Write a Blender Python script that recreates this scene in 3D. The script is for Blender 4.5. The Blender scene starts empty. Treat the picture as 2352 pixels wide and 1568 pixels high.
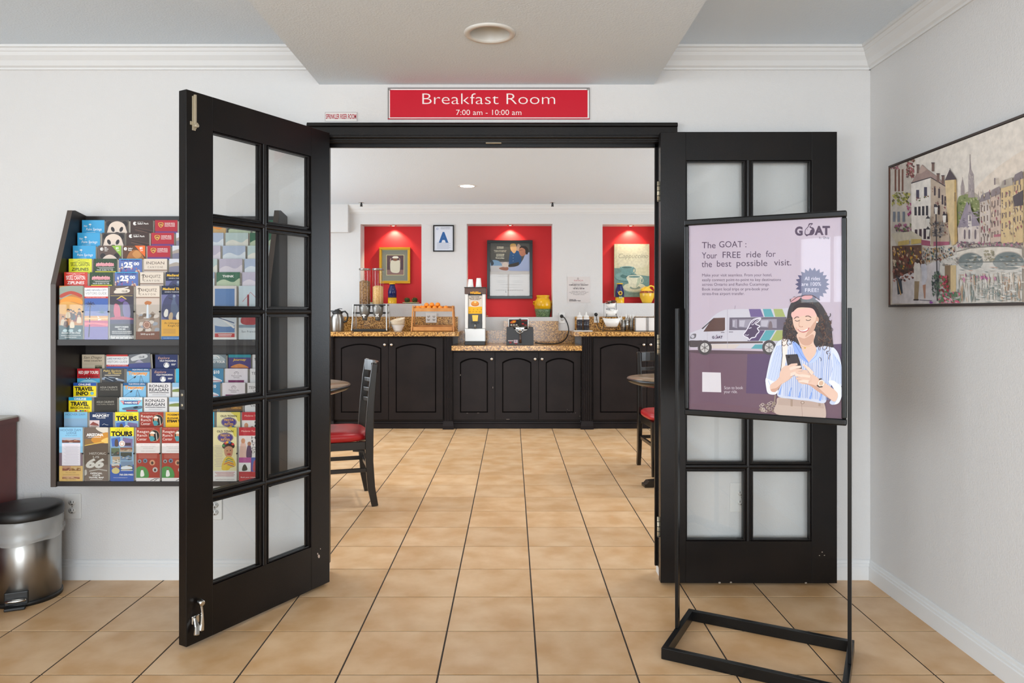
import bpy, bmesh, math, random
from mathutils import Matrix, Vector
random.seed(7)
C = bpy.context.scene.collection
SC = bpy.context.scene
PI = math.pi

# ---------------------------------------------------------------- camera, world, lights, exposure
CAMH = 1.208
FPX, CXP, HYP = 1664.0, 1176.0, 716.7          # focal length and horizon of the 2352 x 1568 frame
cam_d = bpy.data.cameras.new('camera'); cam = bpy.data.objects.new('camera', cam_d); C.objects.link(cam)
cam.location = (0, 0, CAMH); cam.rotation_euler = (PI/2, 0, 0)
cam_d.sensor_width = 36.0; cam_d.lens = 36.0*FPX/2352.0
cam_d.shift_y = -(784.0-HYP)/2352.0
cam_d.clip_start = 0.02; cam_d.clip_end = 60
SC.camera = cam

world = bpy.data.worlds.new('sky'); SC.world = world; world.use_nodes = True
wn = world.node_tree.nodes; wl = world.node_tree.links
wn['Background'].inputs[0].default_value = (0.75, 0.86, 1.0, 1); wn['Background'].inputs[1].default_value = 1.2

def area(name, loc, rot, sx, sy, power, col=(1, 1, 1), spread=PI):
    d = bpy.data.lights.new(name, 'AREA'); d.shape = 'RECTANGLE'; d.size = sx; d.size_y = sy
    d.energy = power; d.color = col; d.spread = spread
    o = bpy.data.objects.new(name, d); C.objects.link(o); o.location = loc; o.rotation_euler = rot
    return o
# daylight entering through the lobby windows behind the camera and on the left
DAY = (0.88, 0.95, 1.0)
area('daylight_rear_small', (-2.325, -3.02, 1.7), (PI/2, 0, 0), 0.8, 0.75, 3.2, DAY)
area('daylight_rear_wide', (-0.1, -3.02, 1.25), (PI/2, 0, 0), 2.9, 1.95, 96, DAY)
area('daylight_left', (-4.12, -0.6, 1.45), (PI/2, 0, -PI/2), 2.2, 1.7, 50, DAY)
# breakfast room: window on the left; right one added unseen for even light
area('daylight_breakfast_left', (-3.55, 5.6, 1.45), (PI/2, 0, -PI/2), 2.9, 1.6, 42, (0.86, 0.94, 1.0))
area('added_fill_breakfast_right', (3.55, 5.6, 1.45), (PI/2, 0, PI/2), 2.3, 1.4, 34, (0.86, 0.94, 1.0))
SC.view_settings.view_transform = 'Standard'; SC.view_settings.look = 'None'
SC.view_settings.gamma = 1.0; SC.view_settings.use_curve_mapping = False
SC.view_settings.exposure = 0.85
SC.cycles.max_bounces = 8; SC.cycles.transparent_max_bounces = 16
SC.cycles.sample_clamp_indirect = 6.0
SC.cycles.use_denoising = True
SC.cycles.caustics_reflective = False; SC.cycles.caustics_refractive = False

def X(px, Y): return (px-CXP)/FPX*Y
def Z(py, Y): return CAMH-(py-HYP)/FPX*Y

# ---------------------------------------------------------------- materials
def lin(c):
    c /= 255.0
    return c/12.92 if c <= 0.04045 else ((c+0.055)/1.055)**2.4
def rgb(h):
    if isinstance(h, str):
        h = h.lstrip('#'); h = tuple(int(h[i:i+2], 16) for i in (0, 2, 4))
    return tuple(lin(v) for v in h)+(1.0,)
MC = {}
def mat(name, color, rough=0.5, metal=0.0, bump=None, vary=None, spec=0.5, coat=0.0, emit=None, aniso=None, objvary=0.0):
    if name in MC: return MC[name]
    m = bpy.data.materials.new(name); m.use_nodes = True; nt = m.node_tree
    b = nt.nodes['Principled BSDF']; col = rgb(color)
    b.inputs['Base Color'].default_value = col
    b.inputs['Roughness'].default_value = rough; b.inputs['Metallic'].default_value = metal
    b.inputs['Specular IOR Level'].default_value = spec; b.inputs['Coat Weight'].default_value = coat
    tc = nt.nodes.new('ShaderNodeTexCoord')
    out = None
    if vary:   # (scale, second colour, amount, detail)
        n = nt.nodes.new('ShaderNodeTexNoise'); n.inputs['Scale'].default_value = vary[0]
        n.inputs['Detail'].default_value = vary[3] if len(vary) > 3 else 5
        r = nt.nodes.new('ShaderNodeMapRange'); r.inputs[1].default_value = 0.35; r.inputs[2].default_value = 0.65
        r.inputs[4].default_value = vary[2]
        mx = nt.nodes.new('ShaderNodeMix'); mx.data_type = 'RGBA'
        mx.inputs[6].default_value = col; mx.inputs[7].default_value = rgb(vary[1])
        nt.links.new(tc.outputs['Object'], n.inputs['Vector']); nt.links.new(n.outputs['Fac'], r.inputs[0])
        nt.links.new(r.outputs[0], mx.inputs[0]); out = mx.outputs[2]
        nt.links.new(out, b.inputs['Base Color'])
    if objvary:
        oi = nt.nodes.new('ShaderNodeObjectInfo')
        r = nt.nodes.new('ShaderNodeMapRange'); r.inputs[3].default_value = 1-objvary; r.inputs[4].default_value = 1+objvary
        nt.links.new(oi.outputs['Random'], r.inputs[0])
        if vary:
            n.noise_dimensions = '4D'; k4 = nt.nodes.new('ShaderNodeMath'); k4.operation = 'MULTIPLY'; k4.inputs[1].default_value = 60
            nt.links.new(oi.outputs['Random'], k4.inputs[0]); nt.links.new(k4.outputs[0], n.inputs['W'])
        hs = nt.nodes.new('ShaderNodeHueSaturation'); nt.links.new(r.outputs[0], hs.inputs['Value'])
        if out: nt.links.new(out, hs.inputs['Color'])
        else: hs.inputs['Color'].default_value = col
        nt.links.new(hs.outputs[0], b.inputs['Base Color'])
    if bump:   # (scale, strength, distance)
        n = nt.nodes.new('ShaderNodeTexNoise'); n.inputs['Scale'].default_value = bump[0]; n.inputs['Detail'].default_value = 3
        if aniso:
            mp = nt.nodes.new('ShaderNodeMapping'); mp.inputs['Scale'].default_value = aniso
            nt.links.new(tc.outputs['Object'], mp.inputs[0]); nt.links.new(mp.outputs[0], n.inputs['Vector'])
        else: nt.links.new(tc.outputs['Object'], n.inputs['Vector'])
        bp = nt.nodes.new('ShaderNodeBump'); bp.inputs['Strength'].default_value = bump[1]
        bp.inputs['Distance'].default_value = bump[2] if len(bump) > 2 else 0.002
        nt.links.new(n.outputs['Fac'], bp.inputs['Height']); nt.links.new(bp.outputs[0], b.inputs['Normal'])
    if emit:
        b.inputs['Emission Color'].default_value = rgb(emit[0]); b.inputs['Emission Strength'].default_value = emit[1]
    MC[name] = m
    return m
def glass(name, tint='#fdfefe', rough=0.0, ior=1.5):
    if name in MC: return MC[name]
    m = bpy.data.materials.new(name); m.use_nodes = True; nt = m.node_tree
    for n in list(nt.nodes): nt.nodes.remove(n)
    o = nt.nodes.new('ShaderNodeOutputMaterial'); mx = nt.nodes.new('ShaderNodeMixShader')
    t = nt.nodes.new('ShaderNodeBsdfTransparent'); t.inputs[0].default_value = rgb(tint)
    g = nt.nodes.new('ShaderNodeBsdfGlossy'); g.inputs['Roughness'].default_value = rough
    f0 = ((ior-1)/(ior+1))**2
    lw = nt.nodes.new('ShaderNodeLayerWeight'); pw = nt.nodes.new('ShaderNodeMath'); pw.operation = 'POWER'; pw.inputs[1].default_value = 5
    f = nt.nodes.new('ShaderNodeMath'); f.operation = 'MULTIPLY_ADD'; f.inputs[1].default_value = 1-f0; f.inputs[2].default_value = f0
    nt.links.new(lw.outputs['Facing'], pw.inputs[0]); nt.links.new(pw.outputs[0], f.inputs[0])
    nt.links.new(f.outputs[0], mx.inputs[0]); nt.links.new(t.outputs[0], mx.inputs[1]); nt.links.new(g.outputs[0], mx.inputs[2])
    nt.links.new(mx.outputs[0], o.inputs[0]); MC[name] = m
    return m
WALL = mat('wall_paint', '#d3d1cf', 0.75, bump=(150, 0.5, 0.003))
CEIL = mat('ceiling_paint', '#d8e2eb', 0.85, bump=(140, 0.5, 0.0032))
TRIMW = mat('white_trim_paint', '#d8d8d7', 0.5)
RED = mat('red_niche_paint', '#c91b21', 0.65, bump=(190, 0.3, 0.0015))
BLACKP = mat('black_door_paint', '#0a0808', 0.3, bump=(260, 0.32, 0.0008), vary=(6, '#120d0b', 1.0), spec=0.3)
BLACKG = mat('black_gloss_frame', '#08090a', 0.28, bump=(400, 0.1, 0.0004), spec=0.35)
ESP = mat('espresso_laminate', '#1d1716', 0.42, bump=(60, 0.1, 0.0005), aniso=(1, 1, 12))
ESPE = mat('espresso_lit_edge', '#4e443e', 0.45)
CAB = mat('dark_cabinet_paint', '#1e1716', 0.45, bump=(120, 0.15, 0.0006), vary=(5, '#171111', 1.0), spec=0.2)
CABG = mat('cabinet_groove_shade', '#080606', 0.9, spec=0.05)  # near-black stands in for the shade inside the door grooves
STEEL = mat('brushed_steel', '#a9a7a3', 0.34, 1.0, bump=(40, 0.25, 0.0006), aniso=(1.5, 1.5, 0.02))
STEEL.node_tree.nodes['Principled BSDF'].inputs['Anisotropic'].default_value = 0.8
STEEL.node_tree.nodes['Principled BSDF'].inputs['Anisotropic Rotation'].default_value = 0.25
CHROME = mat('polished_chrome', '#c9c8c4', 0.14, 1.0)
NICKEL = mat('satin_nickel', '#cfc6ba', 0.3, 1.0)
BRASS = mat('aged_ivory_metal', '#b3a78f', 0.4, 0.4)
PLASW = mat('white_plastic', '#dcdad6', 0.35)
PLASB = mat('black_plastic', '#141414', 0.42)
SLOT = mat('dark_slot', '#2a2a2a', 0.6)
GLASS = glass('clear_pane_glass')
ACRYL = glass('clear_acrylic', '#fafbfb', 0.02, 1.3)
CHERRY = mat('cherry_wood', '#6c3532', 0.4, vary=(3, '#592a28', 1.0), bump=(30, 0.1, 0.0005), aniso=(1, 1, 10))
VINYL = mat('red_vinyl', '#b01e24', 0.35, bump=(300, 0.15, 0.0006))
BWOOD = mat('black_lacquered_wood', '#16120f', 0.25)
LWOOD = mat('honey_bamboo', '#c98b4a', 0.45, vary=(14, '#b67636', 1.0), bump=(30, 0.1, 0.0005), aniso=(1, 1, 8))
TOPW = mat('brown_laminate_tabletop', '#8a7258', 0.25, vary=(8, '#7a624a', 1.0))
CERW = mat('white_ceramic', '#e4e1dc', 0.18)
def tile_material():
    m = mat('beige_ceramic_tile', '#dbb890', 0.36, spec=0.4, vary=(7, '#c0925f', 0.75, 9), bump=(14, 0.12, 0.0015), objvary=0.07)
    return m
TILE = tile_material()
GROUT = mat('dark_grout', '#3a3029', 0.85, bump=(300, 0.4, 0.0008))
def granite():
    m = bpy.data.materials.new('golden_granite'); m.use_nodes = True; nt = m.node_tree; b = nt.nodes['Principled BSDF']
    b.inputs['Roughness'].default_value = 0.18
    tc = nt.nodes.new('ShaderNodeTexCoord'); n = nt.nodes.new('ShaderNodeTexNoise'); n.inputs['Scale'].default_value = 75
    n.inputs['Detail'].default_value = 6; n.inputs['Roughness'].default_value = 0.7
    r = nt.nodes.new('ShaderNodeValToRGB'); e = r.color_ramp.elements
    e[0].position = 0.34; e[0].color = rgb('#1b120c'); e[1].position = 0.72; e[1].color = rgb('#e3c48c')
    for p, c in ((0.43, '#6b4522'), (0.5, '#b07f3e'), (0.58, '#cfa05a')):
        q = e.new(p); q.color = rgb(c)
    nt.links.new(tc.outputs['Object'], n.inputs['Vector']); nt.links.new(n.outputs['Fac'], r.inputs[0])
    nt.links.new(r.outputs[0], b.inputs['Base Color'])
    return m
GRAN = granite()

# ---------------------------------------------------------------- mesh builder
class MB:
    def __init__(s): s.v = []; s.f = []; s.m = []; s.sm = []; s.mats = []
    def mi(s, m):
        if m not in s.mats: s.mats.append(m)
        return s.mats.index(m)
    def add(s, vs, fs, m, smooth=False, M=None):
        o = len(s.v)
        for p in vs: s.v.append(tuple(M @ Vector(p)) if M is not None else tuple(p))
        k = s.mi(m)
        for f in fs: s.f.append(tuple(o+i for i in f)); s.m.append(k); s.sm.append(smooth)
        return s
    def box(s, x0, x1, y0, y1, z0, z1, m, M=None):
        if x0 > x1: x0, x1 = x1, x0
        if y0 > y1: y0, y1 = y1, y0
        if z0 > z1: z0, z1 = z1, z0
        return s.add([(x0, y0, z0), (x1, y0, z0), (x1, y1, z0), (x0, y1, z0), (x0, y0, z1), (x1, y0, z1), (x1, y1, z1), (x0, y1, z1)],
                     [(3, 2, 1, 0), (4, 5, 6, 7), (0, 1, 5, 4), (1, 2, 6, 5), (2, 3, 7, 6), (3, 0, 4, 7)], m, False, M)
    def lathe(s, prof, m, n=24, M=None, smooth=True, arc=2*PI, sx=1.0, sy=1.0, cap=True):
        vs = []; fs = []; k = len(prof); full = abs(arc-2*PI) < 1e-6; cnt = n if full else n+1
        for i in range(cnt):
            a = arc*i/n; ca, sa = math.cos(a)*sx, math.sin(a)*sy
            for r, z in prof: vs.append((r*ca, r*sa, z))
        for i in range(n):
            j = (i+1) % cnt
            for q in range(k-1):
                fs.append((i*k+q, j*k+q, j*k+q+1, i*k+q+1))
        if full and cap and prof[0][0] > 1e-5 and prof[-1][0] > 1e-5:
            if prof[0][0] > 1e-5: fs.append(tuple(i*k for i in reversed(range(n))))
            if prof[-1][0] > 1e-5: fs.append(tuple(i*k+k-1 for i in range(n)))
        return s.add(vs, fs, m, smooth, M)
    def cyl(s, p0, p1, r0, m, r1=None, n=16, smooth=True):
        p0 = Vector(p0); p1 = Vector(p1); d = p1-p0
        q = d.to_track_quat('Z', 'Y').to_matrix().to_4x4(); q.translation = p0
        return s.lathe([(r0, 0), (r0 if r1 is None else r1, d.length)], m, n, q, smooth)
    def tube(s, pts, r, m, n=8, closed=False):
        pts = [Vector(p) for p in pts]; vs = []; fs = []; N = len(pts); up = Vector((0.13, 0.21, 0.97))
        for i, p in enumerate(pts):
            a = pts[i-1] if (i > 0 or closed) else p; b = pts[(i+1) % N] if (i < N-1 or closed) else p
            t = (b-a).normalized(); u = t.cross(up).normalized(); w = u.cross(t)
            rr = r[i] if isinstance(r, (list, tuple)) else r
            for k in range(n):
                an = 2*PI*k/n; vs.append(p+u*rr*math.cos(an)+w*rr*math.sin(an))
        for i in range(N if closed else N-1):
            j = (i+1) % N
            for k in range(n): fs.append((i*n+k, j*n+k, j*n+(k+1) % n, i*n+(k+1) % n))
        if not closed: fs.append(tuple(range(n))); fs.append(tuple((N-1)*n+k for k in reversed(range(n))))
        return s.add(vs, fs, m, True)
    def sweep(s, pts, wx, wy, m, side=(1, 0, 0), M=None):
        """rectangular bar along pts; wx = width along side, wy = width along the third direction (numbers or lists)"""
        pts = [Vector(p) for p in pts]; vs = []; fs = []; N = len(pts); side = Vector(side)
        for i, p in enumerate(pts):
            a = pts[max(0, i-1)]; b = pts[min(N-1, i+1)]; t = (b-a).normalized()
            w = t.cross(side).normalized(); u = w.cross(t).normalized()
            hx = (wx[i] if isinstance(wx, (list, tuple)) else wx)/2; hy = (wy[i] if isinstance(wy, (list, tuple)) else wy)/2
            for cu, cw in ((-1, -1), (1, -1), (1, 1), (-1, 1)): vs.append(p+u*hx*cu+w*hy*cw)
        for i in range(N-1):
            for k in range(4): fs.append((i*4+k, i*4+(k+1) % 4, i*4+4+(k+1) % 4, i*4+4+k))
        fs.append((3, 2, 1, 0)); e = (N-1)*4; fs.append((e, e+1, e+2, e+3))
        return s.add(vs, fs, m, False, M)
    def prism(s, poly, a, b, m, axis='x', M=None, smooth=False):
        """extrude a 2D polygon between a and b along an axis; poly is (y,z) for x, (x,z) for y, (x,y) for z"""
        def P(p, t): return {'x': (t, p[0], p[1]), 'y': (p[0], t, p[1]), 'z': (p[0], p[1], t)}[axis]
        n = len(poly); vs = [P(p, a) for p in poly]+[P(p, b) for p in poly]
        fs = [(i, (i+1) % n, n+(i+1) % n, n+i) for i in range(n)]
        s.add(vs, fs, m, smooth, M); s.add(vs, [tuple(range(n)), tuple(reversed(range(n, 2*n)))], m, False, M)
        return s
def setp(o, label=None, cat=None, group=None, kind=None):
    if label: o['label'] = label
    if cat: o['category'] = cat
    if group: o['group'] = group
    if kind: o['kind'] = kind
    return o
def ob(name, mb, parent=None, loc=None, rot=None, bevel=0, seg=2, sub=0, recalc=True, **kw):
    me = bpy.data.meshes.new(name); me.from_pydata(mb.v, [], mb.f)
    for m in mb.mats: me.materials.append(m)
    me.polygons.foreach_set('material_index', mb.m); me.polygons.foreach_set('use_smooth', mb.sm)
    me.update()
    if recalc:
        bm = bmesh.new(); bm.from_mesh(me); bmesh.ops.recalc_face_normals(bm, faces=bm.faces); bm.to_mesh(me); bm.free()
    o = bpy.data.objects.new(name, me); C.objects.link(o)
    if parent: o.parent = parent
    if loc: o.location = loc
    if rot: o.rotation_euler = rot
    if bevel:
        b = o.modifiers.new('bevel', 'BEVEL'); b.width = bevel; b.segments = seg; b.limit_method = 'ANGLE'; b.angle_limit = math.radians(40)
        b.harden_normals = False
    if sub:
        b = o.modifiers.new('sub', 'SUBSURF'); b.levels = sub; b.render_levels = sub
    return setp(o, **kw)
def thing(name, label, cat, loc=(0, 0, 0), rz=0.0, group=None, kind=None):
    o = bpy.data.objects.new(name, None); C.objects.link(o); o.location = loc; o.rotation_euler = (0, 0, rz)
    o.empty_display_size = 0.05
    return setp(o, label, cat, group, kind)
def copy_tree(o, parent=None):
    c = o.copy(); C.objects.link(c); c.parent = parent
    for ch in [k for k in o.children]: copy_tree(ch, c)
    return c
def bx(name, x0, x1, y0, y1, z0, z1, m, parent=None, **kw):
    return ob(name, MB().box(x0, x1, y0, y1, z0, z1, m), parent, **kw)

# ---------------------------------------------------------------- flat print (lettering, posters): polygons in a plane facing -Y
TXT = {}
def text_geo(s, off=0.0, shear=0.0):
    key = (s, off, shear)
    if key in TXT: return TXT[key]
    cu = bpy.data.curves.new('t', 'FONT'); cu.body = s; cu.size = 1; cu.offset = off; cu.shear = shear; cu.resolution_u = 3
    o = bpy.data.objects.new('t', cu); C.objects.link(o)
    bpy.context.view_layer.update()
    me = bpy.data.meshes.new_from_object(o.evaluated_get(bpy.context.evaluated_depsgraph_get()))
    vs = [(v.co.x, v.co.y) for v in me.vertices]; fs = [tuple(p.vertices) for p in me.polygons]
    bpy.data.objects.remove(o); bpy.data.curves.remove(cu); bpy.data.meshes.remove(me)
    TXT[key] = (vs, fs)
    return TXT[key]
def pm(col, rough=0.45):
    if rough > 0.59:
        r_, g_, b_ = (int(col[i:i+2], 16) for i in (1, 3, 5))
        return mat('paint_'+col.strip('#'), col, rough, vary=(38, '#%02x%02x%02x' % tuple(int(v*0.86) for v in (r_, g_, b_)), 0.6, 8), bump=(220, 0.3, 0.0008))
    name = 'print_'+col.strip('#')+('' if rough == 0.45 else '_%d' % int(rough*100))
    return mat(name, col, rough, spec=0.25)
def smooth_pts(pts, k=5):
    n = len(pts); out = []
    for i in range(n):
        p0, p1, p2, p3 = pts[i-1], pts[i], pts[(i+1) % n], pts[(i+2) % n]
        for j in range(k):
            t = j/k; t2 = t*t; t3 = t2*t
            out.append(tuple(0.5*(2*p1[c]+(p2[c]-p0[c])*t+(2*p0[c]-5*p1[c]+4*p2[c]-p3[c])*t2+(3*p1[c]-p0[c]-3*p2[c]+p3[c])*t3) for c in (0, 1)))
    return out
class Print:
    """fn maps design coordinates to metres (x right, z up); polygons stack in thin layers"""
    def __init__(s, fn=None, dz=3e-5, rough=0.45): s.v = []; s.f = []; s.c = []; s.fn = fn or (lambda x, y: (x, y)); s.k = 1; s.dz = dz; s.r = rough
    def _add(s, pts, faces, col):
        o = len(s.v); y = -s.dz*s.k
        for p in pts:
            q = s.fn(*p); s.v.append((q[0], y, q[1]))
        for f in faces: s.f.append(tuple(o+i for i in f)); s.c.append(col)
        s.k += 1
    def poly(s, pts, col): s._add(pts, [tuple(range(len(pts)))], col)
    def blob(s, pts, col, k=5): s.poly(smooth_pts(pts, k), col)
    def rect(s, x0, y0, x1, y1, col): s.poly([(x0, y0), (x1, y0), (x1, y1), (x0, y1)], col)
    def ell(s, cx, cy, rx, ry, col, n=20, rot=0):
        s.poly([(cx+rx*math.cos(2*PI*i/n)*math.cos(rot)-ry*math.sin(2*PI*i/n)*math.sin(rot), cy+rx*math.cos(2*PI*i/n)*math.sin(rot)+ry*math.sin(2*PI*i/n)*math.cos(rot)) for i in range(n)], col)
    def ring(s, cx, cy, rx, ry, w, col, n=24, a0=0, a1=2*PI):
        pts = []; 
        for i in range(n+1):
            a = a0+(a1-a0)*i/n; pts += [(cx+rx*math.cos(a), cy+ry*math.sin(a)), (cx+(rx-w)*math.cos(a), cy+(ry-w)*math.sin(a))]
        s._add(pts, [(2*i, 2*i+2, 2*i+3, 2*i+1) for i in range(n)], col)
    def line(s, pts, w, col):
        vs = []; n = len(pts)
        for i, p in enumerate(pts):
            a = pts[max(0, i-1)]; b = pts[min(n-1, i+1)]; dx, dy = b[0]-a[0], b[1]-a[1]; L = math.hypot(dx, dy) or 1
            ww = w[i] if isinstance(w, (list, tuple)) else w
            nx, ny = -dy/L*ww/2, dx/L*ww/2; vs += [(p[0]+nx, p[1]+ny), (p[0]-nx, p[1]-ny)]
        s._add(vs, [(2*i, 2*i+2, 2*i+3, 2*i+1) for i in range(n-1)], col)
    def text(s, t, x, y, h, col, w=None, al='l', off=0.0, shear=0.0, up=1):
        """(x, y) baseline anchor, h capital height, w total width; up=-1 when the design's y axis points down"""
        vs, fs = text_geo(t, off, shear)
        if not vs: return
        xs = [v[0] for v in vs]; x0, x1 = min(xs), max(xs)
        hv = [v[1] for v in text_geo('H', 0.0, 0.0)[0]]; ch = max(hv)-min(hv)
        sy = h/ch; sx = (w/(x1-x0)) if w else sy
        W = (x1-x0)*sx; ox = {'l': 0, 'c': -W/2, 'r': -W}[al]
        s._add([(x+ox+(v[0]-x0)*sx, y+up*v[1]*sy) for v in vs], fs, col)
    def build(s, name, parent=None, loc=None, rot=None, **kw):
        me = bpy.data.meshes.new(name); me.from_pydata(s.v, [], s.f); cols = []
        for c in s.c:
            if c not in cols: cols.append(c)
        for c in cols: me.materials.append(pm(c, s.r) if isinstance(c, str) else c)
        me.polygons.foreach_set('material_index', [cols.index(c) for c in s.c]); me.update()
        o = bpy.data.objects.new(name, me); C.objects.link(o)
        if parent: o.parent = parent
        if loc: o.location = loc
        if rot: o.rotation_euler = rot
        return setp(o, **kw)

# ================================================================ the setting
YW, YB = 3.28, 3.38            # faces of the wall between lobby and breakfast room
XR, XL, YR = 1.622, -4.1, -3.0
CZ = 2.395
YK = 8.05                      # rear wall of the breakfast room
OX0, OX1, OZ = -0.85, 0.672, 2.0

def holed(mb, x0, x1, z0, z1, y0, y1, holes, m):
    """wall slab in the XZ plane with rectangular openings (hx0,hx1,hz0,hz1)"""
    xs = sorted({x0, x1}|{h[0] for h in holes}|{h[1] for h in holes}); zs = sorted({z0, z1}|{h[2] for h in holes}|{h[3] for h in holes})
    for a, b in zip(xs, xs[1:]):
        run = None
        for c, d in zip(zs, zs[1:]):
            mx, mz = (a+b)/2, (c+d)/2
            if any(h[0] < mx < h[1] and h[2] < mz < h[3] for h in holes): 
                if run: mb.box(a, b, y0, y1, run[0], run[1], m); run = None
            else: run = [run[0] if run else c, d]
        if run: mb.box(a, b, y0, y1, run[0], run[1], m)
    return mb
ob('wall_front', holed(MB(), XL, 3.6, 0, CZ, YW, YB, [(OX0, OX1, 0, OZ)], WALL), kind='structure', recalc=False)
bx('wall_right', XR, XR+0.1, YR, YW, 0, CZ, WALL, kind='structure')
LW = [(-1.75, 0.55, 0.55, 2.35)]
ob('wall_left', holed(MB(), YR, YW, 0, CZ, -0.1, 0, LW, WALL), kind='structure', loc=(XL-0.1, 0, 0), rot=(0, 0, PI/2), recalc=False)
RW = [(-2.78, -1.87, 1.28, 2.12), (-1.6, 1.4, 0.2, 2.28)]
ob('wall_rear', holed(MB(), XL, XR+0.1, 0, CZ, YR-0.1, YR, RW, WALL), kind='structure', recalc=False)
def window(n, hole, parent_loc, rot=0.0):
    w = thing('window_%d' % n, ('small white framed window in the rear lobby wall', 'wide white framed storefront window in the rear lobby wall', 'white framed window in the left lobby wall')[n-1], 'window', parent_loc, rot, kind='structure')
    x0, x1, z0, z1 = hole; f = 0.045
    for a in ((x0, x0+f, z0, z1), (x1-f, x1, z0, z1), (x0+f, x1-f, z0, z0+f), (x0+f, x1-f, z1-f, z1), ((x0+x1)/2-0.02, (x0+x1)/2+0.02, z0+f, z1-f)):
        bx('window_frame', a[0], a[1], -0.03, 0.03, a[2], a[3], TRIMW, w)
for i, h in enumerate(RW): window(i+1, h, (0, YR-0.045, 0))
window(3, LW[0], (XL-0.045, 0, 0), PI/2)
# breakfast room shell, with the three red niches in the rear wall
NY = YK+0.21
N = [(X(828, YK), X(968, YK), Z(697, YK), Z(515, YK)), (X(1072, YK), X(1269, YK), Z(728, YK), Z(514, YK)), (X(1384, YK), X(1524, YK), Z(696, YK), Z(515, YK))]
wb = ob('wall_back', holed(MB(), -3.6, 3.6, 0, CZ, YK, YK+0.1, N, WALL), kind='structure', recalc=False)
for (a, b, c, d) in N:
    m = MB(); t = 0.02
    m.box(a-t, a, YK+0.1, NY, c, d, WALL); m.box(b, b+t, YK+0.1, NY, c, d, WALL); m.box(a-t, b+t, YK+0.1, NY, c-t, c, WALL); m.box(a-t, b+t, YK+0.1, NY, d, d+t, WALL)
    ob('niche_reveal', m, wb, recalc=False)
    bx('niche_panel', a-t, b+t, NY, NY+0.02, c-t, d+t, RED, wb)
for s in (-1, 1):
    h = (4.1, 7.1, 0.55, 2.2) if s < 0 else (4.4, 6.8, 0.65, 2.1)
    m = holed(MB(), YB, YK+0.1, 0, CZ, -0.05, 0.05, [h], WALL)
    ob('wall_side_%s' % ('west' if s < 0 else 'east'), m, loc=(s*3.55, 0, 0), rot=(0, 0, PI/2), kind='structure', recalc=False)
bx('trim_bulkhead', -3.5, X(799, YK-0.08), YK-0.08, YK, Z(533, YK-0.08), CZ, WALL, kind='structure')

# ceiling and soffit
SX0, SX1, SZ = -0.872, 0.642, 2.238
cm = MB(); cm.box(XL, XR+0.1, YR, YW, CZ, CZ+0.05, CEIL); cm.box(-3.6, 3.6, YW, YK+0.1, CZ, CZ+0.05, CEIL)
ob('ceiling', cm, kind='structure', recalc=False)
def plate_hole(mb, x0, x1, y0, y1, z, cx, cy, r, m, n=32):
    a = r*1.25
    for q in ((x0, cx-a, y0, y1), (cx+a, x1, y0, y1), (cx-a, cx+a, y0, cy-a), (cx-a, cx+a, cy+a, y1)):
        mb.add([(q[0], q[2], z), (q[1], q[2], z), (q[1], q[3], z), (q[0], q[3], z)], [(3, 2, 1, 0)], m)
    vs = []
    for i in range(n):
        t = 2*PI*i/n; c, s = math.cos(t), math.sin(t); k = a/max(abs(c), abs(s)); vs += [(cx+c*r, cy+s*r, z), (cx+c*k, cy+s*k, z)]
    mb.add(vs, [(2*i, 2*((i+1) % n), 2*((i+1) % n)+1, 2*i+1) for i in range(n)], m)
DLX, DLY = X(1125, 2.675), 2.675
sm = MB(); plate_hole(sm, SX0, SX1, YR, YW, SZ, DLX, DLY, 0.074, CEIL)
sm.add([(SX0, YR, SZ), (SX0, YW, SZ), (SX0, YW, CZ), (SX0, YR, CZ)], [(0, 1, 2, 3)], CEIL)
sm.add([(SX1, YR, SZ), (SX1, YW, SZ), (SX1, YW, CZ), (SX1, YR, CZ)], [(3, 2, 1, 0)], CEIL)
ob('ceiling_soffit', sm, kind='structure', recalc=False)
dl = thing('recessed_downlight', 'unlit round white recessed downlight in the dropped soffit above the doorway', 'light', (DLX, DLY, SZ))
ob('trim_ring', MB().lathe([(0.072, 0.0), (0.075, -0.006), (0.09, -0.007), (0.096, -0.002), (0.096, 0.0)], mat('downlight_trim', '#d0cec8', 0.4), 40, cap=False), dl)
ob('baffle', MB().lathe([(0.073, -0.003), (0.066, 0.03), (0.06, 0.055), (0.05, 0.075)], mat('downlight_baffle', '#c9c7c1', 0.35), 40, cap=False), dl, recalc=False)
ob('lamp_lens', MB().lathe([(0.0, 0.068), (0.03, 0.069), (0.051, 0.075)], mat('downlight_lens', '#bfbdb8', 0.3), 32), dl, recalc=False)

# crown mouldings and baseboards
CR = [(0, -0.092), (-0.008, -0.092), (-0.010, -0.084), (-0.020, -0.078), (-0.030, -0.058), (-0.046, -0.040), (-0.052, -0.026), (-0.056, -0.024), (-0.062, -0.012), (-0.070, -0.010), (-0.072, 0.0), (0, 0)]
def crown_x(name, x0, x1, y, z): return ob(name, MB().prism([(y+p[0], z+p[1]) for p in CR], x0, x1, TRIMW, 'x'), kind='structure')
def crown_y(name, y0, y1, x, z, s): return ob(name, MB().prism([(x+s*p[0], z+p[1]) for p in CR], y0, y1, TRIMW, 'y'), kind='structure')
crown_x('trim_1', XL, SX0, YW, CZ); crown_x('trim_2', SX1, XR, YW, CZ); crown_y('trim_3', YR, YW, XR, CZ, 1)
crown_x('trim_4', X(799, YK-0.08), 3.5, YK, CZ)
BR = [(0, 0), (-0.014, 0), (-0.014, 0.060), (-0.011, 0.064), (-0.011, 0.072), (-0.007, 0.076), (-0.006, 0.086), (-0.002, 0.090), (0, 0.090)]
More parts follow.
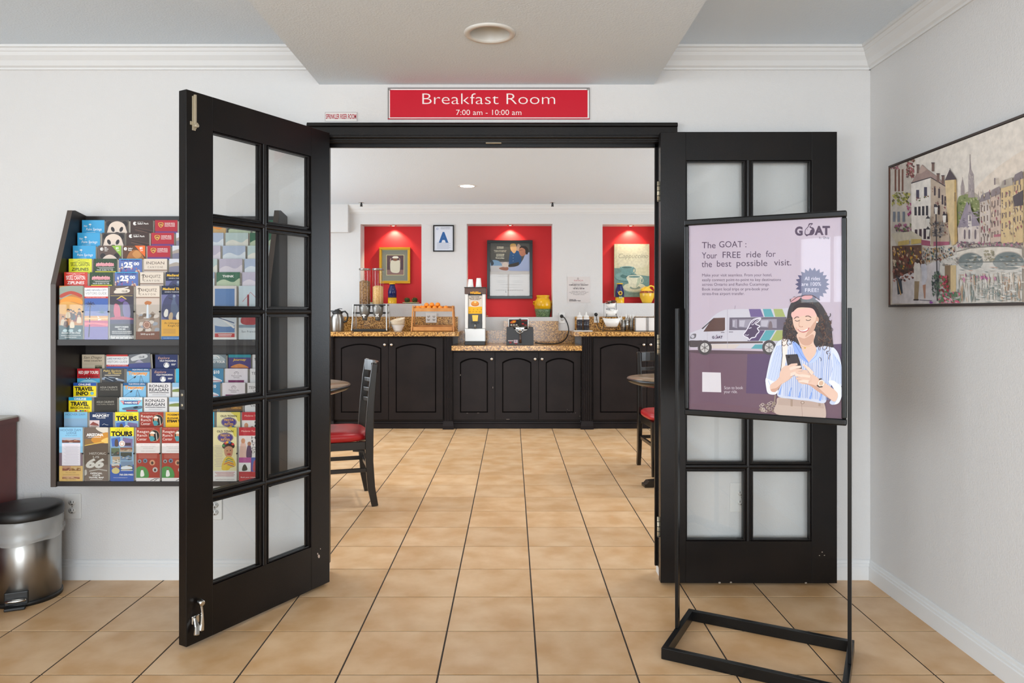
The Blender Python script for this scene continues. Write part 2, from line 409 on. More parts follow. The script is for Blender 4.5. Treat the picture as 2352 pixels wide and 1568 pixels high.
for n, a, b in (('baseboard_left', XL, OX0-0.085), ('baseboard_middle', OX1+0.085, XR)):
    ob(n, MB().prism([(YW+p[0], p[1]) for p in BR], a, b, TRIMW, 'x'), kind='structure')
ob('baseboard_right', MB().prism([(XR+p[0], p[1]) for p in BR], YR, YW, TRIMW, 'y'), kind='structure')

# door casing with stepped profile, jambs and stop
cs = thing('door_frame', 'glossy black stepped casing around the double doorway', 'door frame', ((OX0+OX1)/2, YW, 0), kind='structure')
K = (OX0+OX1)/2
PR = [(0, 0), (-0.020, 0), (-0.020, 0.006), (-0.030, 0.010), (-0.030, 0.018), (-0.022, 0.022), (-0.022, 0.058), (-0.030, 0.062), (-0.030, 0.070), (-0.024, 0.078), (0, 0.078)]
def casing_bar(pts_fn, a, b, axis): return MB().prism([pts_fn(p) for p in PR], a, b, BLACKP, axis)
ob('head_casing', casing_bar(lambda p: (p[0], OZ-0.018+p[1]), OX0-0.072-K, OX1+0.072-K, 'x'), cs)
for s, xx in ((-1, OX0+0.006), (1, OX1-0.006)):
    ob('side_casing', MB().prism([(xx-K+s*p[1], p[0]) for p in PR], 0.0, OZ-0.0, BLACKP, 'z'), cs)
bx('jamb', OX0-K, OX0-K+0.004, 0.0, YB-YW, 0.045, OZ, BLACKP, cs); bx('jamb', OX1-K-0.004, OX1-K, 0.0, YB-YW, 0.045, OZ, BLACKP, cs)
bx('head_jamb', OX0-K, OX1-K, 0.0, YB-YW, OZ-0.022, OZ, BLACKP, cs)
bx('door_stop', OX0-K, OX1-K, 0.045, 0.06, OZ-0.036, OZ-0.022, BLACKP, cs)
bx('door_stop', OX1-K-0.016, OX1-K-0.004, 0.045, 0.06, 0.045, OZ-0.022, BLACKP, cs)
bx('strike_plate', -0.03, 0.04, 0.012, 0.03, OZ-0.0235, OZ-0.022, BRASS, cs)

# floor: every tile in view is a piece, the rest joined
GX, GY, TS = 0.085, 2.415, 0.3311
fl = bx('floor', XL, 3.6, YR, YK, -0.06, -0.0018, GROUT, kind='structure')
def tile_mesh(w, d):
    g = 0.0031; c = 0.0006; z0, z1 = -0.0018, 0.0
    x0, x1, y0, y1 = g, w-g, g, d-g
    v = [(x0, y0, z0), (x1, y0, z0), (x1, y1, z0), (x0, y1, z0), (x0, y0, z1-c), (x1, y0, z1-c), (x1, y1, z1-c), (x0, y1, z1-c), (x0+c, y0+c, z1), (x1-c, y0+c, z1), (x1-c, y1-c, z1), (x0+c, y1-c, z1)]
    f = [(8, 9, 10, 11)]
    for i in range(4): j = (i+1) % 4; f += [(i, j, 4+j, 4+i), (4+i, 4+j, 8+j, 8+i)]
    return v, f
TM = {}
rest = MB()
for i in range(-13, 11):
    for j in range(-17, 18):
        x0, y0 = GX+TS*i, GY+TS*j; x1, y1 = x0+TS, y0+TS
        lim = XR if y1 < YW+0.2 else 3.5
        x1 = min(x1, lim); xa = max(x0, -3.5 if y0 > YW else XL); y1 = min(y1, YK-0.02); ya = max(y0, YR)
        if x1-xa < 0.03 or y1-ya < 0.03: continue
        yc = max(y1, 0.01)
        vis = y1 > 2.25 and max(abs(xa), abs(x1)) > 0 and (min(abs(xa), abs(x1)) < 0.72*yc)
        if y0 > YW: # seen only through the doorway
            vis = vis and x1/y0 > -0.275 and xa/y1 < 0.215 and y0 < 7.3
        if vis:
            key = (round(x1-xa, 3), round(y1-ya, 3))
            if key not in TM:
                v, f = tile_mesh(x1-xa, y1-ya); me = bpy.data.meshes.new('floor_tile'); me.from_pydata(v, [], f); me.materials.append(TILE); TM[key] = me
            o = bpy.data.objects.new('floor_tile', TM[key]); C.objects.link(o); o.parent = fl; o.location = (xa, ya, 0)
        else:
            v, f = tile_mesh(x1-xa, y1-ya); rest.add([(p[0]+xa, p[1]+ya, p[2]) for p in v], f, TILE)
ob('floor_tiling', rest, fl, kind='stuff', recalc=False)

# ================================================================ french doors
def leaf(name, label, loc, rz, W, hinge_right, bottom=0.012, top=2.004):
    d = thing(name, label, 'door', loc, rz, kind='structure')
    T = 0.042; sw = 0.112; tr = 0.125; br = 0.185; mw = 0.030; z0, z1 = bottom, top
    for a in (0, W-sw): bx('stile', a, a+sw, 0, T, z0, z1, BLACKP, d, bevel=0.002)
    bx('top_rail', sw, W-sw, 0.0005, T-0.0005, z1-tr, z1-0.0005, BLACKP, d)
    bx('bottom_rail', sw, W-sw, 0.0005, T-0.0005, z0+0.0005, z0+br, BLACKP, d)
    gx0, gx1, gz0, gz1 = sw, W-sw, z0+br, z1-tr; mid = (gx0+gx1)/2
    ph = (gz1-gz0-4*mw)/5
    def bar(nm, a, b, c, e, vert):
        m = MB()
        w = mw/2
        prof = [(-w, 0.012), (-w+0.004, 0.012), (-w+0.006, 0.006), (-0.006, 0.003), (0, 0.0015), (0.006, 0.003), (w-0.006, 0.006), (w-0.004, 0.012), (w, 0.012), (w, 0.030), (w-0.005, 0.038), (-w+0.005, 0.038), (-w, 0.030)]
        if vert: m.prism([((a+b)/2+p[0], p[1]) for p in prof], c, e, BLACKP, 'z')
        else: m.prism([(p[1], (c+e)/2+p[0]) for p in prof], a, b, BLACKP, 'x')
        ob(nm, m, d)
    bar('vertical_muntin', mid-mw/2, mid+mw/2, gz0, gz1, True)
    for k in range(1, 5):
        z = gz0+k*(ph+mw)-mw; bar('horizontal_muntin', gx0, gx1, z, z+mw, False)
    for k in range(5):
        za = gz0+k*(ph+mw); zb = za+ph
        for (a, b) in ((gx0, mid-mw/2), (mid+mw/2, gx1)):
            p = bx('glass_pane', a+0.001, b-0.001, 0.019, 0.022, za+0.001, zb-0.001, GLASS, d)
            m = MB(); q = 0.007
            for (e, f, g, h) in ((a, a+q, za, zb), (b-q, b, za, zb), (a+q, b-q, za, za+q), (a+q, b-q, zb-q, zb)):
                m.box(e, f, 0.007, 0.0188, g, h, BLACKP); m.box(e, f, 0.0222, 0.036, g, h, BLACKP)
            ob('glazing_bead', m, p, bevel=0.002)
    return d
ang = math.atan2(0.629, 0.353)
dL = leaf('door_1', 'open black french door leaf on the left, swung towards the lobby in front of the brochure rack', (-1.162, 2.585, 0), ang, 0.722, True)
dR = leaf('door_2', 'open black french door leaf on the right, folded back to the wall behind the poster stand', (X(1517, 3.203), 3.200, 0), math.radians(-0.3), 0.778, False)
b = MB(); b.box(0.022, 0.038, -0.006, 0, 1.868, 1.985, BRASS); b.box(0.026, 0.034, -0.012, -0.004, 1.875, 1.99, BRASS)
b.cyl((0.030, -0.022, 1.878), (0.030, -0.004, 1.878), 0.007, BRASS); b.box(0.014, 0.046, -0.004, 0, 1.880, 1.893, BRASS); b.box(0.022, 0.036, -0.004, 0, 1.862, 1.874, BRASS)
ob('surface_bolt', b, dL, bevel=0.001, label='ivory surface bolt at the top corner')
b = MB(); b.cyl((0.046, -0.03, 0.158), (0.046, -0.008, 0.163), 0.011, CHROME); b.sweep([(0.046, -0.018, 0.158), (0.047, -0.024, 0.12), (0.044, -0.028, 0.085), (0.040, -0.03, 0.062)], [0.009, 0.007, 0.012, 0.016], 0.010, CHROME)
b.sweep([(0.028, -0.004, 0.108), (0.029, -0.018, 0.08), (0.022, -0.026, 0.052)], [0.006, 0.02, 0.016], 0.014, CHROME); b.box(0.02, 0.05, -0.006, 0, 0.085, 0.115, CHROME)
ob('kick_down_stop', b, dL, bevel=0.003, label='polished kick-down door stop')
b = MB(); b.box(-0.0012, 0.0, 0.008, 0.034, 0.86, 0.93, SLOT); b.cyl((-0.003, 0.021, 0.875), (0, 0.021, 0.875), 0.005, BRASS); b.cyl((-0.003, 0.021, 0.912), (0, 0.021, 0.912), 0.005, BRASS)
ob('latch_plate', b, dL)
ch = Print(); cc = '#b7a79c'
for (x, z, r) in ((0.655, 0.145, 0.006), (0.648, 0.158, 0.003), (0.664, 0.175, 0.0022)): ch.ell(x, z, r, r*1.5, cc, 7, 0.4)
ch.build('paint_chips', dL, (0, -0.0002, 0))
ch = Print()
for (x, z, r) in ((0.700, 0.135, 0.003), (0.712, 0.150, 0.0035), (0.722, 0.136, 0.003), (0.26, 0.014, 0.006), (0.31, 0.016, 0.005), (0.64, 0.014, 0.005)): ch.ell(x, z, r, r*0.7, '#8e8478', 7)
ch.build('paint_chips', dR, (0, -0.0002, 0))
for z0 in (1.70, 1.02, 0.21):
    h = MB(); h.cyl((-0.006, 0.02, z0), (-0.006, 0.02, z0+0.088), 0.006, BRASS, n=10)
    for k in range(4): h.cyl((-0.006, 0.02, z0+0.022*k+0.001), (-0.006, 0.02, z0+0.022*k+0.004), 0.0068, SLOT, n=10)
    h.box(-0.006, 0.0005, 0.018, 0.022, z0, z0+0.088, BRASS); ob('hinge', h, dR)
bx('floor_threshold', X(1509, 3.4)-0.005, OX1+0.02, YW-0.022, YB+0.01, 0.0005, 0.008, mat('worn_threshold_block', '#7d7264', 0.7), kind='structure', label='small worn corner block at the foot of the right jamb')

# ================================================================ brochure rack on the lobby wall
RX0, RX1 = -1.942, -1.016
rack = thing('brochure_rack', 'dark wall-mounted brochure rack with stepped pockets, half hidden by the open left door', 'rack', ((RX0+RX1)/2, YW, 0.472))
RXc, RZc = (RX0+RX1)/2, 0.472
sp = [(3.05, 0.472), (3.05, 1.325), (3.165, 1.652), (3.185, 1.655), (YW-0.002, 1.640), (YW-0.002, 0.472)]
for a, b_ in ((RX0, RX0+0.022), (RX1-0.022, RX1)):
    m = MB().prism([(p[0]-YW, p[1]-RZc) for p in sp], a-RXc, b_-RXc, ESP, 'x')
    # front edge in a lighter colour, for the light that falls on it
    m.prism([(3.0485-YW, 0), (3.0485-YW, 1.3252-RZc), (3.1637-YW, 1.6525-RZc), (3.165-YW, 1.652-RZc), (3.05-YW, 1.325-RZc), (3.05-YW, 0)], a-RXc, b_-RXc, ESPE, 'x')
    ob('side_panel', m, rack)
def rb(name, x0, x1, y0, y1, z0, z1, m, **kw): return bx(name, x0-RXc, x1-RXc, y0-YW, y1-YW, z0-RZc, z1-RZc, m, rack, **kw)
ix0, ix1 = RX0+0.022, RX1-0.022
rb('back_panel', ix0, ix1, 3.262, 3.277, 0.472, 1.640, ESP)
SH = {0: 0.494, 1: 1.092}
rb('shelf', ix0, ix1, 3.055, 3.262, 0.474, SH[0], ESP); rb('shelf', ix0, ix1, 3.055, 3.262, 1.068, SH[1], ESP)
NC, PITCH, BW, BH, TZ, TY = 8, 0.1085, 0.0995, 0.227, 0.0596, 0.0315
for s in (0, 1):
    for t in range(1, 6):
        z = SH[s]+TZ*t; y = 3.066+TY*t
        rb('tier_step', ix0, ix1, y, 3.262, z-TZ, z-0.0005, ESP) if t == 5 else rb('tier_step', ix0, ix1, y, y+TY-0.0005, z-TZ*t, z-0.0005, ESP)
    g = rb('clear_guard', ix0, ix1, 3.057, 3.059, SH[s]+0.001, SH[s]+0.148, ACRYL, label='clear acrylic guard across the front pockets')
    for i in range(1, NC): ob('guard_peg', MB().cyl((ix0+PITCH*i-RXc, 3.0550-YW, SH[s]+0.118-RZc), (ix0+PITCH*i-RXc, 3.0569-YW, SH[s]+0.118-RZc), 0.0035, PLASB, n=10), rack)

W_ = '#f1ede8'
def stripes(P, x0, x1, y, n, col, h=1.1, gap=2.6, ragged=0):
    for k in range(n): P.rect(x0+(k % 3)*ragged, y-k*gap, x1-(k % 2)*ragged, y-k*gap+h, col)
def photo(P, x0, y0, x1, y1, sky, land, n=10, cols=('#6d5a4a', '#8c7a64', '#3f4a44'), seed=1):
    r = random.Random(seed); P.rect(x0, y0, x1, y1, sky); h = y1-y0; w = x1-x0
    P.poly([(x0, y0), (x1, y0), (x1, y0+h*.45), (x0+w*.7, y0+h*.62), (x0+w*.4, y0+h*.4), (x0, y0+h*.55)], land)
    for _ in range(n):
        a, b = r.uniform(x0, x1-w*.2), r.uniform(y0, y0+h*.5); P.blob([(a, b), (a+w*.18, b+h*.02), (a+w*.2, b+h*.09), (a+w*.04, b+h*.1)], r.choice(cols), 3)
def palm_guide(P):
    P.rect(0, 0, 100, 227, '#3da0d2'); P.rect(0, 0, 100, 120, '#2f8fc6'); P.text('Visit', 8, 197, 8, W_, 16, shear=.2); P.text('Palm Springs', 18, 181, 11, W_, 70, shear=.2)
    P.line([(36, 196), (36.8, 201), (36, 206)], 1, W_)
    for a in range(7): P.line([(36, 206), (36+6*math.cos(a*.52), 206+5*math.sin(a*.52)+.5)], 1.6, W_)
    P.rect(20, 172, 60, 173.5, '#bfe2f2')
def panda(P, top=0, small=False):
    P.rect(0, 0, 100, 227, '#4a403c'); cy = 188-top
    for sx in (-1, 1): P.ell(50+sx*34, cy+22, 13, 13, '#26201f')
    P.blob([(10, cy-40), (10, cy), (22, cy+24), (50, cy+34), (78, cy+24), (90, cy), (92, cy-40)], '#e0cdbd')
    for sx in (-1, 1): P.ell(50+sx*19, cy-2, 7.5, 12, '#30282a', 16, -sx*.45); P.ell(50+sx*18, cy, 2, 2, '#0c0c0c')
    P.blob([(42, cy-16), (50, cy-14), (58, cy-16), (52, cy-23), (48, cy-23)], '#4a3633'); P.line([(50, cy-22), (50, cy-27), (42, cy-31)], 1.4, '#6b5247')
def zoo5(P):
    P.rect(0, 0, 100, 227, '#5d4a42')
    P.poly([(58, 227), (100, 227), (100, 178)], '#8bb53c'); P.text('$5', 76, 212, 9, W_, off=.03); P.text('OFF', 80, 203, 5, W_, off=.02)
    P.ring(15, 212, 7, 7, 3, W_); P.ell(13, 212, 3, 4, W_); P.text('San', 27, 217, 5, W_, off=.02); P.text('Diego', 27, 210, 5, W_, off=.02); P.text('Zoo', 27, 203, 5, W_, off=.02)
    for sx in (-1, 1): P.ell(50+sx*30, 182, 12, 12, '#26201f')
    P.blob([(16, 140), (20, 172), (50, 188), (80, 172), (84, 140)], '#dcc8b8')
def safari(P):
    P.rect(0, 0, 100, 227, '#43302a')
    for k in range(9): P.poly([(20, 196-k*5), (100, 180-k*7), (100, 177-k*7), (20, 194-k*5)], ('#5e4338', '#35251f', '#7a5748')[k % 3])
    P.ring(19, 212, 8, 8, 3.4, W_, a0=.6, a1=5.8); P.ell(18, 212, 3.4, 4, W_); P.text('San Diego Zoo', 31, 217, 3, W_, 26); P.text('Safari Park', 31, 208, 7, W_, 50, off=.02)
def safari5(P):
    P.rect(0, 0, 100, 227, '#5a3a26'); P.blob([(10, 150), (30, 200), (70, 205), (95, 160), (90, 120), (20, 120)], '#a86a35'); P.blob([(40, 190), (60, 207), (80, 185), (60, 170)], '#c88a4c')
    P.poly([(50, 227), (96, 227), (96, 178)], '#ee6b25'); P.text('$5', 72, 212, 9, W_, off=.03); P.text('OFF', 74, 203, 5, W_, off=.02)
    P.ring(10, 213, 7, 7, 3, W_); P.ell(9, 213, 3, 3, W_); P.text('Safari', 22, 212, 6, W_, off=.02); P.text('Park', 22, 204, 6, W_, off=.02)
def studio_red(P):
    P.rect(0, 0, 100, 227, '#b02836'); P.rect(0, 0, 100, 176, '#4b5fa8'); P.rect(0, 172, 100, 178, '#7a3c74')
    P.blob([(15, 214), (26, 217), (37, 214), (36, 203), (26, 194), (16, 203)], '#e0b64a'); P.blob([(17.5, 212), (26, 215), (34.5, 212), (33.5, 204), (26, 197), (18.5, 204)], '#8c2430')
    P.text('WB', 26, 202, 8, '#e8c765', 13, 'c', .02)
    for t, y in (('WARNER BROS.', 211), ('STUDIO TOUR', 204.5), ('HOLLYWOOD', 198)): P.text(t, 43, y, 4.4, W_, 46, off=.015)
def zip_(bg):
    def f(P):
        ink = '#25261d' if bg != '#c93a2c' else W_
        P.rect(0, 0, 100, 227, bg); P.text('SKULL CANYON', 8, 195, 14, ink, 82, shear=-.1, off=.01); P.line([(14, 210), (34, 214), (44, 220), (52, 214), (66, 215), (84, 209)], 1.2, ink)
        P.line([(6, 211), (88, 211)], 1, ink); P.text('ZIPLINES', 12, 176, 12, ink, 74, off=.02, shear=.1); P.text('THE ULTIMATE ZIPLINE ADVENTURE', 8, 221, 2.2, ink, 80)
    return f
def cafe(P):
    P.rect(0, 0, 100, 227, '#2a4026'); r = random.Random(3)
    for _ in range(60): a, b = r.uniform(0, 96), r.uniform(170, 225); P.poly([(a, b), (a+4, b+1.5), (a+2, b+3.5)], r.choice(('#3c5a32', '#1d2f1c', '#4c6b3c')))
    [P.blob([(9+k*7, 196+(k*5) % 4), (12+k*7, 208+(k*3) % 5), (17+k*7, 205), (16+k*7, 195)], '#e8a0a8', 4) for k in range(11)]; P.line([(12, 199), (86, 201)], 2, '#b06a70'); P.rect(16, 189, 90, 190, W_); P.rect(24, 185, 84, 186.2, W_); P.text('YOUR GUIDE TO THE', 12, 176, 5, W_, 72, off=.02); P.rect(6, 168, 96, 173, '#d9cf3a')
def save25(P):
    P.rect(0, 0, 100, 227, '#5d71ad'); r = random.Random(5)
    for _ in range(26): a, b = r.uniform(0, 90), r.uniform(168, 190); P.ell(a, b, r.uniform(2, 6), r.uniform(3, 7), r.choice(('#8a5a8f', '#b46d5d', '#38477c', '#d2b9a8')), 9)
    P.text('WHALE WATCHING', 8, 217, 6, '#27346b', 84, off=.02); P.rect(0, 224, 100, 227, '#33a0cf'); P.text('$', 10, 197, 10, W_, off=.03); P.text('25', 22, 190, 21, W_, 38, off=.05); P.text('00', 64, 199, 12, W_, 24, off=.04)
def canyon(word):
    def f(P):
        P.rect(0, 0, 100, 227, '#d9cbbb'); P.text(word, 10, 203, 12, '#4d3b32', 78); P.text('C A N Y O N'+('S' if word == 'INDIAN' else ''), 16, 187, 8, '#5d4a40', 66)
        P.rect(0, 176, 100, 180, '#8c7060'); P.rect(0, 40, 100, 176, '#b9a596'); photo(P, 0, 30, 100, 174, '#c9b9ad', '#a48f80', 26, ('#8a7464', '#d6c8bd', '#75604f', '#9da0a8'), 8)
        if word != 'INDIAN': P.line([(13, 216), (13, 190)], 2, '#4d3b32'); P.line([(6, 213), (14, 218), (22, 213)], 2, '#4d3b32')
        P.blob([(36, 155), (48, 163), (66, 158), (60, 148), (44, 146)], '#b5703f'); P.poly([(46, 148), (53, 148), (54, 90), (44, 90)], '#dfe4ec')
        P.ell(46, 62, 17, 17, '#8d5a48'); P.ell(46, 62, 14, 14, '#d9b8a4'); P.ell(46, 62, 11, 11, '#a97a68'); P.rect(0, 0, 100, 34, '#7b5040'); P.text('SAVE up to $10', 20, 20, 6, W_, 58, off=.02)
    return f
def knight(P):
    P.rect(0, 0, 100, 227, '#1e2440'); P.text('Medieval Times', 5, 209, 10, '#e8b93a', 92, off=.03, shear=.1); P.text('DINNER & TOURNAMENT', 14, 199, 4, W_, 70)
    P.rect(0, 82, 100, 190, '#6a6b94'); P.blob([(5, 150), (30, 190), (70, 185), (95, 150), (90, 90), (10, 90)], '#454768')
    P.blob([(50, 185), (58, 178), (60, 160), (72, 130), (66, 100), (44, 100), (40, 140), (46, 165)], '#57627c'); P.ell(54, 184, 6, 6, '#8a93a6'); P.line([(30, 176), (48, 170)], 3, '#333333')
    for k, (x, y) in enumerate(((10, 110), (30, 96), (62, 98), (80, 112))): P.blob([(x, y), (x+8, y+18), (x+18, y+14), (x+16, y-10), (x+4, y-14)], ('#e3dcd2', '#b9a083')[k % 2])
    P.rect(0, 14, 100, 84, '#e0a63f'); P.text('An Unforgettable', 12, 66, 8, '#2b2118', 82); P.text('Knight Out', 28, 55, 8, '#2b2118', 56); stripes(P, 8, 60, 44, 8, '#b98a4a'); P.rect(0, 0, 100, 14, '#3a6ea8'); P.text('www.dinnertournament.com', 8, 5, 3, W_, 80)
def dinner(P):
    P.rect(0, 0, 100, 227, '#b8783c'); P.rect(0, 0, 100, 60, '#2c4a4e'); P.blob([(-2, 215), (30, 225), (102, 228), (102, 180), (60, 192), (0, 170)], '#8f9a8c')
    P.blob([(5, 190), (50, 205), (95, 190), (90, 178), (50, 192), (8, 176)], '#b2402c'); P.blob([(8, 168), (40, 182), (90, 172), (96, 150), (50, 160), (10, 150)], '#e0922f'); P.blob([(0, 150), (40, 160), (100, 140), (100, 110), (0, 110)], '#d9a04c')
    r = random.Random(2)
    for _ in range(9):
        x, y = r.uniform(8, 88), r.uniform(66, 120); P.blob([(x-9, y-24), (x-7, y-4), (x, y+2), (x+8, y-4), (x+9, y-24)], r.choice(('#5b3a2b', '#c9b49a', '#7a2d25', '#d8c3a4', '#39404a'))); P.ell(x, y+5, 4.4, 5.5, '#c8946f', 12); P.blob([(x-5, y+6), (x-3, y+13), (x+4, y+13), (x+6, y+6), (x, y+9)], '#2f221c')
    for _ in range(8): x = r.uniform(0, 90); P.blob([(x, 36), (x+6, 44), (x+14, 40), (x+10, 32)], '#9fb2b4')
    P.text('Secrets of the Deep', 10, 25, 8, W_, 80, shear=.3); P.text("WORLD'S MOST INTERACTIVE", 8, 15, 4, W_, 84); P.text('DINNER SHOW', 24, 7, 4.5, W_, 50)
def havasu(P):
    P.rect(0, 0, 100, 227, '#c3352f'); P.rect(0, 182, 100, 219, '#e9e6e4'); P.text('LAKE HAVASU CITY', 4, 205, 8, '#3f4f74', 90, off=.01); P.text('VISITORS GUIDE', 4, 190, 10, '#7e7c80', 90); P.rect(0, 174, 100, 182, '#c3352f'); P.text('HOME OF THE LONDON BRIDGE', 6, 177, 3, W_, 84)
    P.rect(0, 120, 100, 174, '#3e5ea6'); P.rect(0, 96, 100, 120, '#7b82b4'); P.rect(0, 78, 100, 100, '#d8a06a'); P.rect(0, 52, 100, 80, '#c45a7a'); P.rect(0, 0, 100, 54, '#7a6fa6')
    P.line([(18, 10), (22, 70), (24, 150)], [5, 4, 3], '#2c2436')
    for a in range(9): P.line([(24, 150), (24+17*math.cos(a*.7), 150+11*math.sin(a*.7)), (24+25*math.cos(a*.7), 142+11*math.sin(a*.7))], [3, 3, .5], '#28284a')
    for a in range(7): P.line([(74, 112), (74+26*math.cos(a*.5), 112+28*math.sin(a*.5))], [4, .5], '#4f6f86')
    P.poly([(56, 100), (72, 84), (58, 80)], '#f0e8e4'); P.rect(0, 86, 100, 92, '#e8c088'); P.blob([(0, 60), (40, 66), (100, 58), (100, 68), (0, 72)], '#e07f86')
def pianobar(P):
    P.rect(0, 0, 100, 227, '#3a3440'); P.rect(0, 190, 100, 227, '#5b4a42'); P.line([(24, 214), (60, 217), (78, 222)], 4, '#e3d8cc'); P.blob([(16, 200), (30, 212), (76, 214), (84, 204), (70, 197), (26, 195)], '#d8cdbf'); P.text('CLUB', 50, 201, 6.5, '#4b3c33', 24, off=.03)
    P.rect(2, 184, 96, 186, '#bfa75f'); P.poly([(26, 170), (49, 186), (72, 170), (66, 170), (49, 180), (32, 170)], '#d8b45a'); P.poly([(30, 168), (49, 158), (68, 168), (49, 175)], '#6a4a8f')
    P.blob([(20, 150), (40, 140), (44, 95), (30, 85), (16, 110)], '#c2506a'); P.blob([(58, 160), (80, 150), (86, 100), (66, 90), (54, 120)], '#6c5f8f'); P.blob([(0, 92), (50, 98), (100, 88), (98, 80), (0, 82)], '#b0455c'); P.rect(0, 66, 100, 84, '#3b3557')
    P.rect(0, 0, 100, 66, '#2a2730')
    for t, y, h, w in (("DESERT'S PREMIER", 50, 6, 58), ('PIANO BAR', 41, 6, 32), ('DANCING AND LIVE ENTERTAINMENT', 32, 4, 84), ('COCKTAILS, DINNER & NIGHTLY SHOWS', 25, 4, 84)): P.text(t, 50, y, h, W_, w, 'c', .01)
    P.rect(0, 4, 100, 17, W_)
    for k in range(16): P.rect(2+k*6.2, 8 if k % 3 else 5, 5+k*6.2, 17, '#2a2730')
def winec(P):
    P.rect(0, 0, 100, 227, '#cdbfa8'); P.text('San Diego', 6, 209, 11, '#4d463d', 82, shear=.35); P.text('WINE COUNTRY', 8, 196, 6, '#39342d', 82, off=.02); stripes(P, 4, 96, 188, 2, '#8d8170', .8, 6); photo(P, 58, 165, 90, 180, '#8e8b72', '#4b4a3a')
def darkair(P):
    P.rect(0, 0, 100, 227, '#6d7076'); P.blob([(16, 212), (60, 226), (86, 222), (84, 208), (40, 200), (18, 198)], '#c9cacb'); P.text('CLUB', 50, 209, 8, '#4b4c55', 24, off=.03, shear=.2); P.poly([(30, 190), (52, 202), (70, 188)], '#a8a3b3'); P.rect(0, 150, 100, 186, '#4a4f86')
def navy_explore(P):
    P.rect(0, 0, 100, 227, '#232f5f'); P.text('Explore', 12, 207, 10, '#d8a88c', 52, shear=.3); P.text('OLD PASADENA', 20, 196, 6.5, W_, 74, off=.02); P.ring(50, 180, 13, 12, 1.6, W_); P.blob([(41, 172), (46, 188), (55, 188), (60, 172)], W_); P.rect(72, 184, 92, 186, W_); P.rect(72, 180, 88, 182, W_)
def redjeep(P):
    P.rect(0, 0, 100, 227, '#4fa9cf'); P.rect(0, 184, 100, 227, '#b8262e'); P.text('RED JEEP TOURS', 6, 204, 12, W_, 88, off=.03); P.text('ADVENTURES OF FUN', 8, 188, 9, '#4a1416', 84, off=.02)
    for s in (-1, 1): P.ell(48+s*7, 184, 5, 5, '#26262a'); P.ell(48+s*7, 184, 3, 2.6, '#d8e4ea')
    P.blob([(10, 160), (30, 176), (66, 177), (92, 160)], '#9fd4e8')
def airmuseum(P):
    P.rect(0, 0, 100, 227, '#4d4a48'); P.text('Palm Springs', 6, 213, 8, '#d0b46a', 80, shear=.2, off=.02); P.text('Air Museum', 26, 203, 8, '#d0b46a', 60, shear=.2, off=.02); P.rect(12, 196, 80, 199, '#cfc4b0')
    P.blob([(0, 186), (40, 190), (98, 176), (96, 170), (40, 178), (0, 178)], '#8c97a8'); P.blob([(20, 192), (36, 186), (70, 182), (50, 168), (14, 176)], '#303844'); P.ell(66, 182, 6, 3, '#dfe4e8'); P.line([(10, 190), (50, 172)], 2, '#b9c0c8')
def tramway(P):
    P.rect(0, 0, 100, 227, '#7db6d8'); P.rect(0, 214, 100, 227, '#235a8c'); P.text('PALM SPRINGS AERIAL', 24, 219, 5, W_, 72, off=.02); P.text('Tramway', 6, 200, 14, '#f29a2e', 86, off=.04); P.rect(22, 197, 80, 199, W_)
    P.line([(4, 168), (36, 192), (60, 208)], 1.2, '#3d4a58'); P.line([(54, 160), (62, 198)], 2.4, '#61788c'); P.line([(76, 160), (62, 198)], 2.4, '#61788c'); P.line([(57, 172), (73, 172)], 1.6, '#61788c'); P.blob([(30, 188), (38, 194), (40, 190), (33, 184)], '#2e3742')
def travelinfo(P):
    P.rect(0, 0, 100, 227, '#f0d822'); P.rect(0, 213, 100, 227, '#2450a0'); P.text('ONLINE', 22, 216, 7.5, W_, 54, off=.03); P.text('TRAVEL', 6, 193, 15, '#20201c', 82, off=.05); P.text('INFO', 12, 173, 15, '#20201c', 54, off=.05); P.ell(82, 181, 7, 7, '#35a8c8'); P.text('i', 82, 177, 8, W_, None, 'c', .03); P.rect(0, 160, 100, 168, W_)
def travelbro(P):
    P.rect(0, 0, 100, 227, '#f0d822'); P.rect(0, 213, 100, 227, '#2fa3cf'); P.text('ONLINE', 24, 216, 7.5, W_, 52, off=.03); P.text('TRAVEL', 8, 191, 16, '#20201c', 78, off=.05); P.text('BROCHURES', 8, 177, 9.5, '#20201c', 84, off=.03)
    for k, c in enumerate(('#c8383a', W_, '#3559a8', '#2f8f4c', '#c8383a', '#e8a02e')): P.rect(28+k*10, 166, 36+k*10, 172, c)
def agua(P):
    P.rect(0, 0, 100, 227, '#322e28'); P.text('AGUA CALIENTE', 10, 203, 8, '#b9b3a6', 76); P.text('CULTURAL MUSEUM', 11, 194, 5, '#a39d90', 76)
def warbird(P):
    P.rect(0, 0, 100, 227, '#8fd0e2'); P.rect(0, 216, 100, 227, '#dfe6ea'); P.text('Palm Springs Air Museum', 10, 218, 5, '#3a4f78', 78, shear=.2); P.poly([(4, 212), (96, 212), (82, 196), (18, 196)], '#c8323c'); P.rect(8, 207, 92, 209, W_); P.rect(12, 202, 88, 204, W_); P.rect(20, 196, 80, 212, '#2a4488'); P.text('WARBIRD RIDES', 22, 200, 7.5, W_, 56, off=.04)
    P.blob([(14, 180), (50, 186), (96, 190), (96, 178), (60, 172), (20, 172)], '#5f7286'); P.blob([(60, 182), (74, 189), (82, 183), (70, 178)], '#2b3640'); P.rect(30, 166, 80, 172, '#c8323c')
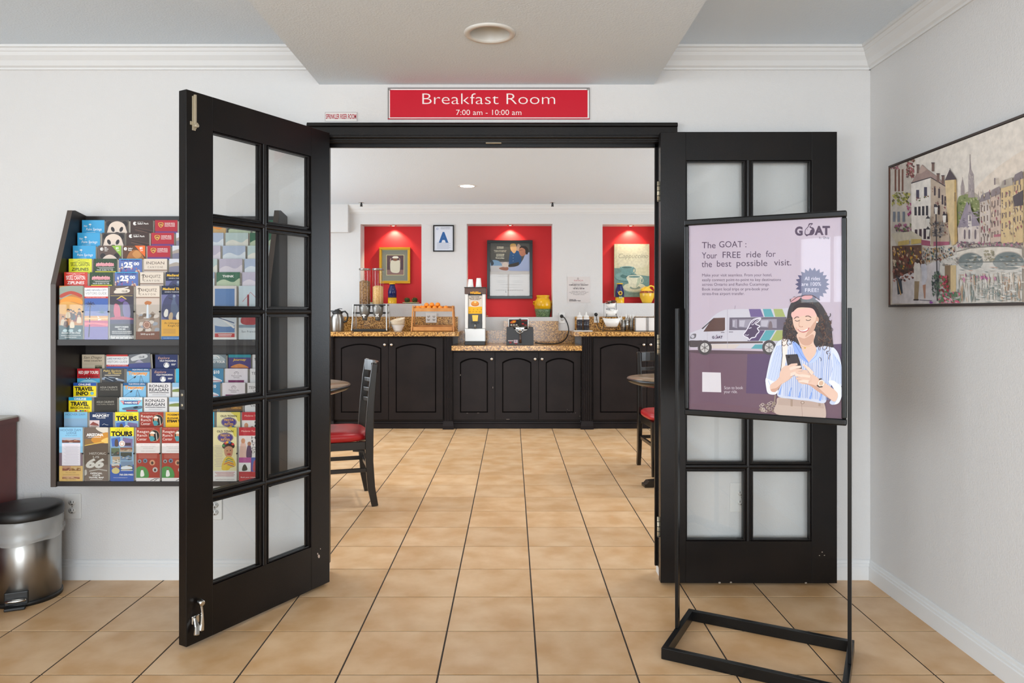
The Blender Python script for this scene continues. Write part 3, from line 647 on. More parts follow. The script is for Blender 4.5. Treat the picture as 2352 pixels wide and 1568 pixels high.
def reagan_white(P):
    P.rect(0, 0, 100, 227, '#dcd8d6'); P.text('RONALD', 6, 207, 11.5, '#34323a', 84, off=.015); P.text('REAGAN', 6, 190, 12.5, '#34323a', 84, off=.02); P.rect(6, 182, 92, 186, '#3c3a44'); P.text('PRESIDENTIAL LIBRARY & MUSEUM', 8, 183, 2.2, W_, 82); stripes(P, 20, 80, 176, 2, '#a39fa0')
def pale(P):
    P.rect(0, 0, 100, 227, '#b9b4b4'); P.rect(0, 205, 100, 227, '#c9ccd2'); P.blob([(0, 200), (30, 212), (60, 204), (100, 210), (100, 180), (0, 180)], '#a59a90'); P.blob([(0, 190), (60, 196), (100, 190), (100, 160), (0, 160)], '#7f7c8c')
def wetland(P):
    P.rect(0, 0, 100, 227, '#c6d2dc'); P.rect(0, 208, 100, 227, '#8fb8d4'); P.blob([(0, 196), (40, 202), (100, 198), (100, 188), (0, 186)], '#7f8a4c'); P.rect(0, 165, 100, 187, '#d8d8d2')
def hoover(P):
    P.rect(0, 0, 100, 227, '#8ec4e2'); P.rect(0, 0, 100, 120, '#7f6a74'); P.rect(0, 0, 100, 64, '#d9b26c'); P.text('HOOVER DAM', 6, 211, 9, '#4f6288', 86); P.text('LODGE', 32, 199, 9, '#4f6288', 42); P.text('HOTEL & CASINO', 26, 191, 4, '#4f6288', 50)
    photo(P, 12, 162, 90, 184, '#a8b4c8', '#7d4f42', 7, ('#d3a98a', '#5c3b3a', '#c98f5e'), 4); P.rect(12, 66, 90, 160, '#e6dfe6'); stripes(P, 20, 84, 152, 17, '#a99fb2', .8, 5, 4)
    photo(P, 14, 44, 50, 64, '#b98a6a', '#8a4f3e', 6, ('#d8b08c', '#6b3c35'), 6); photo(P, 52, 44, 92, 64, '#c9a46c', '#8c6238', 6, ('#e6d0a8', '#73492d'), 9); P.text('702.293.5000', 28, 34, 4, '#8d6a42', 44); stripes(P, 16, 86, 28, 2, '#b08a52'); photo(P, 14, 10, 88, 22, '#cfa37a', '#8a4f3e', 9, ('#e0b890', '#6b3c35'), 7); P.text('702.293.5000', 28, 4, 3.5, '#8d6a42', 44)
def hoover2(P):
    P.rect(0, 0, 100, 227, '#79b3d3'); P.text('HOOVER DAM', 6, 213, 8, '#4f6288', 84); P.rect(0, 0, 100, 200, '#86a6c0')
def seaport(P):
    P.rect(0, 0, 100, 227, '#1d3156'); P.text('SAN DIEGO, CALIFORNIA', 26, 219, 2.6, W_, 46); P.text('SEAPORT', 12, 207, 9, W_, 72, off=.04); P.text('VILLAGE', 28, 200, 4.6, W_, 40, off=.02); P.rect(0, 150, 42, 192, '#dcc6c4'); P.poly([(0, 172), (14, 186), (36, 176), (40, 168)], '#8f4a40'); P.rect(4, 158, 32, 170, '#b9a49a'); P.line([(54, 172), (62, 177), (70, 173), (80, 172)], 1.2, W_)
def tours(P):
    P.rect(0, 0, 100, 227, '#f0dc2c'); P.rect(0, 0, 100, 70, '#2f56a4'); P.text('SUN COAST TOURS PRESENTS', 28, 221, 2.4, '#6d6220', 44); P.text('PALM SPRINGS', 22, 213, 5.5, '#8f8a4c', 56, off=.01); P.text('TOURS', 4, 191, 18, '#1e1c18', 90, off=.06)
    P.rect(0, 70, 100, 190, '#86a9c4'); P.poly([(4, 180), (42, 186), (46, 150), (8, 146)], '#4a6ab0'); P.blob([(20, 148), (20, 172), (28, 178), (34, 168), (34, 148)], '#5a4a44'); P.poly([(54, 184), (96, 178), (94, 144), (50, 148)], '#7a6c92'); P.rect(60, 150, 88, 162, '#4b3a42'); P.ell(50, 158, 13, 13, '#e8e2da'); P.ring(50, 158, 9, 9, 2, '#c07a5a')
    cs_ = ('#5c6b4e', '#8c5a4a', '#39413a', '#b59a7c', '#6f86a0', '#c9c2b6')
    for k, (x0, y0, x1, y1) in enumerate(((4, 106, 40, 140), (42, 124, 94, 142), (44, 88, 92, 122), (10, 76, 42, 104), (46, 44, 96, 84), (6, 56, 40, 74))): photo(P, x0, y0, x1, y1, cs_[k % 6], cs_[(k+2) % 6], 7, cs_, k+20)
    P.rect(46, 44, 96, 46, W_); P.blob([(50, 50), (52, 62), (88, 62), (92, 52)], '#cfd2d4'); P.ell(24, 44, 17, 13, '#c9b878', 14); P.text('760-200-9483', 40, 24, 7, W_, 58, off=.02); P.text('www.toursofpalmsprings.com', 14, 14, 3, W_, 60)
def arizona(P):
    P.rect(0, 0, 100, 227, '#6f6056'); P.blob([(50, 227), (60, 212), (98, 200), (100, 226)], '#d9cfc0'); P.rect(0, 150, 100, 178, '#8a6a42'); P.blob([(30, 180), (100, 206), (100, 150), (50, 156)], '#c98a38'); P.blob([(70, 170), (100, 184), (100, 158)], '#e8c06a'); P.poly([(0, 148), (70, 160), (100, 160), (100, 70), (0, 70)], '#5a4c42'); P.line([(0, 150), (60, 162), (92, 168)], 3, '#e0c060')
    P.text('ARIZONA', 8, 190, 11, W_, 72, off=.04); P.rect(14, 184, 70, 185.4, W_); P.text('HISTORIC', 20, 112, 9, '#cfc9c0', 72, shear=-.2); P.text('US', 36, 98, 8, '#cfc9c0', 26); P.text('66', 6, 58, 34, '#cfc9c0', 78, off=.05, shear=.25); P.blob([(0, 44), (8, 48), (10, 30), (0, 24)], '#b5aea4'); P.line([(20, 42), (60, 50), (96, 44)], 5, '#a8a198')
    for t, y, w in (('OFFICIAL', 30, 52), ('STATE', 21, 32), ('TRAVEL MAP', 12, 64)): P.text(t, 50, y, 6, W_, w, 'c', .03)
    P.rect(24, 6, 76, 7.4, W_)
def ranch(P):
    P.rect(0, 0, 100, 227, '#9c382c'); P.text('YOUNG AMERICA’S FOUNDATION', 6, 220, 2.4, '#e0b9a8', 70)
    for t, y, w in (('Reagan', 204, 50), ('Ranch', 188, 42), ('Center', 172, 40)): P.text(t, 4, y, 11, '#eadfd6', w)
    P.ell(76, 192, 23, 24, '#2e2826'); P.ring(76, 192, 24, 25, 2, '#b98a6c'); P.blob([(58, 200), (66, 210), (78, 206), (78, 200)], '#e8ded0'); P.blob([(60, 200), (62, 188), (72, 186), (74, 198)], '#c9906c'); P.blob([(56, 186), (70, 190), (78, 176), (62, 168)], '#4a8f96'); P.line([(84, 204), (88, 172)], 3, '#d8cfc4')
    P.rect(0, 118, 100, 160, '#e6dcd8'); 
    for t, y, w in (('LEARN ABOUT PRESIDENT', 152, 82), ("REAGAN'S WESTERN", 145, 62), ('WHITE HOUSE', 137, 44), ('FREE ADMISSION', 125, 60)): P.text(t, 50, y, 3.4, '#b0a09c', w, 'c')
    stripes(P, 10, 88, 112, 6, '#c98a7c', .8, 3)
    for x, y, r_, c in ((14, 84, 8, '#8c9296'), (38, 86, 9, '#5f7f96'), (68, 78, 12, '#c98f70'), (80, 48, 11, '#b9b3ae')): P.ell(x, y, r_, r_, c, 14); P.ell(x, y-1, r_*.45, r_*.55, '#40302c', 10)
    P.blob([(0, 14), (0, 50), (14, 62), (38, 58), (52, 36), (48, 14)], '#4a8a4a'); P.blob([(18, 20), (20, 44), (28, 48), (34, 24)], '#e6e2dc'); P.ell(25, 50, 4, 4, '#8f5c40', 10); P.rect(0, 0, 100, 14, '#ded6d2'); P.line([(60, 2), (78, 10), (96, 11)], 2.4, '#2a2422'); P.line([(76, 1), (88, 8)], 2, '#2a2422')
def steam(P):
    P.rect(0, 0, 100, 227, '#e8b42c'); P.text('YOSEMITE MT.', 6, 212, 7, '#3a2a16', 84, off=.04, shear=.1); P.text('SUGAR PINE', 6, 198, 6, '#3a2a16', 84, off=.05); P.text('STEAM TRAIN', 6, 184, 9.5, '#20180e', 88, off=.07); P.rect(0, 100, 100, 176, '#e8b42c')
def domes(P):
    P.rect(0, 0, 100, 160, '#8f979c'); P.text('STUDIO TOUR', 4, 196, 8, W_, 92, off=.03); 
def dome(P):
    P.rect(0, 0, 100, 227, '#6f7e86'); P.blob([(6, 200), (24, 222), (50, 228), (76, 222), (94, 200)], '#a5b0b4'); P.ring(50, 210, 22, 14, 4, W_, a0=0, a1=PI); P.poly([(34, 208), (50, 222), (66, 208)], '#c8d2d6'); P.text('STUDIO TOUR', 4, 190, 9, W_, 92, off=.03)
def journey(P):
    P.rect(0, 0, 100, 227, '#4c3f74'); P.rect(0, 214, 100, 227, '#2f8f9c'); P.text('Journey', 20, 200, 9, '#e0b84a', 60, shear=.2, off=.03); P.blob([(10, 170), (50, 186), (90, 168)], '#d88a4c'); P.rect(0, 150, 100, 168, '#6a2f5a')
def ferry(P):
    P.rect(0, 0, 100, 227, '#3b7fa4'); P.text('$10', 56, 205, 13, W_, 26, off=.03); P.text('Catalina', 4, 210, 6, W_, 40); P.blob([(10, 176), (30, 190), (60, 188), (92, 176), (84, 168), (20, 166)], '#dfe2e4'); P.blob([(24, 186), (50, 196), (66, 186)], '#b8c6d0'); P.line([(10, 176), (90, 172)], 3, '#b03a3a')
def temwines(P):
    P.rect(0, 0, 100, 227, '#dcd3d6'); P.ring(50, 204, 11, 10, 1.4, '#5d5058', a0=0, a1=PI); P.line([(42, 200), (50, 212), (58, 200)], 1.4, '#5d5058'); P.text('Temecula', 50, 192, 6, '#5d5058', 46, 'c'); P.text('WINES', 50, 184, 5, '#5d5058', 26, 'c'); P.rect(14, 166, 84, 176, '#7c2f5c')
def temv(P):
    P.rect(0, 0, 100, 227, '#dad6d4'); P.text('TEMECULA', 6, 200, 12, '#4a4446', 90, shear=.1); P.text('VALLEY', 24, 186, 9, '#4a4446', 56)
def cali(P):
    P.rect(0, 0, 100, 227, '#3f4648'); P.text('CATALINA', 6, 198, 18, '#9fc0cc', 88, off=.03); P.rect(0, 168, 100, 190, '#7a5a3a'); P.text('California', 52, 178, 7, '#e0a03c', 42, shear=.3, off=.02)
def cyan_(P):
    P.rect(0, 0, 100, 227, '#3fb0cf'); P.rect(0, 0, 100, 120, '#6f7fb4'); P.line([(70, 210), (86, 170), (76, 150)], 3, W_); P.line([(80, 212), (96, 170)], 2, '#c8323c'); P.rect(0, 20, 100, 60, '#c9b4c8')
def fiesta(P):
    P.rect(0, 0, 100, 227, '#e8dca8'); P.blob([(60, 227), (80, 210), (90, 190), (100, 190), (100, 227)], '#d8c858'); P.text('OLD TOWN', 16, 206, 8, '#2c2620', 70, off=.03); P.ell(52, 184, 34, 21, '#4f3f86'); P.ring(52, 184, 32, 19, 1, '#c9b46a'); P.text('FIESTA', 52, 189, 8, '#e0a83c', 40, 'c', .03); P.text('DE', 52, 181, 5, '#e0a83c', 9, 'c', .02); P.text('REYES', 52, 171, 8, '#e0a83c', 38, 'c', .03)
    stripes(P, 6, 42, 150, 14, '#b8a0a8', 1.6, 6.8, 3)
    P.blob([(38, 150), (50, 164), (74, 166), (90, 156), (88, 140), (60, 136), (44, 138)], '#3b2420'); 
    for x, y, c in ((44, 150, '#3f8a4c'), (54, 160, '#c8383a'), (70, 163, '#3a6ab0'), (84, 156, '#c8383a'), (60, 164, '#e0a83c')): P.ell(x, y, 6, 5, c, 10)
    P.blob([(48, 136), (50, 112), (62, 100), (78, 104), (84, 124), (82, 142), (64, 148)], '#c98f6c'); P.ell(60, 128, 2.6, 2, '#3b2420', 8); P.ell(74, 130, 2.6, 2, '#3b2420', 8); P.blob([(58, 114), (68, 118), (76, 114), (68, 110)], '#b0343a')
    P.blob([(36, 60), (46, 92), (60, 104), (84, 98), (96, 66), (70, 56), (50, 50)], '#e0b83c')
    for k in range(4): P.line([(42+k*4, 62+k*9), (66, 70+k*9), (90-k*2, 62+k*9)], 3, ('#7a4a8f', '#c8383a', '#3a7ab0', '#3f8a4c')[k])
    P.blob([(36, 52), (40, 64), (56, 70), (72, 60), (66, 48), (44, 46)], '#e8c23c'); P.rect(0, 0, 100, 44, '#e8e2de'); stripes(P, 8, 92, 36, 4, '#b85a5a', 2, 5, 4); P.text('www.fiestadereyes.com', 10, 6, 4, '#5d5458', 80)
def holly(P):
    P.rect(0, 0, 100, 227, '#b8323a'); P.text('Madame Tussauds', 10, 208, 7, '#e8c0b0', 84, shear=.2); P.rect(0, 100, 100, 192, '#dcd2cc'); P.blob([(4, 100), (6, 150), (18, 172), (30, 150), (30, 100)], '#d8b0a0'); P.ell(18, 170, 9, 11, '#c98f6c', 12); P.blob([(32, 100), (34, 140), (44, 158), (52, 140), (54, 100)], '#5a3f5c'); P.ell(44, 158, 8, 9, '#a8745a', 12)
    for t, y in (('HO', 178), ('LL', 163), ('YW', 148), ('OO', 133), ('D', 118)): P.text(t, 54, y, 11, '#2c2830', 40 if len(t) > 1 else 14)
    P.rect(0, 78, 52, 100, '#b04f8a'); P.rect(0, 40, 50, 78, '#e0dcd8'); P.blob([(14, 44), (18, 66), (28, 70), (36, 48)], '#3a3a30'); P.rect(52, 40, 100, 100, '#4a5a9c'); P.blob([(60, 44), (64, 84), (80, 88), (90, 50)], '#a8404c'); P.rect(0, 0, 100, 30, '#c03a40'); P.text('Book your tickets now', 8, 14, 5, W_, 80)
def boats(P):
    P.rect(0, 0, 100, 227, '#cfc9c6'); P.rect(8, 30, 92, 215, '#5f7fae'); P.blob([(8, 100), (50, 130), (92, 118), (92, 60), (8, 60)], '#c9ced6'); P.line([(10, 110), (90, 50)], 8, '#e6e2de'); P.line([(14, 96), (90, 70)], 4, '#3b4f78'); P.rect(8, 10, 92, 26, '#c0393c'); stripes(P, 22, 80, 20, 2, W_, 2.4, 6, 2); P.rect(0, 0, 100, 9, W_)
def redboat(P):
    P.rect(0, 0, 100, 227, '#c9cdd0'); P.rect(0, 90, 100, 227, '#b8c4c9'); P.blob([(10, 70), (20, 100), (80, 100), (94, 74), (50, 60)], '#a8343a'); P.rect(30, 100, 70, 130, '#cf4f52'); P.rect(36, 130, 44, 190, '#7a2a30'); P.line([(16, 160), (50, 200), (90, 160)], 2, '#b04a4c'); P.rect(0, 50, 100, 62, '#7f8f9c'); P.text('San Francisco', 12, 30, 8, '#4c4a50', 74)
def photo_gen(a, b_, c, word, tc=W_):
    def f(P): P.rect(0, 0, 100, 227, a); P.rect(0, 0, 100, 186, b_); P.blob([(0, 180), (30, 196), (70, 184), (100, 200), (100, 150), (0, 150)], c); word and P.text(word, 50, 205, 9, tc, 50, 'c', .03)
    return f
orange_g = photo_gen('#e08a2c', '#a98a6c', '#c9a26a', ''); green_g = photo_gen('#3f6a52', '#7f9a84', '#b9c4a6', 'THINK'); blue_glare = photo_gen('#a9b4c8', '#b8c0cc', '#d4d8dc', ''); teal_glare = photo_gen('#b4c4c2', '#c2ccc8', '#dcd8cc', ''); purple_glare = photo_gen('#b8b0c0', '#c4bcc8', '#d6ccd2', '')  # blue, teal and purple covers paled to stand in for pane reflections
U = {6: [(palm_guide, 'sky blue resort guide'), (panda, 'brochure with a panda face'), (safari, 'brown animal park brochure'), (studio_red, 'red studio tour brochure'), (orange_g, 'orange desert guide'), (orange_g, 'orange desert guide'), (green_g, 'green outdoor brochure'), (green_g, 'green outdoor brochure')],
     5: [(palm_guide, 'sky blue resort guide'), (panda, 'brochure with a panda face'), (safari, 'brown animal park brochure'), (studio_red, 'red studio tour brochure'), (pale, 'pale grey landscape brochure'), (blue_glare, 'pale blue photo brochure'), (teal_glare, 'pale grey-green brochure'), (green_g, 'green outdoor brochure')],
     4: [(palm_guide, 'sky blue resort guide'), (zoo5, 'zoo brochure, green five dollars off corner'), (safari5, 'park brochure, orange five dollars off corner'), (studio_red, 'red studio tour brochure'), (pale, 'pale grey landscape brochure'), (purple_glare, 'pale mauve photo brochure'), (blue_glare, 'pale blue photo brochure'), (teal_glare, 'pale grey-green brochure')],
     3: [(zip_('#d8d92e'), 'yellow-green ziplines brochure'), (cafe, 'leafy green cafe brochure'), (save25, 'blue twenty-five dollar whale watching coupon'), (canyon('INDIAN'), 'beige indian canyons brochure'), (pale, 'pale grey landscape brochure'), (teal_glare, 'pale grey-green brochure'), (purple_glare, 'pale mauve photo brochure'), (blue_glare, 'pale blue photo brochure')],
     2: [(zip_('#c93a2c'), 'red ziplines brochure'), (cafe, 'leafy green cafe brochure'), (save25, 'blue twenty-five dollar whale watching coupon'), (canyon('TAHQUITZ'), 'beige canyon brochure'), (knight, 'dark knight tournament brochure'), (blue_glare, 'pale blue photo brochure'), (green_g, 'green outdoor brochure'), (purple_glare, 'pale mauve photo brochure')],
     1: [(dinner, 'orange and teal dinner show brochure'), (havasu, 'lake city visitors guide with palm sunset'), (pianobar, 'dark piano bar brochure'), (canyon('TAHQUITZ'), 'beige canyon brochure with a waterfall'), (knight, 'knight tournament brochure with yellow foot'), (pale, 'pale grey landscape brochure'), (boats, 'blue photo brochure with red foot'), (redboat, 'pale brochure with a red boat')]}
Lw = {6: [(winec, 'beige wine country brochure'), (havasu, 'lake city visitors guide'), (darkair, 'grey club brochure standing crooked'), (navy_explore, 'navy old town brochure'), (blue_glare, 'pale blue photo brochure'), (dome, 'grey arched studio tour brochure'), (journey, 'purple brochure with a teal top'), (temv, 'white valley brochure')],
     5: [(redjeep, 'red and blue jeep tours brochure'), (airmuseum, 'dark air museum brochure'), (tramway, 'blue mountain tramway brochure'), (navy_explore, 'navy old town brochure'), (cyan_, 'cyan brochure'), (ferry, 'blue ten dollars off cruise brochure'), (temwines, 'white wines brochure with a plum band'), (temv, 'white valley brochure')],
     4: [(travelinfo, 'yellow online travel info card'), (agua, 'black cultural museum brochure'), (tramway, 'blue mountain tramway brochure'), (reagan_white, 'white presidential library brochure'), (wetland, 'pale wetland photo brochure'), (ferry, 'blue ten dollars off cruise brochure'), (temwines, 'white wines brochure with a plum band'), (temv, 'white valley brochure')],
     3: [(travelbro, 'yellow online travel brochures card'), (agua, 'black cultural museum brochure'), (warbird, 'aircraft rides brochure with red banner'), (reagan_white, 'white presidential library brochure'), (wetland, 'pale wetland photo brochure'), (cali, 'dark brochure with pale blue capitals'), (cali, 'dark brochure with pale blue capitals'), (temv, 'white valley brochure')],
     2: [(hoover2, 'light blue dam lodge brochure'), (seaport, 'navy seaport village brochure'), (tours, 'yellow desert tours brochure'), (ranch, 'brick-red ranch center brochure'), (steam, 'yellow steam train brochure'), (cyan_, 'cyan brochure'), (fiesta, 'cream old town fiesta brochure'), (holly, 'red wax museum brochure')],
     1: [(hoover, 'light blue dam lodge brochure'), (arizona, 'brown state travel map with a road'), (tours, 'yellow desert tours brochure'), (ranch, 'brick-red ranch center brochure'), (ranch, 'brick-red ranch center brochure'), (cyan_, 'cyan brochure'), (fiesta, 'cream old town fiesta brochure'), (holly, 'red wax museum brochure')]}
ORD = {1: 'front', 2: 'second', 3: 'third', 4: 'fourth', 5: 'fifth', 6: 'rearmost'}
COLN = ['first', 'second', 'third', 'fourth', 'fifth', 'sixth', 'seventh', 'last']
PAPER = mat('paper_stack_edge', '#c9c2b8', 0.7)
cache = {}
rr = random.Random(11)
for s, data in ((1, U), (0, Lw)):
    for t in range(6, 0, -1):
        for c in range(NC):
            fn, desc = data[t][c]
            th = rr.choice((0.009, 0.012, 0.016, 0.019, 0.022))
            x = ix0+0.004+PITCH*c+rr.uniform(0, 0.003); y = 3.0665+TY*(t-1) if t > 1 else 3.062; z = SH[s]+TZ*(t-1)
            half = 'upper' if s else 'lower'
            key = (fn.__name__, desc, th)
            rot = 0.0
            if fn is darkair: rot = -0.06
            if fn is hoover: rot = 0.0
            b = MB()
            nsh = max(3, int(th/0.0035))
            for k in range(nsh):
                dx = rr.uniform(0, 0.0016)+(0.0035 if k == nsh-1 else 0); y0 = th*k/nsh
                b.box(dx*(k > 0), BW+dx*(k > 0), y0, y0+th/nsh-0.0004, 0.0, BH-0.0015*(k > 0)-rr.uniform(0, 0.004)*(k > 0), PAPER)
            o = ob('brochure_stack', b, loc=(x, y, z+0.0004), rot=(0, rot, 0), recalc=False,
                   label='%s, %s tier, %s column, %s rack half' % (desc, ORD[t], COLN[c], half), cat='brochure',
                   group='travel brochures in the %s half of the rack' % half)
            if fn not in cache:
                P = Print(fn=lambda u, v: (u*BW/100, v*BH/227), dz=2e-5, rough=0.35); fn(P)
                # keep the print inside the sheet
                P.v = [(min(max(v[0], 0.0), BW), v[1]-0.0002, min(max(v[2], 0.0), BH)) for v in P.v]
                q = P.build('printed_cover', o); cache[fn] = q
            else:
                q = cache[fn].copy(); C.objects.link(q); q.parent = o

# ================================================================ signs above the doorway
YS = YW-0.012
sg = thing('room_sign', 'wide red Breakfast Room sign with opening hours above the doorway', 'sign', (X(1122.5, YS), YW, Z(273, YS)))
sw_, sh_ = (1355-890)/FPX*YS, (273-200)/FPX*YS
bx('backing_plate', -sw_/2, sw_/2, -0.006, -0.001, 0, sh_, mat('grey_sign_back', '#827c7a', 0.5), sg)
P = Print(rough=0.4, dz=1e-4); a = sw_/2
P.rect(-a, 0, a, 0.004, '#b51430'); P.rect(-a+0.006, 0.004, a-0.004, sh_-0.006, '#e4dfdd'); P.rect(-a+0.010, 0.008, a-0.010, sh_-0.011, '#c01029')
P.text('Breakfast Room', 0.0, 0.068, 0.049, '#ece2e0', 0.60, 'c', -0.012); P.text('7:00 am - 10:00 am', 0.0, 0.019, 0.024, '#ece2e0', 0.295, 'c', -0.004)
P.build('sign_face', sg, (0, -0.0062, 0))
m = MB()
for x in (-a+0.009, a-0.010): m.cyl((x, -0.0105, sh_-0.010), (x, -0.006, sh_-0.010), 0.004, CHROME, n=10)
ob('sign_screws', m, sg)
s2 = thing('sprinkler_sign', 'small white sprinkler riser room plate with red letters above the left casing', 'sign', (X(745, YS), YW, Z(277, YS)))
w2, h2 = 75/FPX*YS, 21/FPX*YS
bx('plate', 0, w2, -0.005, -0.001, 0, h2, mat('cream_sign_plate', '#d8d5d1', 0.4), s2)
P = Print(dz=5e-5); P.rect(0.001, 0.001, 0.003, h2-0.001, '#9f8f92'); P.rect(w2-0.003, 0.001, w2-0.001, h2-0.001, '#9f8f92'); P.rect(0.001, h2-0.003, w2-0.001, h2-0.001, '#9f8f92')
P.text('SPRINKLER RISER ROOM', w2/2, 0.010, 0.021, '#a3122c', w2-0.010, 'c', 0.02); P.build('sign_lettering', s2, (0, -0.0051, 0))

# ================================================================ wall outlets
def outlet(px0, px1, py0, py1, Y, label, group=None, kind='duplex', name='wall_outlet'):
    x0, x1, z0, z1 = X(px0, Y), X(px1, Y), Z(py1, Y), Z(py0, Y); w, h = x1-x0, z1-z0
    t = thing(name, label, 'outlet', ((x0+x1)/2, Y, z0), group=group)
    ob('cover_plate', MB().box(-w/2, w/2, -0.006, -0.0005, 0, h, PLASW), t, bevel=0.003)
    n = 1 if kind == 'duplex' else 2
    for g in range(n):
        cx = 0 if n == 1 else (-w/4, w/4)[g]
        for zc in (h*0.34, h*0.66):
            r = MB().lathe([(0.0, -0.0005), (0.0165, -0.0005), (0.0172, 0.0015), (0.0, 0.0015)], PLASW, 18, Matrix.Translation((cx, -0.0068, zc)) @ Matrix.Rotation(PI/2, 4, 'X'), sy=0.82)
            o = ob('socket', r, t)
            m = MB(); k = 0.0088
            m.box(cx-0.0075, cx-0.005, -0.0092, -0.0084, zc-0.002, zc+0.0075, SLOT); m.box(cx+0.005, cx+0.0072, -0.0092, -0.0084, zc-0.001, zc+0.0065, SLOT)
            m.cyl((cx, -0.0084, zc-0.0085), (cx, -0.0092, zc-0.0085), 0.0028, SLOT, n=10); ob('slots', m, o)
        ob('cover_screw', MB().cyl((cx, -0.0078, h/2), (cx, -0.006, h/2), 0.003, CHROME, n=10), t)
    return t
outlet(149, 187, 1133, 1191, YW, 'white duplex outlet on the lobby wall beside the trash can', name='wall_outlet')
outlet(478, 511, 1141, 1193, YW, 'white duplex outlet on the lobby wall seen through the lower left door pane')
outlet(1676, 1727, 1108, 1175, YW, 'white duplex outlet on the lobby wall seen through the right door behind the stand')
pl = thing('blank_plate', 'blank white wall plate just behind the trash can lid', 'wall plate', (X(76, YW), YW, Z(1190, YW)))
ob('cover_plate', MB().box(-0.038, 0.038, -0.006, -0.0005, 0, 0.116, PLASW), pl, bevel=0.003)

# ================================================================ desk at the left edge and trash can
dk = thing('desk', 'cherry wood desk end at the left edge behind the trash can', 'desk', (-2.232, 3.26, 0))
bx('side_panel', -0.025, 0, -0.75, 0, 0.0, 0.715, CHERRY, dk); bx('desk_top', -1.3, 0.006, -0.76, 0.005, 0.716, 0.744, mat('desk_top_laminate', '#a8a195', 0.3), dk, bevel=0.003)
bx('top_edge', -1.3, 0.0085, -0.762, 0.005, 0.7165, 0.736, CHERRY, dk); bx('back_panel', -1.3, -0.026, -0.03, -0.012, 0.05, 0.715, CHERRY, dk); bx('side_panel', -1.3, -1.275, -0.75, 0, 0, 0.715, CHERRY, dk)
tc = thing('trash_can', 'brushed steel pedal trash can with black lid and clear liner', 'trash can', (-2.072, 3.085, 0), math.radians(24))
R0 = 0.136
ob('body', MB().lathe([(R0-0.004, 0.012), (R0-0.004, 0.345), (R0-0.008, 0.345)], STEEL, 64), tc, recalc=False)
ob('base_ring', MB().lathe([(0.0, 0.0), (R0+0.001, 0.0), (R0+0.002, 0.014), (R0-0.002, 0.018), (0.0, 0.018)], PLASB, 64), tc)
ob('lid', MB().lathe([(R0-0.01, 0.344), (R0+0.005, 0.346), (R0+0.007, 0.352), (R0+0.006, 0.376), (R0-0.002, 0.386), (R0-0.02, 0.390), (0.06, 0.396), (0.0, 0.398)], PLASB, 64), tc)
LINER = bpy.data.materials.new('liner_film'); LINER.use_nodes = True
_b = LINER.node_tree.nodes['Principled BSDF']; _b.inputs['Base Color'].default_value = rgb('#d6d6d4'); _b.inputs['Roughness'].default_value = 0.2; _b.inputs['Alpha'].default_value = 0.42
bg = MB(); rb_ = random.Random(4); n = 72
vs = []; zs = (0.347, 0.335, 0.318, 0.300, 0.288, 0.280, 0.270, 0.262)
for i in range(n):
    a = 2*PI*i/n
    for k, z in enumerate(zs):
        r = R0+0.001+(0.001+0.004*rb_.random())*(k > 0)+(0.008 if k in (5,) else 0)*(0.6+0.4*math.sin(a*3)); vs.append((r*math.cos(a), r*math.sin(a), z+0.004*math.sin(a*5+k)+(0.012*math.sin(a*1.0+0.4) if k > 3 else 0)))
K_ = len(zs)
bg.add(vs, [(i*K_+k, ((i+1) % n)*K_+k, ((i+1) % n)*K_+k+1, i*K_+k+1) for i in range(n) for k in range(K_-1)], LINER, True)
ob('liner', bg, tc, recalc=False, label='clear plastic liner folded over the rim')
p = MB(); p.box(-0.05, 0.034, -R0-0.003, -R0+0.02, 0.012, 0.066, PLASB); ob('pedal_housing', p, tc, bevel=0.004)
p = MB().lathe([(0.0, 0), (0.036, 0), (0.038, 0.006), (0.03, 0.010), (0.0, 0.012)], CHROME, 28, Matrix.Translation((-0.008, -R0-0.012, 0.030)), sy=0.42); ob('pedal', p, tc, label='chrome foot pedal')
p = MB(); p.box(-0.045, 0.028, -R0-0.035, -R0-0.004, 0.001, 0.012, PLASB); ob('pedal_foot', p, tc, bevel=0.003)

# ================================================================ poster stand in front of the right door
U = Vector((0.884, -0.468, 0)).normalized(); V = Vector((0.468, 0.884, 0)).normalized()
sx, sy = 0.619, 2.685
ra = math.atan2(U.y, U.x)
st = thing('poster_stand', 'black metal floor stand with rectangular base in front of the right door', 'stand', (sx, sy, 0), ra)
# local frame: x along the frame, y away from the viewer
def sb(name, x0, x1, y0, y1, z0, z1, **kw): return bx(name, x0, x1, y0, y1, z0, z1, BLACKG, st, bevel=0.0012, **kw)
LW_, DD, bh, bt = 0.568, 0.19, 0.040, 0.020
x0, x1 = -0.012, LW_+0.012
sb('base_rail', x0, x1, -DD, -DD+bt, 0.001, bh); sb('base_rail', x0, x1, DD-bt, DD, 0.001, bh)
sb('base_side', x0, x0+bt, -DD+bt, DD-bt, 0.001, bh); sb('base_side', x1-bt, x1, -DD+bt, DD-bt, 0.001, bh)
sb('upright', -0.012, 0.000, -0.012, 0.012, bh, 1.222); sb('upright', LW_, LW_+0.012, -0.012, 0.012, bh, 1.222)
pf = thing('framed_poster', 'framed lilac shuttle poster with a van and a smiling woman, held on the floor stand', 'poster', (sx, sy, 0), ra)
fx0, fx1, fz0, fz1 = 0.0225, 0.5455+0.02, 0.8295, 1.5475; ft = 0.022
def fr(name, a, b, c, d): return ob(name, MB().box(a, b, -0.014, 0.012, c, d, BLACKG), pf, bevel=0.005, seg=3)
fr('frame_rail', fx0, fx1, fz1-ft, fz1); fr('frame_rail', fx0, fx1, fz0, fz0+ft); fr('frame_stile', fx0, fx0+ft*0.7, fz0+ft, fz1-ft); fr('frame_stile', fx1-ft*0.7, fx1, fz0+ft, fz1-ft)
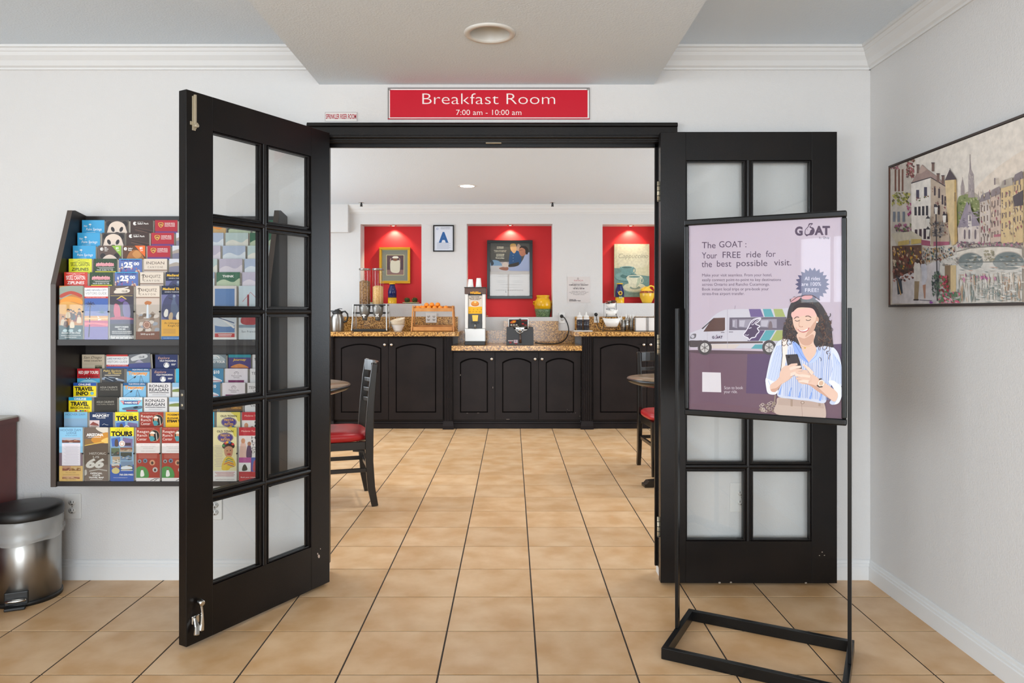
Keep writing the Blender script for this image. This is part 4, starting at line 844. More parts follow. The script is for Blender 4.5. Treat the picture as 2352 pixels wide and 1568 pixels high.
bx('backing_board', fx0+0.006, fx1-0.006, -0.001, 0.008, fz0+0.006, fz1-0.006, PLASB, pf)
px0, px1, pz0, pz1 = fx0+ft*0.7-0.001, fx1-ft*0.7+0.001, fz0+ft-0.001, fz1-ft+0.001
DLr, DRr = 2.675, 2.42
def pmap(x, y):
    t = (x-72)/1097.0; top = 118-58*t; bot = 1445+73*t; v = (y-top)/(bot-top); w = t*DLr/(DRr*(1-t)+DLr*t)
    w = min(max(w, 0), 1); v = min(max(v, 0), 1)
    return (px0+w*(px1-px0), pz1-v*(pz1-pz0))
P = Print(fn=pmap, dz=1.6e-5, rough=0.4)
LIL = '#cbbcc8'
P.poly([(72, 118), (1168, 60), (1172, 1518), (75, 1445)], LIL)
PUR = '#4b3550'
def T(t, x, y, h, w, col=PUR, off=0.0, **k): P.text(t, x, y, h, col, w, 'l', off, up=-1, **k)
# lower aubergine field
P.poly([(74, 1018), (480, 1040), (640, 1035), (900, 1000), (1172, 975), (1172, 1518), (75, 1445)], '#725564')
P.poly([(490, 1040), (640, 1036), (900, 990), (1172, 975), (1172, 1300), (700, 1340), (480, 1330)], '#5c4468')
P.blob([(1060, 1250), (1172, 1180), (1172, 1360), (1100, 1380)], '#6b4a80')
T('The', 165, 282, 44, 98); T('GOAT :', 288, 276, 44, 194); T('Your', 165, 356, 44, 108); T('FREE', 313, 352, 44, 128); T('ride', 484, 349, 44, 102); T('for', 622, 346, 44, 70)
T('the', 163, 418, 44, 74); T('best', 272, 415, 44, 103); T('possible', 412, 412, 44, 220); T('visit.', 680, 408, 44, 124)
for t, y, w in (('Make your visit seamless. From your hotel,', 486, 498), ('easily connect point-to-point to key destinations', 520, 563), ('across Ontario and Rancho Cucamonga.', 553, 482), ('Book instant local trips or pre-book your', 587, 476), ('stress-free airport transfer.', 620, 302)): T(t, 167, y, 20, w)
# logo top right
def goatlogo(x, y, s, col):
    P.text('G', x, y, 58*s, col, 56*s, 'l', .05, up=-1); P.text('AT', x+140*s, y-4*s, 58*s, col, 112*s, 'l', .05, up=-1)
    P.blob([(x+74*s, y-40*s), (x+92*s, y-60*s), (x+102*s, y-84*s), (x+130*s, y-84*s), (x+112*s, y-62*s), (x+134*s, y-52*s), (x+142*s, y-28*s), (x+128*s, y-2*s), (x+98*s, y+2*s), (x+84*s, y+8*s), (x+70*s, y-10*s)], col)
    P.blob([(x+78*s, y-38*s), (x+94*s, y-54*s), (x+106*s, y-74*s), (x+118*s, y-76*s), (x+104*s, y-58*s), (x+122*s, y-44*s), (x+112*s, y-34*s), (x+104*s, y-12*s), (x+88*s, y-6*s), (x+76*s, y-12*s)], LIL)
    P.line([(x+86*s, y-40*s), (x+94*s, y-36*s)], 3*s, col)
goatlogo(830, 190, 1.0, PUR)
P.text('By', 1003, 216, 12, '#6a5a70', 20, 'l', 0, up=-1); P.text('Qhop', 1030, 216, 14, PUR, 48, 'l', .02, up=-1)
# starburst
pts = []
for i in range(44):
    a = 2*PI*i/44; r = 124 if i % 2 == 0 else 100; pts.append((955+r*math.cos(a)*1.0, 545+r*math.sin(a)*0.98))
P.poly(pts, '#4d4a70'); 
for t, x, y, w in (('All rides', 900, 516, 110), ('are 100%', 878, 556, 140), ('FREE!', 903, 600, 96)): T(t, x, y, 26, w, '#dcd6e2')
# van
P.blob([(76, 1030), (150, 1040), (400, 1046), (640, 1044), (640, 1028), (90, 1016)], '#5d4650')
VB = '#d3d0d8'
P.poly(smooth_pts([(80, 905), (110, 882), (160, 862), (200, 820), (250, 770), (300, 738), (350, 724), (500, 722), (700, 722), (800, 724)], 4)[:-4]+[(800, 724), (800, 1010), (90, 1000), (76, 960)], VB)
P.poly([(90, 960), (240, 955), (600, 955), (600, 968), (240, 972), (90, 980)], '#5b4a48')
P.poly([(440, 975), (400, 1008), (230, 1006), (232, 975)], '#dccfc6')
P.blob([(76, 950), (130, 948), (170, 950), (150, 990), (90, 996), (76, 985)], '#4a3f42'); P.blob([(82, 925), (95, 903), (124, 900), (118, 930), (88, 935)], '#6e6a70'); P.ell(100, 918, 12, 12, '#c9c6ce')
P.poly([(176, 884), (232, 800), (252, 786), (330, 783), (330, 872), (318, 880)], '#5d3f38'); P.poly([(162, 862), (252, 783), (248, 792), (172, 866)], '#3e3a42')
P.line([(346, 724), (348, 1006)], 2, '#b5aeba'); P.line([(203, 884), (206, 990)], 2, '#b5aeba'); P.line([(348, 1006), (350, 724)], 2, '#c0b9c6'); P.rect(300, 888, 326, 892, '#4a4048'); P.rect(358, 885, 388, 889, '#4a4048'); P.line([(400, 722), (404, 697)], 2, '#5a5260')
P.poly([(362, 783), (770, 780), (770, 874), (360, 874)], '#6b6272')
for a_, b_ in ((382, 418), (428, 520), (582, 700)): P.poly([(a_, 797), (b_, 795), (b_, 860), (a_, 852)], '#a09aa8'); P.poly([(a_+6, 805), (a_+(b_-a_)*.5, 803), (a_+(b_-a_)*.4, 850), (a_+6, 846)], '#c2bdc8')
P.blob([(640, 860), (645, 820), (655, 810), (665, 820), (668, 860)], '#7a6a70')
for xs, c in (((500, 596), '#6e5a90'), ((600, 670), '#57a9b2'), ((676, 752), '#a9b568')):
    a_, b_ = xs; P.poly([(a_, 722), (b_-12, 722), (b_+10, 779), (a_+14, 779)], c)
for xs, c in (((536, 616), '#5a4470'), ((622, 690), '#57a9b2'), ((700, 780), '#a9b568')):
    a_, b_ = xs; P.poly([(a_, 876), (b_, 876), (b_-46, 952), (a_-46, 952)], c)
P.poly([(545, 978), (650, 976), (600, 1010), (515, 1008)], '#57a9b2')
for cx_ in (186, 646): P.ell(cx_, 1000, 50, 54, '#4a4246', 28); P.ell(cx_, 1000, 38, 41, '#35302f', 26); P.ell(cx_, 1000, 32, 35, '#cfcbc6', 24); [P.line([(cx_, 1000), (cx_+30*math.cos(k*1.047+.5), 1000+33*math.sin(k*1.047+.5))], 7, '#8b8684') for k in range(6)]; P.ell(cx_, 1000, 8, 9, '#6b6664')
goatlogo(238, 934, 0.30, PUR)
g = smooth_pts([(462, 905), (480, 880), (498, 850), (512, 820), (530, 800), (555, 790), (586, 788), (570, 812), (548, 830), (580, 846), (562, 862), (574, 884), (556, 905), (545, 925), (520, 930), (503, 945), (494, 930), (470, 918)], 4)
P.poly(g, '#4e3a5c'); P.line(g+[g[0]], 7, '#ece8f0'); P.line([(500, 862), (520, 856)], 5, '#ece8f0'); P.line(smooth_pts([(520, 826), (545, 800), (580, 790), (548, 815), (530, 836)], 3), 4, '#ece8f0'); P.line([(472, 908), (492, 912), (500, 905)], 4, '#ece8f0')
T('Scan to book', 325, 1300, 22, 134, '#ded4da'); T('your ride.', 323, 1328, 22, 96, '#ded4da')
P.poly([(168, 1176), (300, 1180), (304, 1322), (168, 1318)], '#e6e0e2')
# woman: bag chain, hair behind, body, arms, hands, phone, face
rp = random.Random(9)
for k in range(26): P.ring(640+rp.uniform(-56, 50), 1430+rp.uniform(-36, 34), 13, 10, 4, rp.choice(('#8f7a68', '#c2b0a0', '#d8cabb')), 10)
P.line([(690, 1340), (684, 1400), (660, 1430)], 9, '#a08d7c')
HA = ('#2e2426', '#43312c', '#5a4034', '#37292a', '#6d4f3e')
P.blob([(880, 640), (820, 660), (785, 720), (770, 800), (748, 850), (742, 920), (760, 975), (800, 1010), (860, 1000), (900, 960), (1000, 1000), (1060, 1060), (1110, 1105), (1132, 1080), (1110, 1010), (1100, 930), (1090, 840), (1050, 740), (1000, 670), (930, 635)], HA[0])
for k in range(190):
    side = rp.random()
    if side < .36: x, y = rp.uniform(748, 830), rp.uniform(800, 1000)
    elif side < .85: x, y = rp.uniform(985, 1100), rp.uniform(760, 1080); x += (y-900)*.08
    else: x, y = rp.uniform(810, 1010), rp.uniform(650, 730)
    r = rp.uniform(9, 17); a0 = rp.uniform(0, 6); P.ring(x, y, r, r*1.2, rp.uniform(3, 6), rp.choice(HA), 8, a0, a0+rp.uniform(2.5, 4.5))
SK, SK2, SK3 = '#d9b8a6', '#c59c88', '#e6cabb'
# trousers
P.blob([(715, 1360), (820, 1375), (960, 1385), (1035, 1390), (1050, 1510), (960, 1525), (700, 1480), (700, 1400)], '#c6b1a4', 6); P.poly([(716, 1366), (1035, 1392), (1040, 1440), (708, 1412)], '#bba497')
P.line([(880, 1405), (884, 1510)], 3, '#a08a7c'); P.ell(886, 1397, 14, 11, '#8d7768'); P.ell(886, 1397, 9, 7, '#c9b6a8')
for x in (800, 1000): P.poly([(x, 1368), (x+16, 1370), (x+15, 1425), (x, 1423)], '#a8917f')
# shirt
SH_ = '#cfd5e6'; SB = '#6f8fd0'; SB2 = '#90a8dc'
body = smooth_pts([(770, 945), (820, 960), (880, 1010), (980, 1000), (1040, 990), (1110, 1010), (1135, 1080), (1140, 1180), (1100, 1260), (1060, 1330), (1045, 1400), (930, 1385), (800, 1370), (705, 1345), (740, 1250), (760, 1150), (740, 1050)], 5)
P.poly(body, SH_)
for k in range(30):
    x = 745+k*12.5; top_ = 965+abs(k-11)*3; lean = (k-14)*1.1
    P.line([(x+lean, top_+rp.uniform(0, 30)), (x+4*math.sin(k), 1180), (x-lean*.6, 1350+min(k, 24)*1.2)], rp.choice((2.6, 3.4)), SB if k % 3 else SB2)
for (x, y) in ((720, 1340), (790, 1352), (860, 1362), (940, 1372), (1010, 1385)): P.line([(x, y), (x+9, y-38), (x+20, y-72)], [16, 9, 2], '#86a2dc')
# her right arm (left of picture)
P.blob([(770, 945), (720, 950), (690, 990), (660, 1060), (640, 1140), (625, 1220), (625, 1250), (690, 1280), (740, 1200), (765, 1120), (780, 1020)], SH_)
for k in range(11): P.line([(700+k*7, 990-k*2), (668+k*9, 1100), (636+k*9, 1230+k*2)], 2.6, SB if k % 2 else SB2)
P.blob([(622, 1225), (640, 1225), (700, 1262), (710, 1310), (690, 1338), (640, 1330), (625, 1280)], '#dcdfe8'); P.line([(640, 1236), (664, 1290), (690, 1322)], 3, '#9fb0d8')
P.blob([(655, 1270), (700, 1235), (740, 1190), (790, 1180), (815, 1205), (790, 1232), (730, 1270), (690, 1316), (660, 1312)], SK); P.blob([(660, 1300), (700, 1290), (740, 1256), (700, 1314), (668, 1318)], SK2)
# strap
P.poly([(735, 944), (772, 938), (780, 990), (768, 1075), (760, 1140), (728, 1180), (742, 1060)], '#e3d8d0'); P.line([(737, 945), (742, 1060), (728, 1178)], 4, '#3f3a3c')
# her left arm (right of picture)
P.blob([(1100, 1000), (1140, 1040), (1165, 1130), (1172, 1250), (1150, 1290), (1090, 1270), (1075, 1240), (1100, 1160), (1090, 1060)], SH_)
for k in range(8): P.line([(1105+k*6, 1040+k*9), (1106+k*8, 1140), (1092+k*10, 1262)], 2.6, SB if k % 2 else SB2)
P.blob([(1070, 1245), (1110, 1240), (1168, 1290), (1172, 1330), (1150, 1395), (1115, 1412), (1090, 1400), (1110, 1370), (1120, 1330), (1100, 1280)], '#dcdfe8'); P.blob([(1080, 1395), (1130, 1340), (1140, 1360), (1110, 1412)], '#b9c2da')
P.blob([(885, 1165), (930, 1170), (990, 1215), (1040, 1250), (1120, 1310), (1140, 1345), (1120, 1390), (1080, 1370), (1010, 1300), (960, 1268), (880, 1262), (850, 1230)], SK, 6); P.blob([(900, 1262), (960, 1268), (1010, 1300), (1090, 1376), (1110, 1388), (1000, 1320), (940, 1275)], SK2)
# neck, collar
P.blob([(850, 900), (860, 960), (880, 1010), (905, 1080), (930, 1110), (970, 1060), (985, 1010), (965, 960), (975, 880)], SK); P.blob([(858, 925), (900, 935), (960, 905), (965, 950), (930, 985), (880, 975)], SK2); P.ell(903, 1003, 7, 7, '#c9a45c'); P.line([(872, 985), (903, 1000), (955, 985)], 2, '#c9a45c')
P.blob([(815, 955), (860, 985), (900, 1060), (930, 1112), (880, 1085), (830, 1030)], '#8fa8e0'); P.blob([(1000, 985), (985, 1040), (930, 1112), (975, 1100), (1015, 1050)], '#b4c4ea'); P.line([(930, 1112), (925, 1200), (915, 1360)], 2.5, '#8fa0c8')
P.line([(830, 970), (880, 1060), (928, 1108)], 3, '#5f7fc8'); P.line([(1006, 1000), (985, 1060), (934, 1108)], 3, '#7f98d4')
# face
P.blob([(815, 740), (818, 820), (835, 870), (870, 912), (905, 924), (940, 908), (972, 865), (988, 810), (985, 750), (960, 712), (900, 700), (845, 712)], SK, 6); P.blob([(940, 860), (985, 800), (985, 830), (965, 880), (930, 912), (905, 922)], SK2); P.blob([(818, 740), (960, 714), (985, 750), (970, 775), (900, 770), (820, 790)], '#dfb0a8'); P.ell(992, 800, 11, 22, SK2); P.ell(990, 818, 5, 6, '#e8e2d8')
for a_, b_, c_, d_ in ((824, 796, 862, 784), (905, 778, 950, 786)): P.line(smooth_pts([(a_, b_), ((a_+c_)/2, min(b_, d_)-7), (c_, d_), ((a_+c_)/2, min(b_, d_)-2)], 3), 3, '#4a3430')
for a_, b_ in ((832, 806), (910, 802)): P.line([(a_, b_-2), (a_+10, b_+4), (a_+24, b_+4), (a_+36, b_-4)], 4.5, '#3a2826')
P.line([(866, 800), (860, 840), (866, 852), (884, 852)], 3, '#b08772'); P.ell(866, 848, 6, 4, '#c08f7a'); P.ell(884, 850, 5, 4, '#b98a76')
P.blob([(850, 868), (880, 876), (915, 868), (936, 856), (924, 880), (896, 892), (868, 886)], '#b25a5c'); P.blob([(858, 871), (886, 878), (926, 864), (912, 880), (880, 884)], '#f0e8e4'); P.blob([(836, 850), (848, 862), (846, 880), (838, 866)], '#d2a592')
# hair over forehead + sunglasses
P.blob([(815, 745), (830, 700), (880, 680), (960, 690), (1000, 740), (1006, 790), (990, 770), (960, 722), (900, 712), (850, 716)], '#33282c'); P.blob([(800, 672), (812, 648), (850, 636), (872, 640), (850, 662), (816, 676)], '#c9979c'); P.blob([(880, 640), (905, 624), (945, 622), (958, 640), (930, 654), (890, 652)], '#cf9da2'); P.line([(800, 672), (850, 636), (905, 624), (956, 624), (1010, 660)], 5, '#54424a')
for k in range(60):
    x, y = (rp.uniform(752, 822), rp.uniform(840, 1005)) if k % 3 == 0 else (rp.uniform(1000, 1095), rp.uniform(800, 1090))
    r = rp.uniform(8, 15); a0 = rp.uniform(0, 6); P.ring(x, y, r, r*1.3, rp.uniform(2.5, 4.5), rp.choice(HA), 8, a0, a0+rp.uniform(2.5, 4.5))
# phone and fingers
P.poly([(764, 1052), (850, 1048), (882, 1150), (870, 1172), (800, 1176), (784, 1150)], '#2b2628'); P.poly([(770, 1056), (846, 1053), (874, 1146), (790, 1148)], '#3d3638'); P.ell(788, 1068, 8, 8, '#191718')
for k, (ax, ay, bx_, by) in enumerate(((770, 1150, 850, 1120), (772, 1166, 876, 1138), (780, 1184, 884, 1160), (790, 1200, 872, 1184))): P.line([(ax, ay), ((ax+bx_)/2, (ay+by)/2-8), (bx_, by)], [24, 22, 15], (SK, SK3)[k % 2]); P.line([(ax+10, ay+12), (bx_-8, by+9)], 2, SK2)
P.blob([(740, 1150), (780, 1130), (800, 1180), (790, 1230), (740, 1240), (722, 1200)], SK)
for k, (ax, ay, bx_, by) in enumerate(((960, 1190, 890, 1120), (930, 1196, 838, 1178), (940, 1214, 832, 1200), (946, 1232, 840, 1222), (930, 1248, 860, 1244))): P.line([(ax, ay), ((ax+bx_)/2, (ay+by)/2-4), (bx_, by)], [26, 22, 13], (SK3, SK)[k % 2]); P.line([(ax-10, ay+11), (bx_+8, by+8)], 2, SK2)
P.ell(1020, 1258, 22, 26, '#e6d8cc', 16, .5); P.ell(1020, 1258, 15, 18, '#c9a78c', 14, .5); P.line([(990, 1272), (1006, 1285), (1030, 1282)], 9, '#3f3432'); P.line([(1004, 1230), (1024, 1226)], 9, '#3f3432')
pr = P.build('poster_print', pf, (0, -0.0022, 0))
bx('clear_cover', px0, px1, -0.0075, -0.0068, pz0, pz1, glass('poster_cover_sheet', '#fbfbfc', 0.012, 1.45), pf)

# ================================================================ framed canal painting on the right wall
PY0, PY1, PZ0, PZ1 = 3.066, 1.86, 1.229, 1.826
pa = thing('framed_painting', 'large framed canal town painting with bridge and church spires on the right wall', 'picture', (XR, PY0, PZ0), -PI/2)
PWd, PHt = PY0-PY1, PZ1-PZ0
FR = mat('bronze_frame', '#4a3f3a', 0.35, 0.3); FRL = mat('copper_frame_end', '#5d3a2c', 0.35, 0.2)
for n_, a_, b_, c_, d_ in (('frame_rail', 0, PWd, PHt-0.008, PHt), ('frame_rail', 0, PWd, 0, 0.008), ('frame_stile', 0, 0.008, 0.008, PHt-0.008), ('frame_stile', PWd-0.008, PWd, 0.008, PHt-0.008)):
    bx(n_, a_, b_, -0.029, -0.001, c_, d_, FRL if (n_ == 'frame_stile' and a_ == 0) else FR, pa)
bx('canvas', 0.010, PWd-0.010, -0.026, -0.002, 0.010, PHt-0.010, mat('canvas_side', '#cfc6bc', 0.7), pa)
XP = XR-0.027
def amap(x, y):
    px, py = 2030+x/3.41, 260+y/3.41
    Yd = XP*FPX/(px-CXP); u = PY0-Yd; z = Z(py, Yd)-PZ0
    return (min(max(u, 0.011), PWd-0.011), min(max(z, 0.011), PHt-0.011))
P = Print(fn=amap, dz=8e-6, rough=0.6)
def ur(x0, y0, x1, y1, col): P.rect(x0, y0, x1, y1, col)
def Q(u0, v0, u1, v1, col):
    """rectangle in canvas metres"""
    f = P.fn; P.fn = lambda a, b: (min(max(a, .011), PWd-.011), min(max(b, .011), PHt-.011)); P.rect(u0, v0, u1, v1, col); P.fn = f
def QB(pts, col, k=4):
    f = P.fn; P.fn = lambda a, b: (min(max(a, .011), PWd-.011), min(max(b, .011), PHt-.011)); P.blob(pts, col, k); P.fn = f
Q(0.01, 0.01, PWd, PHt, '#e8dfd4')
QB([(0.5, 0.35), (0.7, 0.46), (1.0, 0.5), (1.19, 0.4), (1.19, 0.2), (0.5, 0.2)], '#e8dacb')
ra_ = random.Random(21)
def dabs(n, x0, y0, x1, y1, w, h, cols):
    for _ in range(n):
        x, y = ra_.uniform(x0, x1), ra_.uniform(y0, y1); a, b = w*ra_.uniform(.5, 1.4), h*ra_.uniform(.5, 1.4)
        P.poly([(x, y), (x+a*.5, y-b*.3), (x+a, y+b*.2), (x+a*.6, y+b)], ra_.choice(cols))
# distant haze, trees, spires
P.blob([(580, 700), (620, 640), (680, 610), (760, 680), (770, 900), (590, 900)], '#b9ad9f'); P.blob([(575, 690), (610, 640), (680, 640), (750, 700), (760, 880), (580, 900)], '#8c9463'); dabs(60, 580, 660, 750, 860, 22, 16, ('#7a8a4a', '#a3ad74', '#5f7040', '#b9b98c'))
P.poly([(675, 330), (684, 440), (704, 480), (710, 660), (660, 660), (662, 480), (670, 440)], '#a89c9c'); P.line([(675, 322), (675, 440)], 4, '#7f7477'); dabs(16, 664, 470, 700, 620, 7, 18, ('#8a7f82', '#c3b8b2')); P.poly([(616, 510), (630, 570), (632, 640), (602, 640), (602, 570)], '#ab9f9d'); P.line([(616, 500), (616, 570)], 3, '#8d8284')
for x in (740, 775, 828): P.poly([(x, 590+ra_.uniform(-10, 20)), (x+7, 680), (x-7, 680)], '#b3a8a6')
# left edge house and shutters
P.poly([(40, 400), (210, 355), (220, 520), (215, 960), (60, 960)], '#cdc3b8')
for x in (84, 112, 140): P.poly([(x, 440), (x+14, 436), (x+14, 610), (x, 612)], '#7d5547')
dabs(60, 45, 390, 110, 430, 14, 12, ('#8f4a5c', '#b97f86', '#5d4a46', '#6f7a4c')); dabs(70, 170, 350, 225, 500, 16, 14, ('#8f4a4c', '#b9676c', '#6b4a46', '#7f6a52')); dabs(70, 60, 620, 190, 710, 18, 16, ('#a3a054', '#7f8340', '#5f5438', '#c9bd6c')); dabs(40, 180, 700, 232, 800, 14, 12, ('#b0487c', '#c96a98', '#7f3a5c'))
for x in (75, 110, 150): P.rect(x, 770, x+18, 850, '#7e8490')
dabs(60, 80, 860, 215, 925, 16, 14, ('#8a4a6a', '#b06a8c', '#4f4a4c', '#6f7a4c'))
# white house with hipped roof
P.poly([(218, 545), (372, 505), (372, 1030), (222, 960)], '#eee6dd'); P.poly([(372, 505), (512, 590), (520, 1030), (372, 1040)], '#c6b29f'); P.poly([(218, 548), (262, 470), (306, 402), (345, 440), (400, 480), (515, 582), (372, 500)], '#a88f88'); P.line([(218, 548), (372, 502), (512, 586)], 8, '#4b4348'); P.poly([(300, 405), (345, 440), (300, 470), (262, 478)], '#bfa69b')
for x, y in ((262, 400), (380, 385), (420, 470), (458, 485)): P.rect(x, y, x+18, y+70, '#7f655c'); P.rect(x-3, y, x+21, y+8, '#594a4a')
for x, y in ((258, 600), (320, 578)): P.rect(x, y, x+24, y+70, '#4f4a5c'); dabs(10, x-6, y+60, x+30, y+85, 10, 8, ('#5f6b3c', '#8f3f3c'))
for x in (245, 275, 305, 335): P.rect(x, 722+(360-x)*.1, x+18, 800, '#3f3b42')
for x in (248, 282, 316, 345): P.rect(x, 910-(x-248)*.1, x+20, 985, '#4b3a44')
for x, y in ((398, 570), (432, 590), (458, 640), (480, 650), (398, 712), (430, 720), (470, 770), (495, 780), (400, 890), (440, 900)): P.rect(x, y, x+14, y+74, '#51454b')
dabs(40, 380, 560, 510, 960, 12, 16, ('#9d7f72', '#d8c7b6', '#8a4c4c'))
# yellow tower
P.poly([(485, 525), (574, 515), (580, 1010), (540, 1040), (512, 900)], '#dfc69a'); P.poly([(574, 515), (560, 520), (560, 1030), (582, 1010)], '#c5a56c'); P.poly([(484, 526), (522, 440), (545, 470), (576, 518)], '#5c5055'); P.line([(524, 430), (532, 470)], 4, '#514549'); P.rect(560, 620, 568, 690, '#7c6448')
# awnings, cafe, people
P.poly([(70, 940), (230, 925), (305, 970), (302, 1010), (205, 1000), (205, 1025), (118, 1040), (68, 960)], '#d2c8b4'); P.poly([(118, 1005), (204, 990), (204, 1025), (118, 1040)], '#c9b06c'); P.poly([(220, 985), (304, 985), (304, 1015), (220, 1028)], '#cdb46a')
P.poly([(300, 990), (370, 1000), (368, 1040), (300, 1030)], '#a85a74'); P.poly([(395, 1005), (520, 1005), (520, 1030), (395, 1040)], '#b0627a')
P.poly([(70, 1040), (300, 1030), (300, 1230), (80, 1300)], '#6b4c40'); dabs(120, 75, 1045, 300, 1230, 16, 22, ('#3f2e2c', '#8a6a54', '#c9a07c', '#7a2f2a', '#d8c8b0', '#4c5a40', '#d1a23c'))
dabs(150, 300, 1045, 560, 1160, 12, 18, ('#39343c', '#8a4a3c', '#c9a88c', '#4c6a80', '#b98a54', '#e0d4c6', '#5f6b4c'))
P.poly([(80, 1300), (250, 1230), (440, 1150), (480, 1200), (440, 1500), (75, 1490)], '#d6d1d4'); P.poly([(250, 1240), (400, 1170), (380, 1300), (300, 1400)], '#d6d0d2')
dabs(60, 75, 1215, 240, 1310, 22, 14, ('#9a5c50', '#6b4038', '#b98478', '#4b3a3a')); P.poly([(108, 1270), (150, 1310), (160, 1410), (120, 1420)], '#3b4450'); P.poly([(110, 1270), (120, 1310), (150, 1420), (140, 1425)], '#c9a06a')
P.blob([(250, 1180), (275, 1170), (298, 1190), (296, 1310), (252, 1315)], '#e2dcd6'); P.poly([(252, 1315), (290, 1315), (280, 1460), (250, 1460)], '#a08a6c'); P.ell(275, 1158, 13, 17, '#4b362e'); P.blob([(302, 1190), (322, 1178), (345, 1195), (350, 1300), (310, 1350), (312, 1260)], '#cfcfda'); P.poly([(316, 1345), (340, 1340), (338, 1450), (328, 1450)], '#b98a74'); P.ell(320, 1165, 11, 16, '#5c4334'); P.rect(244, 1455, 285, 1466, '#3b2f2e'); P.line([(290, 1462), (390, 1468)], 6, '#6f6a74')
# chapel
P.poly([(588, 900), (664, 690), (700, 760), (765, 870), (765, 900)], '#9b909c'); P.poly([(590, 895), (765, 880), (770, 1010), (600, 1050)], '#d8cac2'); P.poly([(672, 790), (700, 780), (704, 1000), (676, 1010)], '#ddd3cc'); P.poly([(686, 690), (706, 790), (668, 790)], '#a89ba2'); P.rect(684, 800, 694, 840, '#5b5058')
for x in (640, 676, 724): P.blob([(x, 920), (x+7, 910), (x+14, 920), (x+13, 980), (x, 980)], '#7c6f76', 2)
dabs(50, 592, 760, 760, 900, 26, 7, ('#857a88', '#b3a6ac', '#9b8f98'))
# right houses
for (x0, x1, yt, c, rf) in ((766, 850, 700, '#cfc2b8', '#8f8488'), (850, 932, 660, '#cbb5a6', '#97898a'), (932, 1030, 590, '#d8be90', '#b3a89c'), (1030, 1110, 540, '#dcc294', '#8c8084')):
    P.poly([(x0, yt), (x1, yt-30), (x1, 1010), (x0, 1020)], c); P.poly([(x0-6, yt), (x0+14, yt-60), (x1-10, yt-90), (x1, yt-30)], rf)
    for r_ in range(4):
        for k in range(3): xx = x0+8+k*(x1-x0-12)/3; yy = yt+30+r_*80-k*6; P.rect(xx, yy, xx+9, yy+44, '#82706a')
    P.line([(x0, yt), (x0, 1010)], 3, '#94867e')
dabs(120, 770, 600, 1100, 960, 12, 20, ('#b29a84', '#8d7a70', '#e3d2b4', '#a3606a', '#6f6260')); P.poly([(880, 950), (935, 945), (930, 965), (880, 970)], '#b5707c'); P.poly([(1030, 650), (1110, 600), (1110, 720), (1040, 730)], '#5f555a')
for x in (960, 1040, 1075, 882): P.rect(x, 500+ra_.uniform(0, 30), x+12, 560, '#8c7f80')
# quay rail flowers
dabs(160, 580, 1005, 1098, 1050, 14, 12, ('#a3607c', '#8f7f84', '#c98ca0', '#5f5a60', '#7a6a70'))
# bridge and water
P.poly([(470, 1150), (600, 1100), (1105, 1100), (1105, 1510), (430, 1500), (440, 1300)], '#d3cfc8')
P.poly([(590, 1080), (700, 1052), (840, 1040), (1000, 1040), (1105, 1055), (1105, 1170), (600, 1170)], '#dcd4c8'); P.line([(590, 1084), (700, 1056), (850, 1044), (1000, 1044), (1105, 1060)], 8, '#8d857d'); P.line([(590, 1092), (700, 1066), (850, 1054), (1000, 1054), (1105, 1070)], 8, '#ded6cb')
for cx_, rx_ in ((700, 100), (1000, 125)):
    P.poly([(cx_-rx_, 1165)]+[(cx_-rx_*math.cos(PI*k/16), 1165-(74 if rx_ == 100 else 82)*math.sin(PI*k/16)) for k in range(17)], '#77807f'); P.poly([(cx_-rx_, 1165)]+[(cx_-rx_*math.cos(PI*k/16), 1165+62*math.sin(PI*k/16)) for k in range(17)], '#959a98')
    P.line([(cx_-rx_*math.cos(PI*k/16), 1165-(74 if rx_ == 100 else 82)*math.sin(PI*k/16)) for k in range(17)], 7, '#b5aca2')
    dabs(30, cx_-rx_*.6, 1110, cx_+rx_*.6, 1210, 40, 9, ('#5d6a6c', '#a9aba6', '#8a8478', '#c3bfb6', '#6f6a58'))
P.line([(590, 1168), (1105, 1160)], 7, '#6e716e'); dabs(50, 800, 1070, 880, 1150, 18, 14, ('#a29a84', '#bdb4a6', '#8c8670')); dabs(30, 470, 1130, 590, 1190, 26, 14, ('#e0d8ce', '#8a8580', '#b5aca2'))
P.rect(545, 1190, 588, 1400, '#d2b98c'); P.rect(500, 1190, 545, 1380, '#8a7258')
dabs(110, 590, 1190, 1090, 1330, 60, 7, ('#d8d2c8', '#b2aaa0', '#8f9490', '#e6e0d6', '#c7a99a')); dabs(130, 600, 1260, 1090, 1450, 12, 70, ('#a4a69e', '#e2ddd4', '#c9b9a8', '#7f8c88', '#d8ccc0', '#b89a80')); dabs(70, 700, 1330, 1090, 1500, 50, 8, ('#e6e2da', '#b9b6ae', '#8a928e'))
dabs(14, 640, 1260, 900, 1300, 18, 26, ('#a8608c', '#c98ca8'))
# lamp post and flowers
P.line([(436, 760), (440, 1000), (446, 1470)], 9, '#3a363c'); P.line([(372, 840), (400, 880), (440, 860), (480, 880), (502, 830)], 5, '#3a363c')
for x, y in ((436, 735), (372, 825), (502, 800), (372, 910)): P.poly([(x-14, y), (x+14, y), (x+9, y+55), (x-9, y+55)], '#e6e0d8'); P.poly([(x-18, y), (x, y-26), (x+18, y)], '#413c42')
dabs(60, 405, 850, 490, 960, 12, 12, ('#4c484c', '#6f6a6c', '#8f8a86')); dabs(60, 400, 1240, 450, 1420, 16, 22, ('#3d5048', '#5d6f5c', '#2f3a3a'))
dabs(70, 460, 1270, 520, 1400, 18, 16, ('#a82f44', '#c95a6a', '#5f7a4c', '#7c2436')); dabs(120, 450, 1400, 620, 1495, 24, 20, ('#c9607c', '#a83a50', '#5f7a5c', '#8fa08a', '#e0a0b0', '#4c6a54')); dabs(8, 385, 1465, 420, 1490, 10, 18, ('#8a3a9c',))
